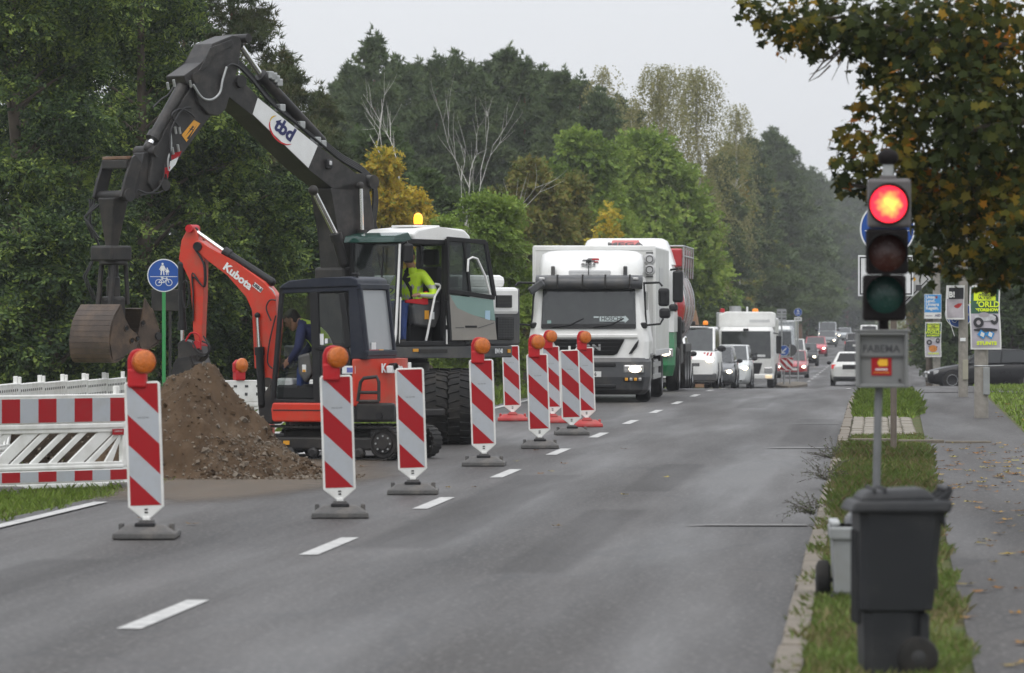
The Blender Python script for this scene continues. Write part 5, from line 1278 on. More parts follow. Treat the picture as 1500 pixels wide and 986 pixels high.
# boom etc.
BN, BF_ = .00, -.20
mb = MB(); bo = tr(FK, [(285.5,353),(292,352),(305,362),(345,384),(388,413),(403,433),(406,480),(398,564),(389,566),(386,540),(385,513),(377,468),(362,434),(334,402),(301,379),(289,368)], BN)
mb.prism(bo, 'xz', BN, BF_, 'orange', .015)
q = FK.p(290,361,0); mb.cyl((q.x, BN+.03, q.z), (q.x, BF_-.03, q.z), .055, 'black', 18); q = FK.p(393,560,0); mb.cyl((q.x, BN+.04, q.z), (q.x, BF_-.04, q.z), .06, 'dark', 18)
a_, b_ = FK.p(345,399,BN), FK.p(372,421,BN); axk = Vector((b_.x-a_.x,0,b_.z-a_.z)).normalized(); upk = Vector((axk.z,0,-axk.x)); upk = upk if upk.z > 0 else -upk
c_ = FK.p(348.5,405,BN); c_.y = BN+.006; mb.text('Kubota', c_, axk, upk, .135, 'sign_white', 1.12, .005)
c_ = FK.p(377.5,421,BN); mb.M = Matrix((( -axk.x if False else axk.x,0,upk.x,c_.x),(0,1,0,BN),(axk.z,0,upk.z,c_.z),(0,0,0,1))); mb.box(-.07,.07,.001,.005,-.03,.03,'sign_white'); mb.M = Matrix.Identity(4); c_.y = BN+.008; mb.text('U50-5', c_, axk, upk, .055, 'ink', 1.0, .003)
BO = mb.build('boom', kb)
mb = MB(); ar = tr(FK, [(275.5,334),(281,331),(287,337),(292.5,357),(300,380),(298,440),(295.4,509),(288,509),(283,488),(282,450),(280,411),(271,392),(262,380),(266,352)], -.04)
mb.prism(ar, 'xz', -.03, -.17, 'orange', .012)
for a_, b_, r_ in ((280,335,.05),(291,505,.05),(290,361,.045)): q = FK.p(a_,b_,-.05); mb.cyl((q.x, .02, q.z), (q.x, -.22, q.z), r_, 'lamp_red', 16)
mb.build('arm', kb)
ram(kb, FK.p(286,338,-.09), FK.p(331,370,-.09), FK.p(398,413,-.09), .052, .026, m='black')
ram(kb, FK.p(377,462,.04), FK.p(380,512,.04), FK.p(384,592,.04), .05, .022, m='black')
ram(kb, FK.p(267,522,-.06), FK.p(267,480,-.06), FK.p(266,388,-.06), .045, .022, m='black')
mb = MB(); mb.prism(tr(FK, [(370,450),(375,452),(378,540),(374,540)], -.25), 'xz', -.22, -.26, 'orange', .01)
mb.prism(tr(FK, [(380,590),(398,562),(405,600),(402,622),(382,618)], 0), 'xz', .06, -.26, 'dark', .02); mb.build('swing_bracket', kb)
mb = MB()
for k in range(3): hose(FK, [(286+k,366),(294+k,378),(299+k,392),(298+k,420),(282+k,400+k*6),(283,430),(283,470)], .0-.02*k, .010)
hose(FK, [(299,362),(318,372),(345,391),(375,409),(398,424),(403,434)], -.02, .010, 'steel'); hose(FK, [(268,415),(273,411),(277,425),(276,445),(270,450),(267,425)], .0, .010); hose(FK, [(296,500),(306,505),(307,515),(300,522),(290,520)], .0, .012); hose(FK, [(282,500),(290,515),(303,518),(306,508),(298,492)], .03, .010); hose(FK, [(272,500),(280,488),(292,492),(294,512)], .03, .012, 'lamp_red')
hose(FK, [(404,440),(395,440),(390,452),(397,470)], .05, .010); hose(FK, [(399,540),(392,530),(395,500),(404,462)], .05, .010)
mb.build('hydraulic_hoses', kb)
# quick coupler and trenching bucket reaching down behind the heap
mb = MB(); mb.prism(tr(FK, [(262,503),(270,497),(296,507),(300,522),(292,530),(262,527)], -.04), 'xz', -.0, -.20, 'dark', .012); mb.build('quick_coupler', kb)
mb = MB(); bk = tr(FK, [(262,534),(268,524),(285,522),(290,535),(284,562),(270,574),(264,562),(260,548)], 0)
for l in (.16, -.38): mb.prism(bk, 'xz', l, l+.025, 'dark', .004)
for i in range(2, 7):
    a, b = bk[i], bk[i+1]; mb.hexa([(a[0],-.38,a[1]),(b[0],-.38,b[1]),(b[0],.16,b[1]),(a[0],.16,a[1]),(a[0]-.015,-.38,a[1]+.015),(b[0]-.015,-.38,b[1]+.015),(b[0]-.015,.16,b[1]+.015),(a[0]-.015,.16,a[1]+.015)], 'dark')
mb.build('bucket', kb)
mb = MB(); bl_f = f_hi + .25; mb.box(bl_f, bl_f+.06, -.95, .95, .05, .42, 'orange', .02); 
for s in (-.4,.4): mb.box(f_hi-.5, bl_f, s-.05, s+.05, .2, .3, 'dark', .02)
mb.build('dozer_blade', kb)

# ---- its operator, leaning forward on the seat
hp = Vector((FK.fz(484,532,.30)[0], .28, 1.06))
hd = FK.p(428.5, 468.5, .30)
kn = FK.p(444, 522, .38); ft = FK.p(439, 572, .38)
sh = hd + Vector((-.20, 0, -.06)); ch_ = hp.lerp(sh, .55) + Vector((-.03,0,.10))
ch = [[(tuple(hp),.13),(tuple(ch_),.14),(tuple(sh),.135),(tuple(sh.lerp(hd,.5)+Vector((0,0,.01))),.058),(tuple(hd+Vector((-.05,0,-.03))),.06)],
      [(tuple(hp),.13),(tuple(hp+Vector((.08,.10,0))),.095),(tuple(kn),.075),(tuple(kn.lerp(ft,.5)),.06),(tuple(ft+Vector((0,0,.02))),.045),(tuple(ft+Vector((.12,.0,-.035))),.036)],
      [(tuple(hp),.13),(tuple(hp+Vector((.08,-.10,0))),.095),(tuple(kn+Vector((.03,-.26,0))),.075),(tuple(kn.lerp(ft,.5)+Vector((0.05,-.26,0))),.06),(tuple(ft+Vector((0.03,-.26,.02))),.045),(tuple(ft+Vector((.15,-.26,-.035))),.036)],
      [(tuple(sh),.135),(tuple(sh+Vector((-.0,.19,-.03))),.075),(tuple(sh+Vector((.02,.24,-.28))),.058),(tuple(sh+Vector((.16,.20,-.44))),.040)],
      [(tuple(sh),.135),(tuple(sh+Vector((-.0,-.19,-.03))),.075),(tuple(sh+Vector((.06,-.24,-.28))),.058),(tuple(sh+Vector((.24,-.18,-.42))),.040)]]
ch += hand(sh+Vector((.16,.20,-.44)), (.7,-.1,-.5), (-.2,-.8,-.3)); ch += hand(sh+Vector((.24,-.18,-.42)), (.7,.1,-.5), (-.2,.8,-.3))
def rule2(c):
    if (c - hd).length < .155: return M_skin
    if c.z < ft.z + .06: return M_boot
    if c.z < 1.16 and c.x > hp.x - .05 and c.z < kn.z + .16 and not abs(c.y) > .5: return M_blue if c.z < 1.12 else M_navycloth
    if abs(c.y - .28) > .13 and c.x > sh.x - .11: 
        if (c - (sh+Vector((.16,.20,-.44)))).length < .13 and c.x > (sh+Vector((.16,.2,-.44))).x: return M_skin
        return M_navycloth
    t = (c - hp).dot((sh-hp).normalized())
    if .18 < t < .23 or .32 < t < .37: return M_reflect
    return M_hivis if c.x < sh.x + .10 else M_navycloth
person('person in blue overalls and hi vis vest leaning forward inside the mini excavator', (-2.34, 64.2, 0), FK.rz, ch, rule2, tuple(hd), ((.80,.12,-.58),(.55,0,.85)))
# ================================================================ guide boards (red and white beacons)
def board_parts(t, lamp=True, foot='rubber_grey', lamp_side=-.035, print_=True):
    z0, wd, ht, tilt = .235, .285, 1.00, R(1.9)
    mb = MB(); mb.M = Matrix.Translation((0,0,.12)) @ Matrix.Rotation(-tilt, 4, 'Y') @ Matrix.Translation((0,0,-.12))
    w2 = wd/2; zt = z0 + ht
    mb.prism([(-w2,z0+.005),(-w2,zt-.02),(-w2+.02,zt),(w2-.02,zt),(w2,zt-.02),(w2,z0+.005),(.035,z0-.085),(-.035,z0-.085)], 'xz', -.022, .022, 'plastic_white', .008)
    iw = .245/2; ih = .965; zb = z0 + .02; yf = -.0245; step = ih/4
    for k in range(-1, 4):
        la, lb = max(0, k*step), min(ih, (k+1)*step); ra, rb = max(0, (k+1)*step), min(ih, (k+2)*step)
        pts = [(-iw, la)] if lb > la else [(-iw, la)] if k == -1 else []
        poly = []
        if k == -1: poly = [(-iw,0),(iw,0),(iw,step)]
        elif k == 3: poly = [(-iw,3*step),(iw,ih),(-iw,ih)]
        else: poly = [(-iw,k*step),(iw,(k+1)*step),(iw,(k+2)*step),(-iw,(k+1)*step)]
        m = 'reflex_red' if k % 2 else 'reflex_white'
        mb.poly([(x, yf, zb + ih - y) for x, y in poly], m)
    if print_: mb.text('RAL-GZ 628', (-.0, yf-.001, zb+ih-.27), (1,0,0), (0,0,1), .017, 'machine_grey')
    for s in (-.012, .012): mb.box(-.013, .013, -.026, -.02, z0-.03+s, z0-.018+s, 'dark')
    if not lamp: mb.box(-.012, .02, -.015, .015, zt-.002, zt+.055, 'plastic_white', .005)
    mb.box(-.03, .03, -.03, .03, .09, z0-.07, 'plastic_white', .006)
    mb.build('panel', t)
    mb = MB()
    ft = [(-.24,0,.42),( .24,0,.42)]
    mb.hexa([(-.25,-.38,0),(.25,-.38,0),(.25,.38,0),(-.25,.38,0),(-.245,-.375,.05),(.245,-.375,.05),(.245,.375,.05),(-.245,.375,.05)], foot, .012)
    mb.hexa([(-.23,-.35,.05),(.23,-.35,.05),(.23,.35,.05),(-.23,.35,.05),(-.15,-.22,.105),(.15,-.22,.105),(.15,.22,.105),(-.15,.22,.105)], foot, .012)
    mb.box(-.08, .08, -.25, -.10, .09, .125, 'black' if foot != 'red_rubber' else 'red_rubber', .01); mb.box(-.06, .06, -.07, .07, .10, .14, foot, .01)
    for s in (-1, 1): mb.box(s*.18, s*.22, -.06, .06, .03, .115, foot, .01)
    mb.build('foot', t)
    if lamp:
        lx = lamp_side - .03; zz = zt + .035
        lb = MB(); lb.box(lx-.085, lx+.065, -.045, .10, zt-.05, zt+.10, 'lamp_red', .018); lb.box(lx-.06, lx+.04, -.02, .05, zt-.12, zt-.04, 'lamp_red', .01)
        c = Vector((lx+.045, -.03, zt+.155)); ax = Vector((.38, -.92, .03)).normalized()
        lb.lathe([(.001,.09),(.06,.08),(.088,.05),(.096,.0),(.092,-.03)], c - ax*.02, ax*-1, 'lamp_red', 28)
        lb.prism([(lx-.088,zt+.05),(lx-.088,zt+.18),(lx-.06,zt+.24),(lx-.01,zt+.262),(lx+.06,zt+.25),(lx+.06,zt+.05)], 'xz', -.01, .07, 'lamp_red', .015)
        W_ = lb.build('warning_lamp', t)
        l2 = MB(); l2.lathe([(.090,.0),(.091,.012),(.085,.026),(.062,.037),(.03,.042),(.001,.043)], c, ax, 'amber', 32); l2.lathe([(.097,-.012),(.099,.005),(.093,.011),(.088,.006)], c, ax, mat('lens_ring',(.42,.07,.008),.4,var=.1), 32); l2.build('lens', W_)
def board(name, label, px, py, lamp, foot, rz=0.0, H=None):
    g = ground_at(px, py); t = thing(name, label, 'guide beacon', (g.x, g.y + .38, .014), rz, 'red and white guide beacons along the lane line')
    board_parts(t, lamp, foot); return t
for px, py, lamp, foot, rz, lab in [
    (210, 793, True, 'rubber_grey', 0, 'nearest striped beacon with amber lamp in front of the dirt heap'),
    (496, 762, True, 'rubber_grey', .03, 'striped beacon with amber lamp in front of the mini excavator track'),
    (604, 727, False, 'rubber_grey', 0, 'striped beacon without lamp on grey foot between mini excavator and twin tyres'),
    (709, 685, True, 'rubber_grey', -.03, 'striped beacon with amber lamp just right of the twin excavator tyres'),
    (791, 659, True, 'rubber_grey', 0, 'striped beacon with amber lamp on grey foot in front of the box truck'),
    (838, 639, False, 'rubber_grey', .03, 'striped beacon without lamp in front of the box truck grille'),
    (860, 627, True, 'red_rubber', 0, 'striped beacon with lamp on red foot right of the lampless one at the truck'),
    (810, 621, True, 'red_rubber', 0, 'striped beacon with lamp on red foot half hidden behind a grey footed one'),
    (751, 618, False, 'red_rubber', .0, 'striped beacon on red foot under the excavator counterweight')]:
    board('guide_beacon', lab, px, py, lamp, foot, rz)

# ================================================================ plastic barriers
def barrier(label, p0, p1, striped, group, zb=0.0, lamps=(), top_feet=True):
    p0, p1 = Vector(p0), Vector(p1); dv = p1 - p0; ln = math.hypot(dv.x, dv.y)
    t = thing('barrier', label, 'barrier', (p0.x, p0.y, zb), math.atan2(dv.y, dv.x), group)
    mb = MB(); pw = 'plastic_white'
    mb.box(0, ln, -.03, .03, .70, .985, pw, .012); mb.box(0, ln, -.035, .035, .645, .70, pw, .012)       # upper board and rail
    mb.box(0, ln, -.03, .03, .10, .235, pw, .012); mb.box(0, ln, -.035, .035, .05, .10, pw, .012); mb.box(0, ln, -.032, .032, .235, .275, pw, .012)
    for x in (0, ln-.07): mb.box(x, x+.07, -.032, .032, .06, .98, pw, .012)
    mb.box(-.02, ln+.02, -.032, .032, .965, .995, pw, .01)
    dx, pitch, rw = .44, .262, .105; i = 0; x = -.40
    def clipx(u, v0, v1, z): return min(ln-.05, max(.05, u))
    while x < ln - .05:                                    # slanting ribs with open slots between them
        a0, a1 = x, x + rw + (.112 if i % 4 == 2 else 0)
        if a1 + dx > .06: mb.prism([(clipx(a0,0,0,0),.30 if a0 > .05 else min(.60,.30+(.05-a0)/dx*.30)),(max(.051,clipx(a1,0,0,0)),.30 if a1 > .05 else min(.60,.30+(.05-a1)/dx*.30)),(clipx(a1+dx,0,0,0)+.001,.61),(clipx(a0+dx,0,0,0),.611)], 'xz', -.013, .013, pw, .004)
        x += pitch; i += 1
    mb.box(.04, ln-.04, -.024, .024, .26, .305, pw, .008); mb.box(.04, ln-.04, -.024, .024, .605, .66, pw, .008)
    for x in ((.10, ln-.16) if top_feet else ()): mb.box(x, x+.055, -.025, .025, .99, 1.075, pw, .006)
    if not striped:
        for i in range(int(ln/.17)): mb.box(.08+i*.17, .13+i*.17, -.036, -.029, .90, .93, 'machine_grey', .003); mb.box(.08+i*.17, .12+i*.17, -.036, -.029, .79, .83, 'machine_grey', .003)
    mb.build('frame', t)
    if striped:
        mb = MB()
        for (za, zb_) in ((.715,.955),(.118,.222)):
            i = 0; x = .0
            while x < ln - .01:
                b = min(ln, x + .25)
                mb.poly([(x,-.0325,za),(b,-.0325,za),(b,-.0325,zb_),(x,-.0325,zb_)], 'reflex_red' if i % 2 else 'reflex_white'); x += .25; i += 1
            mb.build('stripes', t); mb = MB()
        mb.box(ln-.22, ln-.06, -.037, -.033, .575, .635, 'reflex_red'); mb.text('ABSPERRUNG', (ln-.14,-.038,.612), (1,0,0), (0,0,1), .02, 'sign_white'); mb.build('sticker', t)
    for x in (.12, ln-.12):
        mb = MB(); mb.hexa([(x-.2,-.38,0),(x+.2,-.38,0),(x+.2,.38,0),(x-.2,.38,0),(x-.16,-.34,.09),(x+.16,-.34,.09),(x+.16,.34,.09),(x-.16,.34,.09)], 'rubber_grey', .015); mb.build('foot', t)
    for x in lamps:
        lb = MB(); lb.box(x-.07, x+.07, -.06, .06, .99, 1.13, 'lamp_red', .02); lb.prism([(x-.08,1.1),(x-.08,1.22),(x-.03,1.27),(x+.05,1.26),(x+.05,1.1)], 'xz', -.02, .05, 'lamp_red', .015); W_ = lb.build('warning_lamp', t)
        l2 = MB(); l2.lathe([(.092,-.02),(.10,0),(.096,.03),(.06,.055),(.001,.062)], (x+.02,-.03,1.19), (.3,-.95,0), 'amber', 28); l2.build('lens', W_)
    return t
GB = 'red and white front barriers'
ga, gb = ground_at(0, 721, -.0), ground_at(184, 714.6, 0)
dv = (gb - ga).normalized()
barrier('red and white slotted barrier standing in front of the dirt heap', gb - dv*2.0, gb, True, GB, -.03)
barrier('red and white slotted barrier at the left border, nearer than the heap', gb - dv*4.08, gb - dv*2.06, True, GB, -.05)
GW = 'white back barriers'
a0 = Vector(((-12-CPX)/FPX*59.0, 59.0, 0)); a1 = Vector(((182-CPX)/FPX*71.2, 71.2, 0)); n = 6
words = ['first', 'second', 'third', 'fourth', 'fifth', 'sixth']
for i in range(n):
    barrier('plain white back barrier with knobbed top, %s in the row counted from the left edge' % words[i], a0.lerp(a1, i/n), a0.lerp(a1, (i+.985)/n), False, GW, -.02 - .012*i)
k0, k1 = Vector((pxx_(318, 69.5) if False else (300-CPX)/FPX*69.3, 69.3, 0)), Vector(((478-CPX)/FPX*70.3, 70.3, 0))
barrier('plain white barrier with amber lamps behind the mini excavator boom', k0, k1, False, GW, -.10, lamps=(.52,))

# ================================================================ heaps of dug earth
M_dirt = mat('dug_earth', (.074, .048, .029), .95, var=.35, scale=3.5, bump=1.0, bscale=26, dirt=(.10, .072, .048), dirt_amt=.8, dscale=1.8, spec=.1)
M_dark = mat('dark_topsoil', (.03, .022, .015), .95, var=.35, scale=4, bump=1.0, bscale=26, dirt=(.055, .04, .026), dirt_amt=.8, dscale=2, spec=.1)
M_stone = mat('gravel_stone', (.17, .14, .105), .8, var=.35, scale=7, bump=.3, dirt=(.14,.10,.07), dirt_amt=.6)
def heap(name, label, c, outline, seed, m, nst, stones_low=True, dep=None):
    """outline (x, height) ridge seen from the road; the heap has the same run of slopes all round"""
    nx, ny = 150, 96; xs0, xs1 = outline[0][0], outline[-1][0]; D = dep or (xs1-xs0)*.55
    def rid(x):
        for (a, ha), (b, hb) in zip(outline, outline[1:]):
            if a <= x <= b: t = (x-a)/(b-a); t = t*t*(3-2*t)*.35 + t*.65; return ha + (hb-ha)*t
        return 0
    vs = []; H = {}
    for j in range(ny+1):
        for i in range(nx+1):
            x = xs0 + (xs1-xs0)*i/nx; v = -1 + 2*j/ny; r = rid(x)
            wv = D*(.30 + .70*min(1, r/1.0)); y = v*D
            h = r*max(0, 1 - (abs(y)/max(.05, wv))**1.25)
            p = Vector((x*1.0 + seed*3.1, y, seed))
            e = min(1, h/.18)
            h += e*(.12*mnoise.noise(p*1.9) + .075*mnoise.noise(p*4.5) + .05*mnoise.noise(p*9) + .034*mnoise.noise(p*19) + .022*mnoise.noise(p*40))
            h = max(h, -.03 + .012*mnoise.noise(p*9)); H[i, j] = h; vs.append((x, y, h))
    fs = [(j*(nx+1)+i, j*(nx+1)+i+1, (j+1)*(nx+1)+i+1, (j+1)*(nx+1)+i) for j in range(ny) for i in range(nx)]
    mb = MB(); mb.add(vs, fs, m, True); rg = random.Random(seed)
    k = 0; tries = 0
    while k < nst and tries < nst*20:
        tries += 1
        i, j = rg.randrange(nx), rg.randrange(0, ny//2 + 8); h = H[i, j]
        if h < -.01: continue
        if stones_low and rg.random() > (1.0 if (h < .45 and i > nx*.45) else .25): continue
        x, y, _ = vs[j*(nx+1)+i]; r = rg.uniform(.006, .015)*(rg.uniform(1.6, 3.0) if rg.random() < .07 else 1)
        M_ = Matrix.Rotation(rg.random()*6, 3, Vector((rg.random(), rg.random(), rg.random()+.1)).normalized()); q = []
        for a in (-1, 1):
            for b, c_ in ((-1,-1),(1,-1),(1,1),(-1,1)): q.append(Vector((x,y,h+r*.3)) + M_ @ Vector((b*r*rg.uniform(.5,1.2), c_*r*rg.uniform(.5,1.1), a*r*rg.uniform(.4,.8))))
        mb.add([tuple(p) for p in q], [(3,2,1,0),(4,5,6,7),(0,1,5,4),(1,2,6,5),(2,3,7,6),(3,0,4,7)], M_stone if rg.random() < .62 else m, False); k += 1
    # a wide scatter of loose crumbs at the foot
    for _ in range(nst//9):                        # crumbs that rolled off the foot
            x = rg.uniform(xs0-.15, xs1+.25); y = -D*rg.uniform(.25, 1.25); r = rg.uniform(.005, .02)
            if rid(min(max(x,xs0),xs1)) > .5 and y > -.5*D: continue
            q = [(x+a*r*rg.uniform(.6,1.2), y+b*r*rg.uniform(.6,1.2), .012+cc*r) for cc in (-.2,.8) for a,b in ((-1,-1),(1,-1),(1,1),(-1,1))]
            mb.add(q, [(3,2,1,0),(4,5,6,7),(0,1,5,4),(1,2,6,5),(2,3,7,6),(3,0,4,7)], M_stone if rg.random() < .4 else m)
    o = mb.build(name); o.location = c; return tag(o, label, 'earth heap')
g = ground_at(300, 700); sc_ = g.y/FPX
out = [((px-300)*sc_, max(0, (y0-py)*sc_*1.0)) for px, py, y0 in [(108,700,697),(150,660,697),(185,612,697),(225,558,697),(255,541,697),(283,533,697),(305,545,697),(330,572,697),(362,600,697),(400,640,697),(440,672,697),(468,690,697),(500,697,697)]]
heap('earth_heap', 'tall heap of brown stony earth dug out beside the barriers', (g.x, g.y + .75, .01), out, 3, M_dirt, 2600)
q = at(160, 600, 60.5)
heap('earth_heap', 'smaller dark topsoil heap behind the striped barrier', (q.x, 60.6, -.06), [(-3.2,0),(-2.6,.5),(-1.9,.62),(-1.2,.58),(-.7,.55),(-.4,.62),(-.15,.78),(.02,.93),(.12,.96),(.3,.86),(.55,.92),(.8,.88),(1.15,.45),(1.5,0)], 5, M_dark, 500, False, .9)

# ================================================================ footpath sign on the green post
def disc(mb, c, r, m, y=0.0, t=.004, n=40): mb.lathe([(.001,0),(r,0),(r,t),(.001,t)], (c[0], y, c[1]), (0,1,0), m, n, False)
def ring_disc(mb, r, yc, rim='sign_white', face='blue_sign', zc=0.0):
    mb.lathe([(.001,.0),(r,.0),(r,.012),(.001,.012)], (0, yc, zc), (0,1,0), rim, 48, False)
    mb.lathe([(.001,-.0025),(r*.94,-.0025),(r*.94,.001)], (0, yc, zc), (0,1,0), face, 48, False)
def stroke(mb, pts, w, m, y):
    for (a, b), (c, d) in zip(pts, pts[1:]):
        v = Vector((c-a, d-b)); 
        if v.length < 1e-6: continue
        n = Vector((-v.y, v.x)).normalized()*w*.5; e = v.normalized()*w*.3
        mb.poly([(a-n.x-e.x,y,b-n.y-e.y),(c-n.x+e.x,y,d-n.y+e.y),(c+n.x+e.x,y,d+n.y+e.y),(a+n.x-e.x,y,b+n.y-e.y)], m)
def circ(c, r, n=18): return [(c[0]+r*math.cos(2*math.pi*k/n), c[1]+r*math.sin(2*math.pi*k/n)) for k in range(n+1)]
def ped_bike(mb, r, y, zc):
    w = 'sign_white'; s = r
    stroke(mb, [(-.86*s,zc-.08*s),(.86*s,zc-.08*s)], .035*s, w, y)
    for ox, h in ((-.08, 1.0), (.22, .62)):
        x = ox*s; b = zc + .0*s; 
        mb.poly([(x+.07*s*h*math.cos(a), y, b+.74*s*h+.075*s*h*math.sin(a)) for a in [2*math.pi*i/14 for i in range(14)]], w)
        mb.poly([(x-.08*s*h,y,b+.64*s*h),(x+.08*s*h,y,b+.64*s*h),(x+.15*s*h,y,b+.30*s*h),(x-.15*s*h,y,b+.30*s*h)], w)
        stroke(mb, [(x-.07*s*h,b+.30*s*h),(x-.10*s*h,b+.04*s)], .07*s*h, w, y); stroke(mb, [(x+.06*s*h,b+.30*s*h),(x+.09*s*h,b+.04*s)], .07*s*h, w, y)
        stroke(mb, [(x+.08*s*h,b+.60*s*h),(x+.20*s*h,b+.36*s*h)], .055*s*h, w, y); stroke(mb, [(x-.08*s*h,b+.60*s*h),(x-.19*s*h,b+.38*s*h)], .055*s*h, w, y)
    z = zc - .46*s
    for x in (-.33, .33): stroke(mb, circ((x*s, z), .20*s), .045*s, w, y)
    stroke(mb, [(-.33*s,z),(-.12*s,z+.26*s),(.20*s,z+.26*s),(.02*s,z),(-.12*s,z+.26*s)], .045*s, w, y); stroke(mb, [(-.33*s,z),(.02*s,z)], .045*s, w, y); stroke(mb, [(.33*s,z),(.17*s,z+.36*s),(.27*s,z+.38*s)], .045*s, w, y); stroke(mb, [(-.18*s,z+.33*s),(-.04*s,z+.33*s)], .05*s, w, y)
sd = 84.0; q = at(240, 403.5, sd)
t = thing('path_sign', 'round blue pedestrian and cycle sign on a green post left of the mini excavator boom', 'road sign', (q.x, sd, -.15), R(3))
mb = MB(); mb.tube([(0,.03,0),(0,.03,q.z+.38)], .030, 'green_post', 14); mb.build('post', t)
mb = MB(); r = .265; zc = q.z + .15; ring_disc(mb, r, 0, zc=zc); ped_bike(mb, r*.94, -.0045, zc)
for dz in (-.1,.1): mb.box(-.05,.05,.012,.075,zc+dz-.015,zc+dz+.015,'steel',.004)
mb.build('sign_plate', t)
q2 = at(247, 442, sd+.6); mb = MB(); mb.box(-.30,.24,.0,.02,-.15,.20,'dark',.01); mb.cyl((0,.03,-1.8),(0,.03,.2),.025,'dark',10)
o = mb.build('road_sign'); o.location = (q2.x, sd+.9, q2.z - .0); tag(o, 'dark back of a sign standing behind the blue footpath sign', 'road sign')
# ================================================================ vehicles
def wheel(parent, x, y, z, r, w, side, rim='rim', spokes=5, n=32):
    mb = MB(); s = side
    mb.lathe([(r*.62,-.5*w),(r*.9,-.5*w),(r*.985,-.36*w),(r,-.2*w),(r,.2*w),(r*.985,.36*w),(r*.9,.5*w),(r*.62,.5*w)], (x,y,z), (1,0,0), 'rubber', n)
    T = mb.build('tyre' if False else 'wheel', parent)
    mb = MB(); mb.lathe([(r*.64,.47*w),(r*.60,.50*w),(r*.55,.40*w),(r*.54,.1*w)], (x,y,z), (s,0,0), rim, 28); mb.lathe([(.001,.10*w),(r*.56,.08*w)], (x,y,z), (s,0,0), 'black', 20)
    mb.lathe([(.001,.36*w),(r*.14,.34*w),(r*.17,.2*w)], (x,y,z), (s,0,0), rim, 16)
    for k in range(spokes):
        a = 2*math.pi*k/spokes + .3; d = Vector((0, math.cos(a), math.sin(a))); n_ = Vector((0,-math.sin(a),math.cos(a))); c = Vector((x,y,z))
        p = [c + d*r*.10 - n_*r*.09, c + d*r*.60 - n_*r*.065, c + d*r*.60 + n_*r*.065, c + d*r*.10 + n_*r*.09]; o1 = Vector((s*.30*w,0,0)); o2 = Vector((s*.40*w,0,0))
        mb.add([tuple(v+o1) for v in p] + [tuple(v+o2) for v in p], [(3,2,1,0),(4,5,6,7),(0,1,5,4),(1,2,6,5),(2,3,7,6),(3,0,4,7)], rim)
    mb.build('rim', T); return T
KINDS = {  # stations of the lower body: (share of length, half width share, z bottom, z top) heights in metres for H=1.45
 'hatch': dict(st=[(0,.72,.30,.58),(.02,.86,.20,.66),(.07,.95,.17,.74),(.16,.99,.16,.84),(.27,1,.16,.93),(.5,1,.17,.96),(.8,1,.17,.99),(.93,.97,.2,1.0),(.985,.90,.26,.95),(1,.80,.34,.80)], gh=(.20,.42,.84,.965)),
 'sedan': dict(st=[(0,.70,.30,.56),(.02,.85,.20,.64),(.07,.95,.17,.71),(.16,.99,.16,.80),(.28,1,.16,.88),(.5,1,.17,.91),(.8,1,.17,.93),(.93,.97,.2,.96),(.985,.90,.26,.92),(1,.80,.34,.80)], gh=(.25,.44,.74,.90)),
 'mpv':   dict(st=[(0,.76,.30,.66),(.02,.88,.20,.76),(.07,.96,.17,.86),(.14,.99,.16,.94),(.22,1,.16,1.0),(.5,1,.17,1.0),(.8,1,.17,1.0),(.95,.98,.2,1.0),(.99,.94,.26,.98),(1,.88,.34,.9)], gh=(.13,.34,.93,.985)),
 'van':   dict(st=[(0,.84,.26,.66),(.012,.93,.19,.74),(.04,.98,.16,.80),(.10,1,.15,.86),(.16,1,.15,.90),(.5,1,.15,.90),(.8,1,.15,.90),(.97,1,.18,.90),(.995,.98,.22,.9),(1,.96,.3,.88)], gh=(.10,.25,.965,.995)),
}
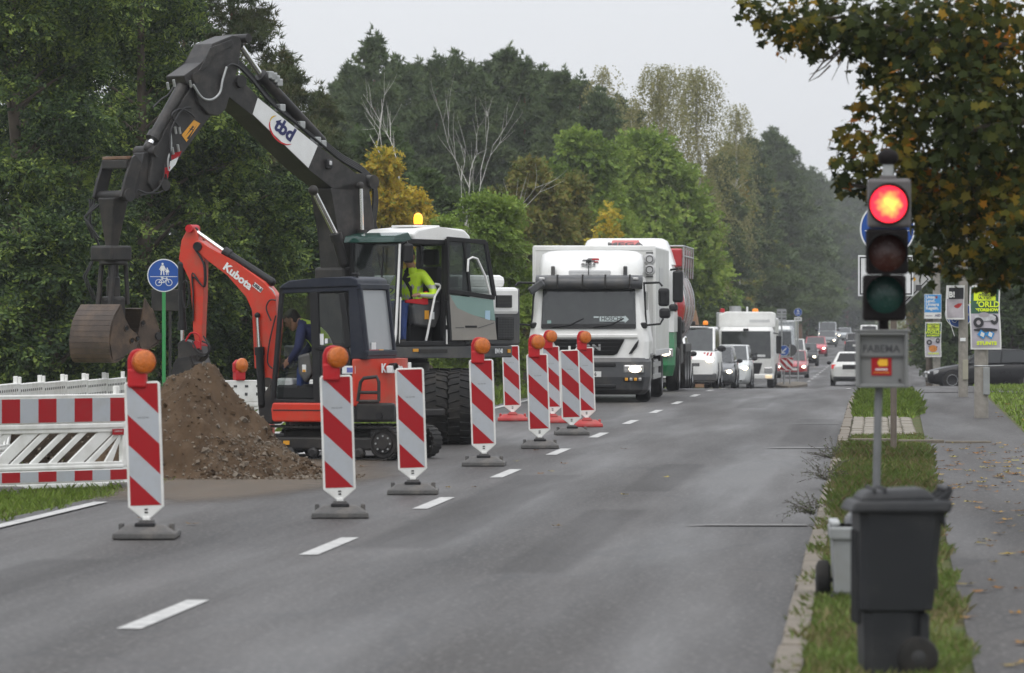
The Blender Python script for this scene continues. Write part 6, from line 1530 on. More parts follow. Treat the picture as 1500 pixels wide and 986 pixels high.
def car(name, label, cat, kind, s, d, L_, W_, H_, paint, lights=True, rear=False, rz=None, pos=None, parts_full=True, group=None, lower=None, tumble=.80, grille=True, wheel_r=None, hood_mat=None):
    loc = pos if pos else spot(s, d, .012); sc = H_/1.45
    t = thing(name, label, cat, loc, (ROADROT if rz is None else rz) + (math.pi if rear else 0), group)
    K = KINDS[kind]; hw = W_/2; st = [(u, k, a*sc, b*sc) for u, k, a, b in K['st']]; y_ = (lambda u: u*L_)
    if rear: off = -L_
    else: off = 0
    Mx = Matrix.Translation((0, off, 0))
    mb = MB(); mb.M = Mx; rings = []
    for u, k, zb, zt in st:
        w_ = hw*k; h = zt - zb
        half = [(0,zb),(w_*.86,zb),(w_*.97,zb+.10*h),(w_,zb+.38*h),(w_*.985,zb+.66*h),(w_*.955,zt-.07*h),(w_*.86,zt-.015*h),(w_*.5,zt+.012*sc),(0,zt+.02*sc)]
        rings.append([(x, y_(u), z) for x, z in half] + [(-x, y_(u), z) for x, z in half[-2:0:-1]])
    mb.loft(rings, paint, True, True)
    g0, g1, g2, g3 = K['gh']; 
    def beltz(u):
        for (a,_,_,za),(b,_,_,zb) in zip(st, st[1:]):
            if a <= u <= b: return za + (zb-za)*(u-a)/(b-a)
        return st[-1][3]
    zb0, zb3 = beltz(g0) - .01, beltz(g3) - .01; wb, wt = hw*.90, hw*(tumble if kind != 'van' else .87)
    G = [(-wb,y_(g0),zb0),(wb,y_(g0),zb0),(wb,y_(g3),zb3),(-wb,y_(g3),zb3),(-wt,y_(g1),H_*.985),(wt,y_(g1),H_*.985),(wt,y_(g2),H_*.985),(-wt,y_(g2),H_*.985)]
    mb.beveled(G, [(3,2,1,0),(4,5,6,7),(0,1,5,4),(1,2,6,5),(2,3,7,6),(3,0,4,7)], paint, .07*sc, 4)
    mb.ball((0, y_((g1+g2)/2), H_*.972), (wt*.93, (g2-g1)*L_*.52, .035*sc), paint, 20, 8)
    for k in (-1, 1):      # wheel arches and sills
        r_ = wheel_r or .315*sc**.6; 
        for u in (.19, .80): mb.lathe([(.001,0),(r_*1.16,0),(r_*1.16,.02)], (k*hw*.985, y_(u), r_), (k,0,0), 'black', 28, False)
    mb.build('body', t)
    def face(a, b, c, e, m, nm, iu=.07, iv=.08, offs=.006, n=1):
        a, b, c, e = map(Vector, (a, b, c, e)); nrm = (b-a).cross(e-a).normalized()*offs
        def bi(u, v): return (a*(1-u)*(1-v) + b*u*(1-v) + c*u*v + e*(1-u)*v)
        for i in range(n):
            u0 = iu + (1-2*iu)*i/n + (.012 if i else 0); u1 = iu + (1-2*iu)*(i+1)/n - (.012 if i < n-1 else 0)
            q = [bi(u0,iv), bi(u1,iv), bi(u1,1-iv), bi(u0,1-iv)]; w_ = MB(); w_.M = Mx
            w_.hexa([tuple(p - nrm*2) for p in q] + [tuple(p + nrm) for p in q], m, .0); w_.build(nm, t)
    gm = 'glass_dark'
    face(G[0], G[1], G[5], G[4], gm, 'windscreen', .045, .05); face(G[2], G[3], G[7], G[6], gm if not rear else 'black', 'rear_window', .10, .12)
    face(G[1], G[2], G[6], G[5], gm, 'side_window', .07, .10, n=2 if kind != 'van' else 3); face(G[3], G[0], G[4], G[7], gm, 'side_window', .07, .10, n=2 if kind != 'van' else 3)
    zt0 = st[2][3]; zl = st[1][3]
    for k in (-1, 1):
        m_ = MB(); m_.M = Mx; z = zl - .02*sc; y1 = y_(.012)
        m_.hexa([(k*hw*.52,y_(.0)+.01,z-.13*sc),(k*hw*.90,y_(.045),z-.10*sc),(k*hw*.96,y_(.08),z-.04*sc),(k*hw*.60,y_(.04),z-.10*sc),(k*hw*.56,y_(.0)+.03,z+.0*sc),(k*hw*.88,y_(.05)-.01,z+.045*sc),(k*hw*.95,y_(.085),z+.06*sc),(k*hw*.60,y_(.05),z+.02*sc)], 'lamp_off', .012*sc)
        m_.ball((k*hw*.73, y_(.006), z-.05*sc), (.095*sc,.06*sc,.06*sc), 'headlamp' if lights and not rear else 'lamp_off', 14, 8); m_.build('headlight', t)
        m_ = MB(); m_.M = Mx; m_.box(k*hw*.70, k*hw*.95, y_(.972), y_(.992), .72*sc, .90*sc, 'tail', .02); m_.build('tail_light', t)
        m_ = MB(); m_.M = Mx; yy = y_(g0 + .06); m_.ball((k*(hw+.10), yy, beltz(g0)+.07*sc), (.105*sc,.055*sc,.075*sc), 'black' if paint not in ('white',) else paint, 14, 8); m_.tube([(k*hw*.88, yy+.02, beltz(g0)+.03), (k*(hw+.05), yy, beltz(g0)+.05)], .018, 'black', 6); m_.build('wing_mirror', t)
    b = MB(); b.M = Mx
    b.box(-hw*.40, hw*.40, y_(0)-.008, y_(.02), .52*sc, .60*sc, 'black', .015); b.box(-hw*.62, hw*.62, y_(0)+.006, y_(.03), .26*sc, .38*sc, 'black', .02)
    for i in range(3): b.box(-hw*.38, hw*.38, y_(0)-.012, y_(.0)+.01, (.532+.022*i)*sc, (.538+.022*i)*sc, 'lamp_off')
    for k in (-1, 1): b.lathe([(.001,.02),(.05*sc,.015),(.055*sc,0)], (k*hw*.70, y_(.015)+.02, .33*sc), (0,-1,0), 'lamp_off', 14)
    b.build('grille', t)
    p = MB(); p.M = Mx; p.box(-.26, .26, y_(0)-.018, y_(0)+.01, .405*sc, .515*sc, 'plate', .004); p.box(-.25, -.215, y_(0)-.0205, y_(0)-.016, .41*sc, .51*sc, 'blue_sign'); p.build('number_plate', t)
    p = MB(); p.M = Mx; p.box(-.26, .26, y_(1)-.01, y_(1)+.015, .60*sc, .71*sc, 'plate', .004); p.build('number_plate', t)
    if lower:
        p = MB(); p.M = Mx; p.box(-hw*.97, hw*.97, y_(.0)-.004, y_(.05), .18*sc, .36*sc, lower, .04); p.box(-hw*.95, hw*.95, y_(.95), y_(1)+.01, .2*sc, .42*sc, lower, .04); p.build('bumper', t)
    r_ = wheel_r or .315*sc**.6
    for k in (-1, 1):
        for u in (.19, .80): 
            w = wheel(t, k*(hw-.10), y_(u)+off, r_, r_, .21, k)
    # cabin contents: dashboard and seats show through the glass
    c = MB(); c.M = Mx; c.box(-wb*.9, wb*.9, y_(g0)+.15, y_(g0)+.4, zb0-.1, zb0+.05, 'interior', .03)
    for k in (-1, 1): c.box(k*.15, k*.6, y_(g1)+.15, y_(g1)+.35, zb0-.2, zb0+.38*sc, 'interior', .05)
    c.build('seats', t)
    return t
mp_ = lambda n, c, **k: mat(n, c, k.pop('rough', .28), coat=.6, var=.04, dirt=(.2,.19,.17), dirt_amt=.2, **k)
C_black = mat('black_car_paint', (.007,.007,.008), .3, var=.05, spec=.25); C_dark = mp_('dark_grey_car_paint', (.040,.044,.048)); C_red = mp_('red_car_paint', (.34,.014,.022)); C_red2 = mp_('bright_red_car_paint', (.50,.022,.045))
C_silver = mp_('silver_car_paint', (.38,.40,.41), metal=.4); C_grey = mp_('grey_car_paint', (.11,.12,.125), metal=.3); C_white = P('white'); C_navy = mp_('blue_grey_car_paint', (.045,.06,.075))
# ---- the waiting queue (oncoming lane)
v = car('delivery_van', 'white van with amber roof bar and red white hood stripes waiting behind the tanker', 'van', 'van', -2.30, 166, 4.9, 1.90, 1.98, C_white, lower='machine_grey')
mb = MB(); mb.box(-.62,.62,1.15,1.38,1.985,2.02,'dark',.01); mb.box(-.25,.20,1.12,1.42,2.02,2.14,'dark',.02); o = mb.build('roof_bar', v)
for x in (-.52,.52): mb = MB(); mb.lathe([(.075,2.02),(.085,2.05),(.08,2.11),(.05,2.15),(.001,2.155)], (x,1.27,0), (0,0,1), mat('roof_amber',(.75,.2,.01),.3,emit=(1,.3,.02),es=.5), 20); mb.build('beacon', o)
mb = MB()
for k in (-1,1):
    for i in range(3): mb.poly([(k*.62+.02-.11*i+.05, .10+.0, 1.035),(k*.62+.075-.11*i+.05, .10, 1.035),(k*.62+.115-.11*i+.05,.26,1.15),(k*.62+.06-.11*i+.05,.26,1.15)], 'reflex_red')
mb.build('hood_stripes', v)
car('hatchback', 'white small car tucked between the green tanker truck and the white van', 'car', 'hatch', -2.42, 148, 3.9, 1.72, 1.50, C_white)
car('hatchback', 'dark grey car with one glowing headlight beside the white van', 'car', 'hatch', -2.28, 186, 4.3, 1.78, 1.52, C_dark)
car('people_carrier', 'silver white people carrier between the dark car and the garbage lorry', 'car', 'mpv', -2.24, 203, 4.6, 1.84, 1.72, mp_('pale_silver_paint',(.58,.60,.60)))
# ---- far traffic coming up behind the island
car('hatchback', 'dark red small car with bright headlight just behind the traffic island', 'car', 'hatch', -1.05, 268, 3.8, 1.62, 1.42, C_red, lower='machine_grey')
car('delivery_van', 'small white van behind the dark red car', 'van', 'mpv', -1.75, 300, 4.4, 1.75, 1.85, C_white)
car('hatchback', 'black hatchback between the small white van and the bright red car', 'car', 'hatch', -1.5, 328, 4.0, 1.72, 1.42, C_black)
car('hatchback', 'bright red car, the second red one from the front of the queue', 'car', 'hatch', -1.9, 398, 4.1, 1.74, 1.52, C_red2)
car('hatchback', 'dark grey car right behind the bright red car', 'car', 'hatch', -2.5, 508, 4.3, 1.86, 1.55, C_grey)
car('transit_van', 'tall silver grey van towering over the dark grey car', 'van', 'van', -3.0, 548, 5.2, 2.05, 2.35, C_silver)
car('hatchback', 'silver car last in the line of oncoming traffic', 'car', 'hatch', -1.9, 615, 4.3, 1.78, 1.55, C_silver)
# ---- cars driving away
v = car('hatchback', 'white hatchback driving away behind the grey control box', 'car', 'hatch', 2.15, 240, 4.08, 1.76, 1.56, C_white, rear=True, tumble=.60)
mb = MB(); mb.box(-.33,.33,-.03,.02,.74,.96,'black',.02); mb.build('tailgate_panel', v); mb = MB(); mb.box(-.75,.75,-.035,.2,.24,.42,'black',.04); mb.build('bumper', v)
car('off_roader', 'dark off road car driving away ahead of the white hatchback', 'car', 'mpv', 1.15, 402, 4.6, 1.85, 1.80, C_dark, rear=True)
car('delivery_van', 'white van far ahead showing only its roof above the grey control box', 'van', 'van', 1.5, 520, 5.0, 1.95, 2.1, C_white, rear=True)
# ---- cars in the side street and beyond
q = spot(9.9, 184, .09); 
car('saloon_car', 'black saloon seen from the side, waiting in the side street by the poles', 'car', 'sedan', 0, 0, 4.45, 1.76, 1.43, C_black, lights=False, rz=R(-90), pos=Vector(((1357-CPX)/FPX*186, 186, gz(186)+.02)), wheel_r=.32)
car('estate_car', 'blue grey car seen from the side far beyond the footpath end', 'car', 'hatch', 0, 0, 4.5, 1.78, 1.45, C_navy, lights=False, rz=R(-90), pos=Vector(((1326-CPX)/FPX*430, 430, gz(430)+.35)))

# ================================================================ white box truck
T0 = Vector((at(862, 592, 104).x, 104, .012))
tk = thing('box_truck', 'white box truck with dark visor and wide black grille at the head of the queue', 'truck', T0, ROADROT)
def zt_(y, d=104.0): return EYE + (HPY - y)/FPX*d
mb = MB()      # cab shell: stations from bumper line to roof along z
sec = [(.86,1.19,-.02),(1.20,1.20,.0),(1.46,1.16,.02),(2.28,1.07,.20),(2.46,1.05,.28),(2.52,1.0,.36)]
rings = []
for z, w_, y in sec: rings.append([(-w_,y+.14,z),(-w_+.10,y+.03,z),(-w_+.28,y,z),(w_-.28,y,z),(w_-.10,y+.03,z),(w_,y+.14,z),(w_*1.0,1.75,z),(-w_*1.0,1.75,z)])
mb.loft(rings, 'white', True, False); CB = mb.build('cab', tk, .025)
mb = MB(); mb.box(-1.0,1.0,.30,1.6,1.5,2.4,'interior') if False else None
mb.hexa([(-.945,-.002,1.47),(.945,-.002,1.47),(.945,.03,1.47),(-.945,.03,1.47),(-.915,.183,2.27),(.915,.183,2.27),(.915,.21,2.27),(-.915,.21,2.27)], 'glass_dark', .01)
W_ = mb.build('windscreen', tk)
mb = MB()
for x in (-.72, .08): mb.tube([(x,-.02,1.49),(x+.35,.0,1.53),(x+.62,.035,1.66)], .014, 'black', 6)
mb.hexa([(-.93,-.008,1.455),(.93,-.008,1.455),(.93,.0,1.455),(-.93,.0,1.455),(-.93,.015,1.55),(.93,.015,1.55),(.93,.022,1.55),(-.93,.022,1.55)], 'black'); mb.build('wiper', W_)
mb = MB(); nrm = Vector((0,-1,.22)).normalized()
def wsp(x, z, o=.008): return Vector((x, -.002 + (z-1.47)/.8*.185 - o, z))
mb.poly([tuple(wsp(x,z)) for x,z in [(.22,1.70),(.22,1.60),(.72,1.60),(.72,1.565),(.80,1.64),(.72,1.72),(.72,1.70)]], mat('faded_name_board', (.42,.48,.48), .5)); mb.text('HÖSCHI', wsp(.46,1.65,.011), (1,0,0), (0,.22,1), .115, 'ink', 1.0, .002); mb.poly([tuple(wsp(x,z)) for x,z in [(.10,1.70),(.20,1.70),(.20,1.67),(.10,1.67)]], mat('faded_name_board', (.42,.48,.48), .5))
mb.poly([tuple(wsp(x,z)) for x,z in [(-.82,1.62),(-.74,1.62),(-.74,1.56),(-.82,1.56)]], 'green_tint'); mb.build('name_board', W_)
mb = MB(); rings = []
for x, k in [(-1.06,.7),(-1.0,.95),(-.6,1.04),(0,1.08),(.6,1.04),(1.0,.95),(1.06,.7)]:
    rings.append([(x,.24-.17*k,2.24),(x,.22-.22*k,2.34),(x,.26-.20*k,2.47),(x,.34-.10*k,2.52),(x,.40,2.50),(x,.36,2.26)])
mb.loft(rings, 'machine_grey', True, True)
for x in (-.62,-.12,.33,.82): mb.box(x-.012,x+.012,-.03,.3,2.25,2.53,'dark',.004)
for x in (-.93,.93): mb.box(x-.06,x+.06,.02,.10,2.42,2.47,'lamp_off',.01)
mb.build('sun_visor', tk)
mb = MB(); rings = []      # roof wind deflector
for z, w_, y in [(2.50,1.02,.42),(2.60,1.03,.44),(2.80,1.03,.60),(2.94,.99,.80),(3.0,.88,1.02),(3.02,.7,1.2)]:
    rings.append([(-w_,1.8,z),(-w_,y+.35,z),(-w_+.12,y+.08,z),(-w_*.55,y,z),(w_*.55,y,z),(w_-.12,y+.08,z),(w_,y+.35,z),(w_,1.8,z)])
mb.loft(rings, 'white', True, True)
mb.box(-.42,.42,.40,.46,2.51,2.62,mat('pale_grey_panel',(.5,.5,.5),.5),.03); DF = mb.build('wind_deflector', tk)
mb = MB()
for i, (x, z, w_, h, m) in enumerate([(-.10,2.82,.06,.012,'ink'),(.0,2.845,.07,.014,'ink'),(.10,2.84,.08,.018,'logo'),(.05,2.81,.05,.01,'ink'),(-.03,2.79,.06,.012,'ink'),(.12,2.79,.05,.01,'logo'),(-.14,2.74,.04,.02,'ink'),(-.07,2.73,.03,.02,'ink'),(0,2.735,.04,.02,'ink'),(.08,2.74,.03,.02,'ink')]):
    y = .60 + (z-2.80)*1.42 - .03; mb.hexa([(x-w_,y-.012,z-h),(x+w_,y-.012,z-h),(x+w_,y+.02,z-h),(x-w_,y+.02,z-h),(x-w_*.6,y+.01,z+h),(x+w_*.8,y+.01,z+h),(x+w_*.8,y+.04,z+h),(x-w_*.6,y+.04,z+h)], 'machine_grey' if m == 'ink' else 'reflex_red')
mb.build('emblem', DF)
mb = MB(); mb.tube([(-.02,.38,2.5),(-.02,.40,2.80)], .008, 'black', 6); mb.box(-.07,.03,.36,.42,2.78,2.82,'black',.008); mb.build('aerial', tk)
for x in (-.72,.72):
    mb = MB(); mb.box(x-.05,x+.03,.36,.46,2.50,2.70,'machine_grey',.02); mb.build('air_horn', tk)
mb = MB(); mb.box(-.98,.98,-.035,.06,1.27,1.35,'white',.02); mb.build('front_flap', tk)
mb = MB(); mb.prism([(-.72,1.25),(.72,1.25),(.57,.96),(.50,.93),(-.50,.93),(-.57,.96)], 'xz', -.05, .02, mat('grille_black',(.006,.006,.006),.7,spec=.15), .015)
for i in range(3): mb.box(-.62+.03*i,.62-.03*i,-.058,-.045,1.17-.08*i,1.185-.08*i,'black',.004)
mb.text('MAN', (0,-.056,1.08), (1,0,0), (0,0,1), .16, 'lamp_off', 1.4, .008); mb.build('grille', tk)
for k in (-1,1):
    mb = MB(); mb.prism([(k*1.0,1.24),(k*.93,1.16),(k*.80,.96),(k*.86,.96),(k*.97,1.10)], 'xz', -.045, .02, 'black', .01); mb.build('air_vent', tk)
mb = MB(); rings = []
for z, w_, y in [(.15,1.08,.10),(.24,1.17,-.06),(.50,1.22,-.12),(.80,1.22,-.10),(.88,1.20,-.04)]:
    rings.append([(-w_,.9,z),(-w_,y+.25,z),(-w_+.10,y+.06,z),(-w_*.7,y,z),(w_*.7,y,z),(w_-.10,y+.06,z),(w_,y+.25,z),(w_,.9,z)])
mb.loft(rings, 'machine_grey', True, False); mb.box(-.55,.55,-.14,-.08,.28,.36,'black',.02); mb.box(-.55,.55,-.135,-.08,.70,.79,'black',.02); BP = mb.build('bumper', tk, .02)
for k in (-1,1):
    mb = MB(); mb.box(k*.70,k*1.10,-.128,-.05,.58,.74,'lamp_off',.025); mb.ball((k*.93,-.13,.66),(.12,.03,.07),'headlamp',16,8); mb.build('headlight', tk)
    mb = MB(); mb.box(k*.70,k*1.08,-.136,-.07,.41,.50,'black',.015); 
    for i in range(4): mb.box(k*(.73+.09*i),k*(.79+.09*i),-.145,-.10,.425,.485,'lamp_off' if i%2 else 'decal_yellow',.01)
    mb.build('fog_lamp', tk)
mb = MB(); mb.box(-.26,.26,-.15,-.12,.50,.61,'plate',.004); mb.text('HX M 36', (0,-.152,.555), (1,0,0), (0,0,1), .10, 'ink', .9, .003); mb.build('number_plate', tk)
for k in (-1,1):
    mb = MB(); mb.tube([(k*1.08,.22,2.36),(k*1.40,.10,2.37),(k*1.46,.08,2.30)], .022, 'black', 8); mb.tube([(k*1.10,.15,1.52),(k*1.42,.08,1.55),(k*1.48,.08,1.66)], .02, 'black', 8); mb.tube([(k*1.09,.2,2.36),(k*1.14,.18,1.5)], .018, 'black', 8); mb.box(k*1.02,k*1.16,.06,.20,1.46,1.58,'black',.03)
    mb.box(k*1.38,k*1.60,.03,.17,1.90,2.26,'black',.05); mb.box(k*1.40,k*1.62,.04,.18,1.66,1.86,'black',.05); mb.build('mirror', tk)
mb = MB(); mb.tube([(-.98,.05,2.36),(-1.05,-.10,2.34)], .02, 'black', 8); mb.M = Matrix.Translation((-1.02,-.13,2.28)) @ Matrix.Rotation(R(-35),4,'Y'); mb.box(-.17,.17,-.06,.06,-.075,.075,'machine_grey',.03); mb.M = Matrix.Identity(4); mb.build('mirror', tk)
mb = MB(); mb.box(1.06,1.12,.45,1.25,1.5,2.2,'glass_dark',.02); mb.box(-1.12,-1.06,.45,1.25,1.5,2.2,'glass_dark',.02); mb.build('side_window', tk)
# cargo box
mb = MB(); bw = 1.235; zb, ztp = .92, zt_(361.5,106)
mb.box(-bw,bw,1.95,8.3,zb,ztp,mat('box_wall_white',(.70,.70,.68),.4,coat=.2,var=.04,dirt=(.4,.38,.33),dirt_amt=.4,dscale=1.2),.035)
for k in (-1,1): mb.box(k*(bw-.06),k*(bw+.012),1.938,2.02,zb,ztp-.02,'white',.015); mb.box(k*(bw-.02),k*(bw+.012),2.0,8.3,zb-.02,zb+.10,mat('pale_grey_panel',(.5,.5,.5),.5),.01)
mb.box(-bw,bw,1.936,2.0,ztp-.10,ztp+.012,'white',.02); mb.box(bw-.006,bw+.012,3.6,5.4,1.6,2.7,mat('pale_grey_panel',(.5,.5,.5),.5),.004)
BX = mb.build('cargo_box', tk)
mb = MB()
for z in (2.64,2.85): mb.lathe([(.001,.03),(.09,.03),(.11,.015),(.115,0)], (1.12,1.93,z), (0,-1,0), mat('pale_grey_panel',(.5,.5,.5),.5), 24); mb.lathe([(.06,.035),(.075,.035)], (1.12,1.93,z), (0,-1,0), 'dark', 20)
for z in (2.98,2.50): mb.box(1.05,1.19,1.925,1.94,z-.012,z+.012,'machine_grey')
mb.build('air_vent', BX)
mb = MB(); mb.box(-.45,.45,.6,8.2,.55,.80,'dark',.02); mb.box(.75,1.15,3.6,5.2,.40,.82,mat('underrun_grey',(.28,.28,.27),.5),.04); mb.box(1.12,1.17,2.6,6.0,.42,.52,mat('underrun_grey',(.28,.28,.27),.5),.01); mb.box(1.12,1.17,2.6,6.0,.66,.76,mat('underrun_grey',(.28,.28,.27),.5),.01)
for y in (2.6,5.9): mb.box(1.1,1.16,y,y+.08,.4,.95,'dark',.01)
mb.build('chassis', tk)
for k in (-1,1):
    wheel(tk, k*1.03, 1.15, .44, .44, .28, k, 'rim_grey', 6); wheel(tk, k*1.02, 6.6, .44, .44, .30, k, 'rim_grey', 6); 
    mb = MB(); mb.box(k*.80,k*1.21,.75,1.75,.86,.97,'machine_grey',.04); mb.build('mudguard', tk)
# the driver behind the tinted windscreen is not legible in the picture and is left as seat shapes
mb = MB(); 
for k in (-1,1): mb.box(k*.25,k*.75,1.0,1.2,1.4,2.1,'interior',.06)
mb.build('seat', tk)

# ================================================================ red tanker with green cab base
T1 = Vector((spot(-1.86, 119).x, 119, gz(119)+.012)); tn = thing('tank_truck', 'red and silver tank truck with green cab base behind the white box truck', 'truck', T1, ROADROT)
C_green = mat('green_truck_paint', (.02,.20,.07), .35, coat=.4, var=.06, dirt=(.2,.17,.13), dirt_amt=.35)
mb = MB(); rings = []
for z, w_, y in [(1.35,1.13,0),(1.7,1.13,.02),(2.75,1.09,.22),(2.9,1.05,.32)]: rings.append([(-w_,y+.2,z),(-w_+.15,y+.02,z),(w_-.15,y+.02,z),(w_,y+.2,z),(w_,2.1,z),(-w_,2.1,z)])
mb.loft(rings, 'white', True, False); mb.build('cab', tn, .03)
mb = MB(); rings = []
for z, w_, y in [(.35,1.08,.05),(.6,1.14,-.08),(1.0,1.14,-.06),(1.35,1.13,0)]: rings.append([(-w_,y+.25,z),(-w_+.15,y+.03,z),(w_-.15,y+.03,z),(w_,y+.25,z),(w_,1.5,z),(-w_,1.5,z)])
mb.loft(rings, C_green, True, False); mb.build('bumper', tn, .02)
mb = MB(); rings = []
ztop = EYE + (HPY-348)/FPX*119
for z, w_, y in [(2.88,1.10,.4),(3.2,1.0,.6),(ztop-.05,.90,.85),(ztop,.80,1.0)]: rings.append([(-w_,2.1,z),(-w_,y+.3,z),(-w_+.2,y,z),(w_-.2,y,z),(w_,y+.3,z),(w_,2.1,z)])
mb.loft(rings, 'white', True, True); q = .62
mb.hexa([(-.35,.52,3.25),(.35,.52,3.25),(.35,.6,3.25),(-.35,.6,3.25),(-.30,.74,3.44),(.30,.74,3.44),(.30,.8,3.44),(-.30,.8,3.44)], mat('faded_red_logo',(.55,.16,.15),.5)); mb.text('MEGA', (0,.575,3.345), (1,0,0), (0,.75,.65), .16, 'machine_grey', 1.9, .006); mb.build('wind_deflector', tn)
mb = MB(); mb.hexa([(-1.02,.015,1.72),(1.02,.015,1.72),(1.02,.05,1.72),(-1.02,.05,1.72),(-.98,.19,2.66),(.98,.19,2.66),(.98,.22,2.66),(-.98,.22,2.66)], 'glass_dark'); mb.build('windscreen', tn)
mb = MB(); mb.box(1.09,1.135,.5,1.5,1.8,2.6,'glass_dark',.02); mb.build('side_window', tn)
for k in (-1,1):
    mb = MB(); mb.box(k*.75,k*1.12,-.10,.02,.78,.98,'lamp_off',.03); mb.ball((k*.95,-.10,.88),(.11,.03,.07),'headlamp',14,8); mb.build('headlight', tn)
    mb = MB(); mb.tube([(k*1.05,.25,2.76),(k*1.2,.12,2.78)], .025, 'black', 8); mb.box(k*1.10,k*1.34,.05,.2,2.02,2.74,'black',.05); mb.box(k*1.02,k*1.22,.0,.2,1.82,1.98,'black',.05); mb.build('mirror', tn)
    for y, wdt in ((1.3,.3),(4.4,.34),(5.75,.34),(7.05,.34)): wheel(tn, k*1.06, y, .50, .50, wdt, k, 'rim_grey', 6)
M_tank = bpy.data.materials.new('tank_livery'); M_tank.use_nodes = True
nt_ = M_tank.node_tree; p_ = nt_.nodes['Principled BSDF']; o_ = nt_.nodes.new('ShaderNodeTexCoord'); wv = nt_.nodes.new('ShaderNodeTexWave'); wv.inputs['Scale'].default_value = .55; wv.inputs['Distortion'].default_value = 3.5; wv.inputs['Detail'].default_value = 2; wv.bands_direction = 'DIAGONAL'
nt_.links.new(o_.outputs['Object'], wv.inputs[0]); cr = nt_.nodes.new('ShaderNodeValToRGB'); cr.color_ramp.elements[0].position = .35; cr.color_ramp.elements[0].color = (.52,.47,.46,1); cr.color_ramp.elements[1].position = .55; cr.color_ramp.elements[1].color = (.45,.02,.03,1)
nt_.links.new(wv.outputs[0], cr.inputs[0]); nt_.links.new(cr.outputs[0], p_.inputs['Base Color']); p_.inputs['Roughness'].default_value = .22; p_.inputs['Coat Weight'].default_value = .5
mb = MB(); tc_ = 1.98
mb.lathe([(.001,-.35),(.5,-.30),(.9,-.15),(1.14,.02),(1.25,.2),(1.27,.5),(1.27,5.6),(1.25,5.9),(1.0,6.2),(.001,6.4)], (0,2.9,tc_), (0,1,0), M_tank, 48)
for y in (3.4,5.0,6.6,8.2): mb.lathe([(1.275,0),(1.295,.02),(1.295,.08),(1.275,.10)], (0,y,tc_), (0,1,0), 'steel', 48)
TK = mb.build('tank', tn)
mb = MB(); mb.box(.15,1.20,2.85,8.6,2.85,3.28,mat('red_truck_paint',(.42,.015,.02),.35,coat=.4),.04); mb.box(-.7,.15,2.9,8.6,3.08,3.25,mat('red_truck_paint',(.42,.015,.02),.35,coat=.4),.04); mb.lathe([(.3,0),(.32,.2),(.24,.26),(.001,.27)], (.5,3.2,3.18), (0,0,1), mat('red_truck_paint',(.42,.015,.02),.35,coat=.4), 20); mb.build('walkway', TK)
mb = MB()
for y in (2.9,4.3,5.7,7.1,8.5): mb.tube([(1.22,y,2.6),(1.24,y,3.34)], .022, 'steel', 8)
for z in (3.1,3.33): mb.tube([(1.24,2.9,z),(1.24,8.5,z)], .022, 'steel', 8)
mb.tube([(.6,2.9,3.33),(1.24,2.9,3.33)], .022, 'steel', 8); mb.build('railing', TK)
mb = MB(); mb.box(-.5,.5,1.5,9.0,.75,1.0,'dark',.02); mb.box(.55,1.2,2.3,3.6,.6,1.15,'dark',.05); mb.cyl((.7,2.45,1.35),(1.2,2.45,1.35),.22,'dark',18); mb.box(1.0,1.22,2.1,2.5,1.05,1.7,'black',.05); mb.box(1.15,1.24,4.0,7.4,.86,1.06,'dark',.02)
for i in range(3): mb.box(1.05,1.25,2.25+.4*i,2.5+.4*i,1.3,1.62,'black',.06)
mb.build('chassis', tn)

# ================================================================ garbage lorry
T2 = Vector((at(1092.5,570,229).x, 229, gz(229)+.012)); gt = thing('garbage_truck', 'white garbage lorry with big low windscreen waiting in the queue', 'truck', T2, ROADROT)
mb = MB(); rings = []
for z, w_, y in [(.42,1.18,.06),(.75,1.24,.0),(1.25,1.25,.0),(2.50,1.18,.14),(2.66,1.12,.25)]: rings.append([(-w_,y+.2,z),(-w_+.15,y,z),(w_-.15,y,z),(w_,y+.2,z),(w_,1.9,z),(-w_,1.9,z)])
mb.loft(rings, 'white', True, False); mb.build('cab', gt, .03)
mb = MB(); mb.hexa([(-1.10,-.012,1.30),(1.10,-.012,1.30),(1.10,.03,1.30),(-1.10,.03,1.30),(-1.06,.112,2.48),(1.06,.112,2.48),(1.06,.15,2.48),(-1.06,.15,2.48)], 'glass_dark'); W_ = mb.build('windscreen', gt)
mb = MB(); mb.tube([(-.3,-.03,1.34),(.5,.0,1.52)], .02, 'black', 6); mb.tube([(.55,-.03,1.34),(.0,.0,1.42)], .02, 'black', 6); mb.box(.5,.85,-.03,-.018,1.36,1.46,'sign_white'); mb.build('wiper', W_)
mb = MB(); mb.prism([(-.62,1.10),(.72,1.10),(.58,.62),(-.5,.62)], 'xz', -.03, .03, 'black', .02)
for i in range(4): mb.box(-.55,.6,-.04,-.025,.68+.11*i,.70+.11*i,'dark')
mb.build('grille', gt)
mb = MB(); mb.box(-1.22,1.22,-.06,.4,.38,.62,'white',.05); mb.build('bumper', gt)
for k in (-1,1):
    mb = MB(); mb.box(k*.80,k*1.16,-.045,.1,.66,.90,'lamp_off',.03); mb.box(k*.85,k*1.15,-.075,.1,.42,.58,mat('dim_headlamp',(.8,.7,.5),.2,emit=(1,.7,.4),es=.6),.03); mb.build('headlight', gt)
    mb = MB(); mb.tube([(k*1.2,.2,2.4),(k*1.42,.05,2.36)], .03, 'black', 6); mb.box(k*1.32,k*1.55,-.02,.14,1.5,2.3,'black',.05); mb.build('mirror', gt)
    for y in (1.4,5.6,6.9): wheel(gt, k*1.05, y, .48, .48, .3, k, 'rim_grey', 6)
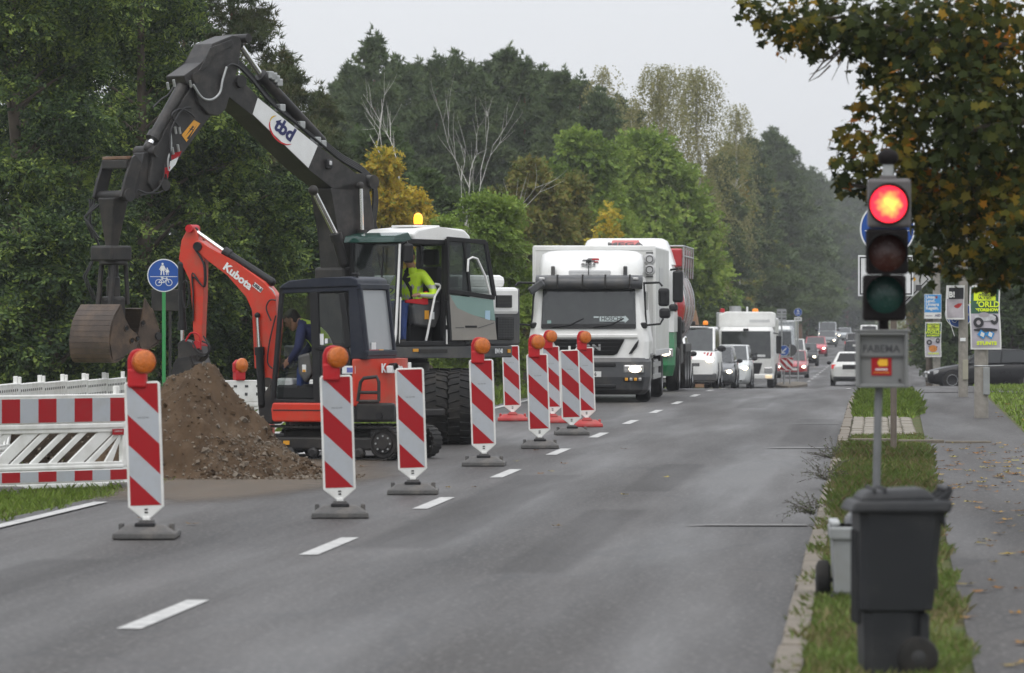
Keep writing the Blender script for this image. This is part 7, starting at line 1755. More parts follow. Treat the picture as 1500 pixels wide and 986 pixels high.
mb = MB(); mb.box(-1.25,1.25,2.2,8.2,1.0,3.05,'white',.06); mb.prism([(-1.25,2.62),(-1.25,3.22),(-.9,3.34),(1.1,3.32),(1.25,3.24),(1.25,2.62)], 'xz', 2.0, 3.2, 'white', .04); mb.box(-1.36,-1.1,2.05,2.4,2.2,3.3,'steel',.03); mb.box(.1,1.0,1.985,2.01,2.86,2.98,mat('pale_grey_panel',(.5,.5,.5),.5)); mb.cyl((-.55,2.8,3.30),(-.55,2.8,3.58),.26,'steel',20); mb.box(-.05,.03,2.4,2.48,3.3,3.55,'sign_white'); mb.build('hopper_body', gt)
mb = MB(); mb.lathe([(.12,3.30),(.13,3.38),(.11,3.46),(.001,3.48)], (.35,2.3,0), (0,0,1), mat('roof_amber',(.75,.2,.01),.3,emit=(1,.3,.02),es=.5), 16); mb.build('beacon', gt)
mb = MB(); mb.lathe([(.10,3.30),(.11,3.38),(.09,3.46),(.001,3.48)], (-1.1,2.2,0), (0,0,1), 'lamp_red', 16); mb.build('beacon', gt)
mb = MB(); mb.box(-.12,.12,.02,.16,2.50,2.60,'black',.03); mb.build('camera_housing', gt)
mb = MB(); mb.box(-.5,.5,.8,8,.6,.95,'dark',.02); mb.build('chassis', gt)
# grey lorry whose corner shows behind the garbage lorry
T3 = spot(-2.6, 292, .012); gl_ = thing('lorry', 'grey lorry almost hidden behind the garbage lorry', 'truck', T3, ROADROT)
mb = MB(); rings = []
for z, w_, y in [(.5,1.15,.05),(1.3,1.22,0),(2.4,1.15,.15),(2.6,1.1,.25)]: rings.append([(-w_,y+.2,z),(-w_+.15,y,z),(w_-.15,y,z),(w_,y+.2,z),(w_,1.9,z),(-w_,1.9,z)])
mb.loft(rings, C_silver, True, False); mb.build('cab', gl_, .03)
mb = MB(); mb.box(-1.22,1.22,2.0,8,.9,2.9,C_silver,.05); mb.build('cargo_box', gl_)
mb = MB(); mb.hexa([(-1.05,-.012,1.4),(1.05,-.012,1.4),(1.05,.03,1.4),(-1.05,.03,1.4),(-1.0,.13,2.3),(1.0,.13,2.3),(1.0,.16,2.3),(-1.0,.16,2.3)], 'glass_dark'); mb.build('windscreen', gl_)
for k in (-1,1):
    for y in (1.3,6.3): wheel(gl_, k*1.02, y, .46, .46, .28, k, 'rim_grey', 6)
# sandy heap beside the far road, behind the tanker
M_sand = mat('rust_sand', (.30,.19,.11), .95, var=.25, scale=3, bump=.6, bscale=12, dirt=(.22,.08,.05), dirt_amt=.8, dscale=.8)
sp = spot(-5.2, 236)
o = heap('sand_heap', 'steep sandy heap with rust brown top behind the tank truck', (at(1010,450,236).x, 236, gz(236)), [(-1.1,0),(-.7,2.2),(-.35,3.55),(-.05,3.95),(.2,3.8),(.55,2.4),(1.0,0)], 9, M_sand, 60, False, 1.2)
# ================================================================ signs in the distance
def simple_sign(name, label, pos, build, h, post='steel', r=.035, rz=ROADROT):
    t = thing(name, label, 'road sign', pos, rz); mb = MB(); mb.tube([(0,.04,0),(0,.04,h)], r, post, 12); mb.build('post', t); mb = MB(); build(mb); mb.build('sign_plate', t); return t
d = 255; q = at(1169, 457.5, d)
def bs(mb):
    zc = q.z - gz(d); ring_disc(mb, .20, 0, zc=zc); ped_bike(mb, .19, -.005, zc); mb.box(-.18,.18,-.004,.008,zc-.42,zc-.24,'sign_white',.003)
    for i in range(3): mb.box(-.12+.09*i,-.07+.09*i,-.0065,-.003,zc-.37,zc-.29,'ink')
simple_sign('path_sign', 'small round blue sign on a post above the red car', (q.x, d, gz(d)), bs, q.z - gz(d) + .2)
q2 = at(1145, 462, 250)
def ws(mb):
    zc = q2.z - gz(250)
    for i in range(2):
        for j in range(2):
            x = -.23 + .24*i; z = zc - .27 + .30*j; mb.box(x,x+.22,-.006,.008,z,z+.27,mat('far_sign_grey',(.30,.31,.32),.5),.004); mb.box(x+.03,x+.19,-.008,-.004,z+.10,z+.15,'dark')
simple_sign('board_sign', 'grey four part notice board on a post right of the garbage lorry', (q2.x, 250, gz(250)), ws, q2.z - gz(250) + .3)
# traffic island posts
qa = at(1148.5, 513.5, 236)
def arrow_sign(mb, zc, r):
    ring_disc(mb, r, 0, zc=zc); y = -.005; s = r
    stroke(mb, [(.42*s,zc+.42*s),(-.40*s,zc-.40*s)], .20*s, 'sign_white', y); stroke(mb, [(-.46*s,zc+.16*s),(-.46*s,zc-.46*s),(.16*s,zc-.46*s)], .20*s, 'sign_white', y)
def chevron(mb, x0, x1, z0, z1, m0=True):
    n = 4; w = x1-x0; h = (z1-z0); mb.box(x0-.01,x1+.01,-.004,.012,z0-.01,z1+.01,'sign_white')
    st = h/3.2
    for k in range(-2, 4):
        if k % 2: continue
        za = z1 - k*st; pts = [(x0,za),(x1,za-w*1.1),(x1,za-w*1.1-st),(x0,za-st)]
        pts = [(x, min(z1, max(z0, z))) for x, z in pts]
        mb.poly([(x,-.006,z) for x,z in pts], 'reflex_red')
z_i = gz(236)
t = thing('island_sign', 'blue keep right arrow sign with striped board on the traffic island', 'road sign', (qa.x, 236, z_i+.12), ROADROT)
mb = MB(); mb.tube([(.0,.05,0),(.0,.05,qa.z-z_i+.1)], .035, 'steel', 12); mb.build('post', t); mb = MB(); arrow_sign(mb, qa.z-z_i-.12, .24); mb.build('sign_plate', t); mb = MB(); z1 = qa.z-z_i-.12; chevron(mb, -.18, .12, z1-.90, z1-.33); mb.build('striped_board', t)
t = thing('island_sign', 'dark sign back with striped board, right post of the traffic island', 'road sign', (at(1157,560,237.5).x, 237.5, z_i+.12), ROADROT)
mb = MB(); mb.tube([(0,.05,0),(0,.05,qa.z-z_i+.15)], .035, 'steel', 12); mb.build('post', t); mb = MB(); mb.lathe([(.001,0),(.27,0),(.27,.012),(.001,.012)], (.05,.02,z1), (0,1,0), 'machine_grey', 36, False); mb.build('sign_plate', t); mb = MB(); chevron(mb, -.14, .14, z1-.90, z1-.33); mb.build('striped_board', t)

# ================================================================ portable traffic light
LD = 31.75; q = at(1290, 880, LD); tl = thing('traffic_light', 'portable traffic light showing red, with grey control box and battery cart', 'traffic light', (q.x, LD, .055), R(-2))
X0, Z0 = q.x, .055
def lp(px, py, dd=0.0): p = at(px, py, LD+dd); return (p.x - X0, p.z - Z0)
hd = mat('signal_housing_dark', (.012,.010,.010), .75, var=.1, spec=.12); hg = mat('signal_housing_grey', (.10,.09,.09), .5, var=.06, dirt=(.2,.19,.17), dirt_amt=.3)
a, b = lp(1271, 262), lp(1334, 334); mb = MB()
mb.box(a[0], b[0], -.06, .10, b[1], a[1], hg, .02)
c0, c1 = lp(1266, 334), lp(1330, 402); mb.box(c0[0]+.01, c1[0], -.06, .10, c1[1], c0[1]-.003, hd, .02)
e0, e1 = lp(1264, 402), lp(1328, 470); mb.box(e0[0], e1[0]-.005, -.06, .10, e1[1], e0[1]-.003, hd, .02)
H_ = mb.build('signal_head', tl)
RL = bpy.data.materials.new('lit_red_lens'); RL.use_nodes = True; nn = RL.node_tree.nodes; ll = RL.node_tree.links; pb = nn['Principled BSDF']
tcx = nn.new('ShaderNodeTexCoord'); vor = nn.new('ShaderNodeTexVoronoi'); vor.inputs['Scale'].default_value = 26; ll.new(tcx.outputs['Object'], vor.inputs[0])
crr = nn.new('ShaderNodeValToRGB'); crr.color_ramp.elements[0].color = (1,.62,.10,1); crr.color_ramp.elements[1].color = (1,.03,.06,1); crr.color_ramp.elements[1].position = .55
# lamp filament: brighter, yellower middle of the lens
rad = nn.new('ShaderNodeVectorMath'); rad.operation = 'DISTANCE'; lc = lp(1302, 299); rad.inputs[1].default_value = (lc[0], -.075, lc[1]); ll.new(tcx.outputs['Object'], rad.inputs[0])
ad = nn.new('ShaderNodeMath'); ad.operation = 'MULTIPLY_ADD'; ll.new(rad.outputs['Value'], ad.inputs[0]); ad.inputs[1].default_value = 8.6; m2 = nn.new('ShaderNodeMath'); m2.operation = 'MULTIPLY_ADD'; ll.new(vor.outputs['Distance'], m2.inputs[0]); m2.inputs[1].default_value = .35; m2.inputs[2].default_value = -.35; ll.new(m2.outputs[0], ad.inputs[2])
ll.new(ad.outputs[0], crr.inputs[0]); pb.inputs['Base Color'].default_value = (.5,.02,.02,1); ll.new(crr.outputs[0], pb.inputs['Emission Color']); pb.inputs['Emission Strength'].default_value = 1.9
for (px, py, rr, m, nm) in [(1301,299.5,.112,RL,'red_lens'), (1299,371,.112,mat('unlit_amber_lens',(.05,.012,.008),.25,var=.2,scale=40,bump=.6,bscale=60),'amber_lens'), (1296,432,.112,mat('unlit_green_lens',(.006,.045,.036),.25,var=.2,scale=40,bump=.6,bscale=60),'green_lens')]:
    c = lp(px, py); mb = MB(); mb.lathe([(.001,.028),(rr*.5,.022),(rr*.85,.008),(rr,.0)], (c[0],-.065,c[1]), (0,-1,0), m, 32); o = mb.build(nm, tl)
    mb = MB(); n = 26; rings = []
    for k in range(n+1):
        t_ = R(-25 + 230*k/n); L2 = .16*(.35 + .65*max(0, math.sin(max(0,min(math.pi,t_)))))
        rings.append([(c[0]+(rr+.004)*math.cos(t_), -.062, c[1]+(rr+.004)*math.sin(t_)), (c[0]+(rr+.004)*math.cos(t_), -.062-L2, c[1]+(rr+.004)*math.sin(t_)), (c[0]+(rr+.012)*math.cos(t_), -.062-L2, c[1]+(rr+.012)*math.sin(t_)), (c[0]+(rr+.012)*math.cos(t_), -.062, c[1]+(rr+.012)*math.sin(t_))])
    mb.loft(rings, hd, True, True); mb.lathe([(rr+.012,0),(rr+.012,.012),(rr,.014)], (c[0],-.06,c[1]), (0,-1,0), hd, 32); mb.build('visor', o)
mb = MB(); c = lp(1301, 262); mb.cyl((c[0],.02,c[1]), (c[0],.02,c[1]+.09), .033, 'steel', 14); mb.box(c[0]-.05,c[0]+.05,-.03,.07,c[1]-.01,c[1]+.02,hg,.006); mb.ball((c[0],.02,c[1]+.13), (.065,.065,.052), hd, 20, 10); mb.build('radar_sensor', tl)
# pole with control box
p1 = lp(1295, 470); b0, b1 = lp(1254, 486), lp(1330, 568)
mb = MB(); pc = lp(1287, 568); pf = lp(1284, 726); mb.tube([(pf[0],.05,.25),(pf[0]+.0,.05,pf[1]),(pc[0],.05,pc[1]-.1),(pc[0]+.03,.12,p1[1]+.05)], .024, mat('dull_steel',(.17,.175,.18),.5,.4,var=.15), 14); mb.cyl((p1[0],.05,b0[1]-.02),(p1[0],.05,p1[1]+.03),.03,hd,14); mb.build('pole', tl)
bxm = mat('control_box_grey', (.165,.17,.17), .5, var=.05, dirt=(.25,.24,.21), dirt_amt=.3); mb = MB()
mb.box(b0[0], b1[0], .0, .16, b1[1], b0[1], bxm, .014)
fr_ = .022
for (x0,x1,z0,z1) in ((b0[0],b0[0]+fr_,b1[1],b0[1]),(b1[0]-fr_,b1[0],b1[1],b0[1]),(b0[0]+fr_,b1[0]-fr_,b0[1]-fr_,b0[1]),(b0[0]+fr_,b1[0]-fr_,b1[1],b1[1]+fr_)): mb.box(x0,x1,-.045,.001,z0,z1,bxm,.006)
mb.box(b0[0]+.03,b1[0]-.03,-.012,.002,b0[1]-.155,b0[1]-.145,'machine_grey'); mb.cyl((b1[0]-.05,-.002,b1[1]+.045),(b1[0]-.05,-.012,b1[1]+.045),.008,'dark',10)
mb.box(b0[0]-.012,b1[0]+.012,-.05,.17,b0[1],b0[1]+.014,bxm,.005); BX2 = mb.build('control_box', tl)
mb = MB(); cx_, cz_ = (b0[0]+b1[0])/2, (b0[1]+b1[1])/2; mb.text('FABEMA', (cx_-.005,-.003,b0[1]-.105), (1,0,0), (0,0,1), .062, mat('faded_lettering',(.05,.05,.055),.5), 1.0, .001)
s0, s1 = lp(1276.5, 524), lp(1306, 550); mb.box(s0[0],s1[0],-.006,.0,s1[1],s0[1],'reflex_red'); yy = mat('sticker_yellow',(.78,.42,.02),.5); w_ = s1[0]-s0[0]; h_ = s0[1]-s1[1]
mb.poly([(s0[0]+.28*w_,-.0075,s0[1]-.30*h_),(s0[0]+.40*w_,-.0075,s0[1]-.08*h_),(s0[0]+.80*w_,-.0075,s0[1]-.10*h_),(s0[0]+.80*w_,-.0075,s0[1]-.46*h_),(s0[0]+.40*w_,-.0075,s0[1]-.48*h_)], yy); mb.box(s0[0]+.2*w_,s0[0]+.8*w_,-.0078,-.005,s1[1]+.30*h_,s1[1]+.38*h_,'sign_white'); mb.box(s0[0]+.1*w_,s0[0]+.9*w_,-.0078,-.005,s1[1]+.14*h_,s1[1]+.18*h_,'decal_yellow'); mb.build('sticker', BX2)
# battery cart
k0, k1 = lp(1217, 868), lp(1264, 762); mb = MB(); gb_ = mat('battery_box_grey', (.235,.245,.245), .5, var=.06, dirt=(.16,.15,.12), dirt_amt=.5)
mb.hexa([(k0[0]+.015,-.28,k0[1]),(k0[0]+.52,-.28,k0[1]),(k0[0]+.52,.28,k0[1]),(k0[0]+.015,.28,k0[1]),(k0[0],-.30,k1[1]-.03),(k0[0]+.54,-.30,k1[1]-.03),(k0[0]+.54,.30,k1[1]-.03),(k0[0],.30,k1[1]-.03)], gb_, .02)
mb.box(k0[0]-.012,k0[0]+.55,-.315,.315,k1[1]-.11,k1[1]-.03,gb_,.015); mb.build('battery_box', tl)
mb = MB(); mb.hexa([(k0[0]+.06,-.27,k1[1]-.03),(k0[0]+.52,-.27,k1[1]-.03),(k0[0]+.52,.27,k1[1]-.03),(k0[0]+.06,.27,k1[1]-.03),(k0[0]+.13,-.2,k1[1]+.07),(k0[0]+.45,-.2,k1[1]+.07),(k0[0]+.45,.2,k1[1]+.07),(k0[0]+.13,.2,k1[1]+.07)], 'machine_grey', .05); mb.box(k0[0]-.01,k0[0]+.05,-.27,.2,k1[1]-.03,k1[1]+.005,'steel',.01); mb.build('lid', tl)
mb = MB(); mb.box(k0[0]-.02,k0[0]+.6,-.25,.25,k0[1]-.03,k0[1]-.002,'dark',.008); mb.cyl((k0[0]-.08,0,.125),(k0[0]+.62,0,.125),.014,'dark',10)
for x in (.1,.2,.3): mb.tube([(k0[0]+x,-.24,k0[1]-.01),(k0[0]+x+.05,-.25,k0[1]-.08),(k0[0]+x+.1,-.24,k0[1]-.02)], .01, 'hose', 6); mb.tube([(k0[0]+x,-.22,k0[1]-.02),(k0[0]+x-.02,-.22,.01)], .012, 'dark', 6)
mb.build('frame', tl)
for x, s in ((k0[0]-.045,-1),(k0[0]+.60,1)):
    mb = MB(); mb.lathe([(.03,-.045),(.085,-.045),(.118,-.03),(.123,0),(.118,.03),(.085,.045),(.03,.045)], (x,0,.123), (1,0,0), 'rubber', 28); mb.lathe([(.001,.05*s),(.05,.046*s),(.07,.03*s)], (x,0,.123), (1,0,0), 'machine_grey', 18); mb.build('wheel', tl)

# ================================================================ wheelie bin
BD = 25.25; q = at(1312, 980, BD); bn = thing('wheelie_bin', 'dark grey wheelie bin with lid closed on the grass verge', 'bin', (q.x, BD, .055), R(2))
def bp(px, py): p = at(px, py, BD-.22); return (p.x - q.x, p.z - .055)
M_bin = mat('bin_plastic', (.020,.0215,.024), .55, spec=.25, var=.12, scale=4, bump=.12, bscale=220, dirt=(.085,.08,.075), dirt_amt=.4, dscale=2.2)
mb = MB()
def ring_at(z, x0, x1, y): r_ = .04; return [(x0+r_,-y,z),(x1-r_,-y,z),(x1,-y+r_,z),(x1,y-r_,z),(x1-r_,y,z),(x0+r_,y,z),(x0,y-r_,z),(x0,-y+r_,z)]
tb_ = [bp(1258,748), bp(1378,748)]; md = [bp(1261,870), bp(1366,895)]; m2_ = [bp(1264,898), bp(1356,900)]; bt_ = [bp(1266,982), bp(1355,982)]
mb.loft([ring_at(.0, bt_[0][0], bt_[1][0]-.05, .19), ring_at(m2_[0][1]-.0, m2_[0][0], m2_[1][0]-.03, .205), ring_at(m2_[0][1]+.012, md[0][0]-.006, md[1][0], .215), ring_at(tb_[0][1]-.08, tb_[0][0], tb_[1][0]-.0, .235), ring_at(tb_[0][1], tb_[0][0]-.004, tb_[1][0]+.004, .24)], M_bin, True, False)
# wheel arch column and ribs
mb.box(md[1][0]-.07, md[1][0]-.012, -.17, .17, .05, m2_[0][1], M_bin, .02)
for y in (-.12,.0,.12): mb.box(tb_[0][0]-.012, tb_[0][0]+.01, y-.012, y+.012, .25, tb_[0][1]-.1, M_bin, .005)
mb.build('body', bn, .008)
l0, l1 = bp(1241, 748), bp(1391, 716)
mb = MB(); mb.hexa([(l0[0],-.265,l0[1]-.01),(tb_[1][0]+.04,-.265,l0[1]-.01),(tb_[1][0]+.04,.265,l0[1]-.01),(l0[0],.265,l0[1]-.01),(l0[0]+.03,-.25,l0[1]+.045),(tb_[1][0]+.05,-.25,l0[1]+.05),(tb_[1][0]+.05,.25,l0[1]+.05),(l0[0]+.03,.25,l0[1]+.045)], M_bin, .016)
mb.hexa([(l0[0]+.05,-.22,l0[1]+.045),(tb_[1][0]-.02,-.22,l0[1]+.05),(tb_[1][0]-.02,.22,l0[1]+.05),(l0[0]+.05,.22,l0[1]+.045),(l0[0]+.09,-.18,l1[1]-.012),(tb_[1][0]-.07,-.18,l1[1]),(tb_[1][0]-.07,.18,l1[1]),(l0[0]+.09,.18,l1[1]-.012)], M_bin, .02)
for x in (.12,.17): mb.box(l0[0]+x, l0[0]+x+.012, -.2, .2, l1[1]-.02, l1[1]+.006, M_bin, .004)
mb.build('lid', bn)
mb = MB(); mb.tube([(l1[0]-.005,-.2,l1[1]-.005),(l1[0]-.005,.2,l1[1]-.005)], .016, M_bin, 12)
for y in (-.2,.0,.2): mb.prism([(tb_[1][0]-.03,l0[1]-.02),(tb_[1][0]-.03,l0[1]+.05),(l1[0]+.01,l1[1]+.008),(l1[0]+.01,l1[1]-.02),(l1[0]-.03,l0[1]+.01),(tb_[1][0]+.02,l0[1]-.09)], 'xz', y-.012, y+.012, M_bin, .006)
mb.build('handle', bn)
wc = bp(1343, 957); wr = .098
for y in (-.215,.215):
    mb = MB(); mb.lathe([(.035,-.028),(.072,-.028),(.093,-.02),(wr,-.006),(wr,.006),(.093,.02),(.072,.028),(.035,.028)], (wc[0],y,wr), (0,1,0), 'rubber', 32); mb.lathe([(.001,.03),(.03,.03),(.05,.018),(.07,.02)], (wc[0],y,wr), (0,-1 if y < 0 else 1,0), M_bin, 22); mb.build('wheel', bn)
mb = MB(); mb.cyl((wc[0],-.22,wr),(wc[0],.22,wr),.012,'steel',10); mb.build('axle', bn)

# ================================================================ sign post behind the light
SD = 63.6; q = at(1309, 674, SD); sp_ = thing('sign_post', 'brown sign post with blue round sign and priority sign behind the traffic light', 'road sign', (q.x, SD, .05), R(-4))
def spx(px, py): p = at(px, py, SD); return (p.x - q.x, p.z - .05)
mb = MB(); mb.tube([(0,.05,0),(0,.05,spx(0,290)[1])], .038, mat('post_brown',(.13,.105,.085),.7,var=.2,dirt=(.2,.17,.13),dirt_amt=.4), 16); mb.build('post', sp_)
mb = MB(); c = spx(1300, 335); mb.M = Matrix.Translation((c[0],0,0)); ring_disc(mb, .335, -.02, zc=c[1]); ped_bike(mb, .315, -.0245, c[1]); mb.build('sign_plate', sp_)
mb = MB(); a, b = spx(1257,374), spx(1338,434); mb.box(a[0],b[0],-.045,-.03,b[1],a[1],'sign_white',.004)
for x0,x1,z0,z1 in ((a[0]+.02,b[0]-.02,a[1]-.035,a[1]-.02),(a[0]+.02,b[0]-.02,b[1]+.02,b[1]+.035),(a[0]+.02,a[0]+.035,b[1]+.036,a[1]-.036),(b[0]-.035,b[0]-.02,b[1]+.036,a[1]-.036)): mb.box(x0,x1,-.048,-.044,z0,z1,'ink')
mb.build('extra_plate', sp_)
mb = MB(); c = spx(1312, 409); r_ = .43; wsh = mat('sign_worn_white',(.46,.46,.45),.5,dirt=(.25,.24,.22),dirt_amt=.3)
mb.prism([(c[0]-r_,c[1]),(c[0],c[1]+r_),(c[0]+r_,c[1]),(c[0],c[1]-r_)], 'xz', .0, .015, wsh, .004)
for k in range(4):
    a0 = [(1,0),(0,1),(-1,0),(0,-1)][k]; a1 = [(0,1),(-1,0),(0,-1),(1,0)][k]; e0, e1 = r_*.93, r_*.89
    mb.poly([(c[0]+a0[0]*e0,-.003,c[1]+a0[1]*e0),(c[0]+a1[0]*e0,-.003,c[1]+a1[1]*e0),(c[0]+a1[0]*e1,-.003,c[1]+a1[1]*e1),(c[0]+a0[0]*e1,-.003,c[1]+a0[1]*e1)], 'ink')
mb.poly([(c[0]-r_*.58,-.0035,c[1]),(c[0],-.0035,c[1]-r_*.58),(c[0]+r_*.58,-.0035,c[1]),(c[0],-.0035,c[1]+r_*.58)], 'yellow'); s = spx(1345,421); mb.box(s[0]-.03,s[0]+.04,-.006,-.002,s[1]-.04,s[1]+.03,'machine_grey'); mb.build('sign_plate', sp_)

# ================================================================ poles with posters
def wobble_sheet(mb, x0, x1, z0, z1, y, m, seed, amp=.018, nx=8, nz=12, region=(0,1,0,1)):
    def pt(u, v): return (x0+(x1-x0)*u + .012*math.sin(v*5+seed), y + amp*math.sin(u*4.2+seed)*math.cos(v*3.1+seed*.7) + amp*.6*math.sin(v*6+seed*2), z0+(z1-z0)*v)
    u0, u1, v0, v1 = region; vs = []; fs = []
    for j in range(nz+1):
        for i in range(nx+1): vs.append(pt(u0+(u1-u0)*i/nx, v0+(v1-v0)*j/nz))
    for j in range(nz):
        for i in range(nx): fs.append((j*(nx+1)+i, j*(nx+1)+i+1, (j+1)*(nx+1)+i+1, (j+1)*(nx+1)+i))
    mb.add(vs, fs, m, True); return pt
pw_ = mat('poster_paper', (.70,.70,.68), .5, var=.03); pgrey = mat('poster_grey', (.36,.33,.35), .5, var=.25, scale=5); pyel = mat('poster_neon_yellow', (.70,.85,.02), .5, var=.05); pgreen = mat('poster_green', (.03,.10,.06), .5, var=.3, scale=8); pblue = mat('poster_blue', (.03,.26,.60), .5, var=.08); plilac = mat('poster_pale_lilac', (.45,.42,.47), .5, var=.15, scale=6)
pblk = mat('poster_black', (.03,.03,.035), .5, var=.4, scale=20); por = mat('poster_orange', (.55,.20,.03), .5, var=.4, scale=14)
def offset_text(mb, pt, u, v, s, size, m, dy=.006, sq=1.0, bold=.002): p = pt(u, v); mb.text(s, (p[0], p[1]-dy-.012, p[2]), (1,0,0), (0,0,1), size, m, sq, bold)
def show_poster(name, label, x, y, z0, z1, w, seed, small=False, alt=False):
    t = thing(name, label, 'poster', (x, y, z0)); h = z1 - z0; mb = MB(); a, b = -w/2, w/2
    pt = wobble_sheet(mb, a, b, 0, h, 0, pw_, seed); f = .006
    def reg(u0,u1,v0,v1,m,dy): wobble_sheet(mb, a, b, 0, h, -dy, m, seed, region=(u0,u1,v0,v1), nx=4, nz=6)
    reg(.05,.95,.03,.97,plilac,.003); reg(.05,.95,.56,.97,pgreen,.005)
    reg(.14,.86,.76,.965,pyel,.007)
    for i, (s_, q_) in enumerate((('SUPER-STARS', .93),('DER', .885),('AUTOSHOW', .845),('SA. + SO.', .80))): offset_text(mb, pt, .5, q_, s_, .055*w/.5, pblk, .009)
    offset_text(mb, pt, .5, .70, 'WORLD', .13*w/.5, pyel, .009, 1.0, .004); offset_text(mb, pt, .5, .615, 'MOTORSHOW', .064*w/.5, pyel, .009, 1.05, .004)
    # generic big-wheeled truck and two show cars
    def el(u, v, ru, rv, m, dy): mb.poly([pt(u+ru*math.cos(k*.3927), v+rv*math.sin(k*.3927))[:1] + (pt(u,v)[1]-dy,) + pt(u+ru*math.cos(k*.3927), v+rv*math.sin(k*.3927))[2:] for k in range(16)], m)
    el(.50,.50,.36,.055,mat('poster_silver',(.5,.5,.52),.5,var=.3,scale=18),.018); el(.47,.54,.18,.04,pgrey,.020); el(.28,.42,.17,.08,pblk,.022); el(.80,.47,.13,.08,pblk,.022); el(.28,.42,.07,.035,pgrey,.024); el(.80,.47,.05,.03,pgrey,.024)
    if alt: el(.50,.24,.26,.10,por,.020); el(.5,.29,.30,.03,pblk,.022)
    else:
        for u in (.36,.62): 
            mb.poly([(lambda p:(p[0],p[1]-.020,p[2]))(pt(u+du, v)) for du, v in [(-.14,.23),(.06,.16),(.16,.25),(-.02,.31)]], pblue); mb.poly([(lambda p:(p[0],p[1]-.022,p[2]))(pt(u+du, v)) for du, v in [(-.05,.22),(.06,.19),(.10,.25),(.0,.28)]], pw_)
        el(.5,.305,.40,.03,pblk,.019)
    offset_text(mb, pt, .52, .095, 'STUNTS', .075*w/.5, pyel, .010, 1.2, .004)
    mb.build('sheet', t); return t
def pole(name, label, px, py, w, h, m='concrete', box=None, d=None, z0=None):
    if d: p = Vector((at(px, 457, d).x, d, z0))
    else: p = ground_at(px, py, .055)
    t = thing(name, label, 'pole', p); mb = MB(); r_ = w/2
    mb.tube([(0,0,-.1),(0,0,h*.5),(0,0,h)], [r_, r_*.9, r_*.75], m, 18); mb.build('shaft', t)
    if box:
        x0,x1,a,b = box; mb = MB(); mb.box(x0,x1,-r_-.03,-r_*.5,a,b,mat('pole_box_grey',(.26,.27,.27),.5,var=.1,dirt=(.18,.16,.13),dirt_amt=.4),.006); mb.build('cover_plate', t)
    return t, p
tA, pA = pole('power_pole', 'weathered thick pole carrying the tall show poster', 1437.5, 614, .235, 6.2)
z = lambda py, d: EYE + (HPY-py)/FPX*d
mb = MB(); mb.box(.02,.125,-.145,-.06,z(578,pA.y)-pA.z,z(538,pA.y)-pA.z,mat('pole_box_grey',(.26,.27,.27),.5,var=.1,dirt=(.18,.16,.13),dirt_amt=.4),.006); mb.build('cover_plate', tA)
mb = MB(); zz = z(536,pA.y)-pA.z; mb.lathe([(.115,zz-.01),(.122,zz),(.115,zz+.01)], (0,0,0), (0,0,1), 'steel', 24); mb.tube([(.08,-.1,zz),(.36,-.12,zz+.01)], .006, 'steel', 6); mb.build('clamp', tA)
show_poster('show_poster', 'large torn show poster with big wheeled truck on the nearest pole', pA.x + .05, pA.y - .16, z(512,pA.y-.16), z(418,pA.y-.16), .50, 1.3)
tB, pB = pole('power_pole', 'slimmer pole with small white plate left of the tall poster', 1411, 583, .20, 8.6)
mb = MB(); mb.box(-.02,.09,-.125,-.06,z(556,pB.y)-pB.z,z(527,pB.y)-pB.z,mat('pole_cream',(.33,.31,.24),.6,var=.1),.005); mb.build('cover_plate', tB); mb = MB(); mb.box(-.07,.04,-.115,-.07,z(500,pB.y)-pB.z,z(495,pB.y)-pB.z,'sign_white',.004); mb.build('number_tag', tB)
# torn poster hanging from the slim pole, blue sign behind it
t = thing('torn_poster', 'torn curled poster hanging from the slim pole over a blue sign', 'poster', (pB.x - .17, pB.y - .13, z(468,pB.y))); hh = z(418,pB.y) - z(468,pB.y); mb = MB()
mb.M = Matrix.Rotation(R(-28),4,'Z'); pt = wobble_sheet(mb, -.20,.20,0,hh,0,pw_,2.2,.03); wobble_sheet(mb,-.20,.20,0,hh,-.004,pgrey,2.2,.03,region=(.06,.94,.05,.60)); wobble_sheet(mb,-.20,.20,0,hh,-.006,pblk,2.2,.03,region=(.15,.95,.60,.93)); p = pt(.35,.72); mb.text('B!', (p[0],p[1]-.05,p[2]), (1,0,0), (0,0,1), .16, pw_, 1, .006)
p = pt(.62,.38); mb.poly([(p[0]+.10*math.cos(k*.7)*1.1, p[1]-.012, p[2]+.055*math.sin(k*.7)+.04*math.cos(k*.7)) for k in range(9)], mat('poster_red',(.38,.03,.03),.5)); mb.tube([(.0-.15,0,.0),(-.08,-.01,-.15),(-.02,0,-.34)], .006, pw_, 6); mb.build('sheet', t)
q = at(1404, 460, pB.y + .2); t = thing('path_sign', 'blue round sign half covered by the torn poster on the slim pole', 'road sign', (q.x, pB.y + .13, q.z - .33), 0); mb = MB(); ring_disc(mb, .28, 0, zc=.33); ped_bike(mb, .26, -.005, .33); mb.M = Matrix.Identity(4); mb.box(-.05,.2,-.03,-.006,.30,.34,'steel'); mb.build('sign_plate', t)
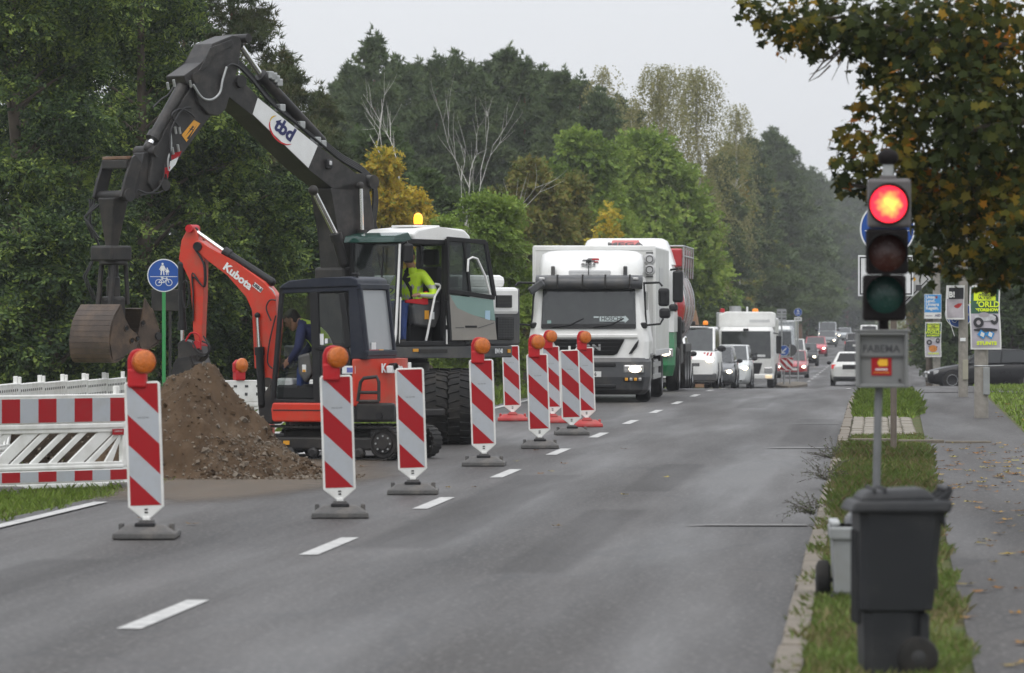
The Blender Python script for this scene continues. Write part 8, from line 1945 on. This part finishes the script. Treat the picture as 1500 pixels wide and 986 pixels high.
# far double pole with two posters
d3 = 200.0; tC, pC = pole('lamp_post', 'tall grey lamp post with the blue election poster', 1372, 0, .30, 12.0, 'steel' if False else 'concrete', None, d3, gz(200)+.05)
mb = MB(); zz = z(330, d3) - pC.z; mb.tube([(0,0,zz-.3),(.3,-.1,zz),(.9,-.3,zz+.02),(2.2,-.5,zz+.02)], .05, 'steel', 8); mb.tube([(0,0,zz-1.9),(2.4,-.3,zz-1.95)], .012, 'black', 6); mb.build('bracket', tC)
tD, pD = pole('wooden_pole', 'shorter dark timber pole beside the lamp post', 1361, 0, .26, 3.2, M_bark, None, d3+.2, gz(200)+.05)
def poster_at(px0, px1, py0, py1, d): return (at((px0+px1)/2, 457, d).x, d, z(py1, d), z(py0, d), (px1-px0)/FPX*d)
x, y, a, b, w_ = poster_at(1354, 1379, 431, 467, d3 - .25)
t = thing('election_poster', 'blue and white poster with white lettering high on the lamp post', 'poster', (x, y, a), 0); h_ = b - a; mb = MB(); mb.box(-w_/2,w_/2,0,.01,0,h_,pw_,.003); mb.box(-w_*.48,w_*.48,-.004,.002,h_*.26,h_*.98,pblue)
for i, s_ in enumerate(('Unser','Land.','Unsere','Regeln.')): mb.text(s_, (-w_*.42,-.007,h_*(.88-.15*i)), (1,0,0), (0,0,1), .17, pw_, 1, .006, 'LEFT')
mb.text('AfD', (w_*.28,-.005,h_*.13), (1,0,0), (0,0,1), .13, mat('logo_navy',(.012,.016,.10),.4), 1, .004); mb.box(-w_*.42,-.02,-.005,.0,h_*.10,h_*.14,pgrey); mb.poly([(w_*.20+.06*math.cos(k),-.007,h_*.88+.06*math.sin(k)) for k in (0,1.2,2.5,3.8,5)], mat('poster_red',(.38,.03,.03),.5)); mb.build('sheet', t)
x, y, a, b, w_ = poster_at(1355, 1379, 472, 523, d3 - .28)
t = show_poster('show_poster', 'smaller show poster with orange truck below the blue election poster', x, y, a, b, w_, 2.6, alt=True)
# ================================================================ damp air
def air():
    m = bpy.data.materials.new('haze_air'); m.use_nodes = True; N = m.node_tree.nodes; L = m.node_tree.links; N.clear()
    o = N.new('ShaderNodeOutputMaterial'); v = N.new('ShaderNodeVolumePrincipled')
    v.inputs['Color'].default_value = (.96, .97, 1, 1); v.inputs['Density'].default_value = .00025; v.inputs['Anisotropy'].default_value = .2
    L.new(v.outputs[0], o.inputs['Volume'])
    mb = MB(); mb.box(-150, 150, -20, 900, -4.5, 30, m); h = mb.build('haze')
    tag(h, 'thin pale damp haze over the road', 'haze', kind='stuff')
air()
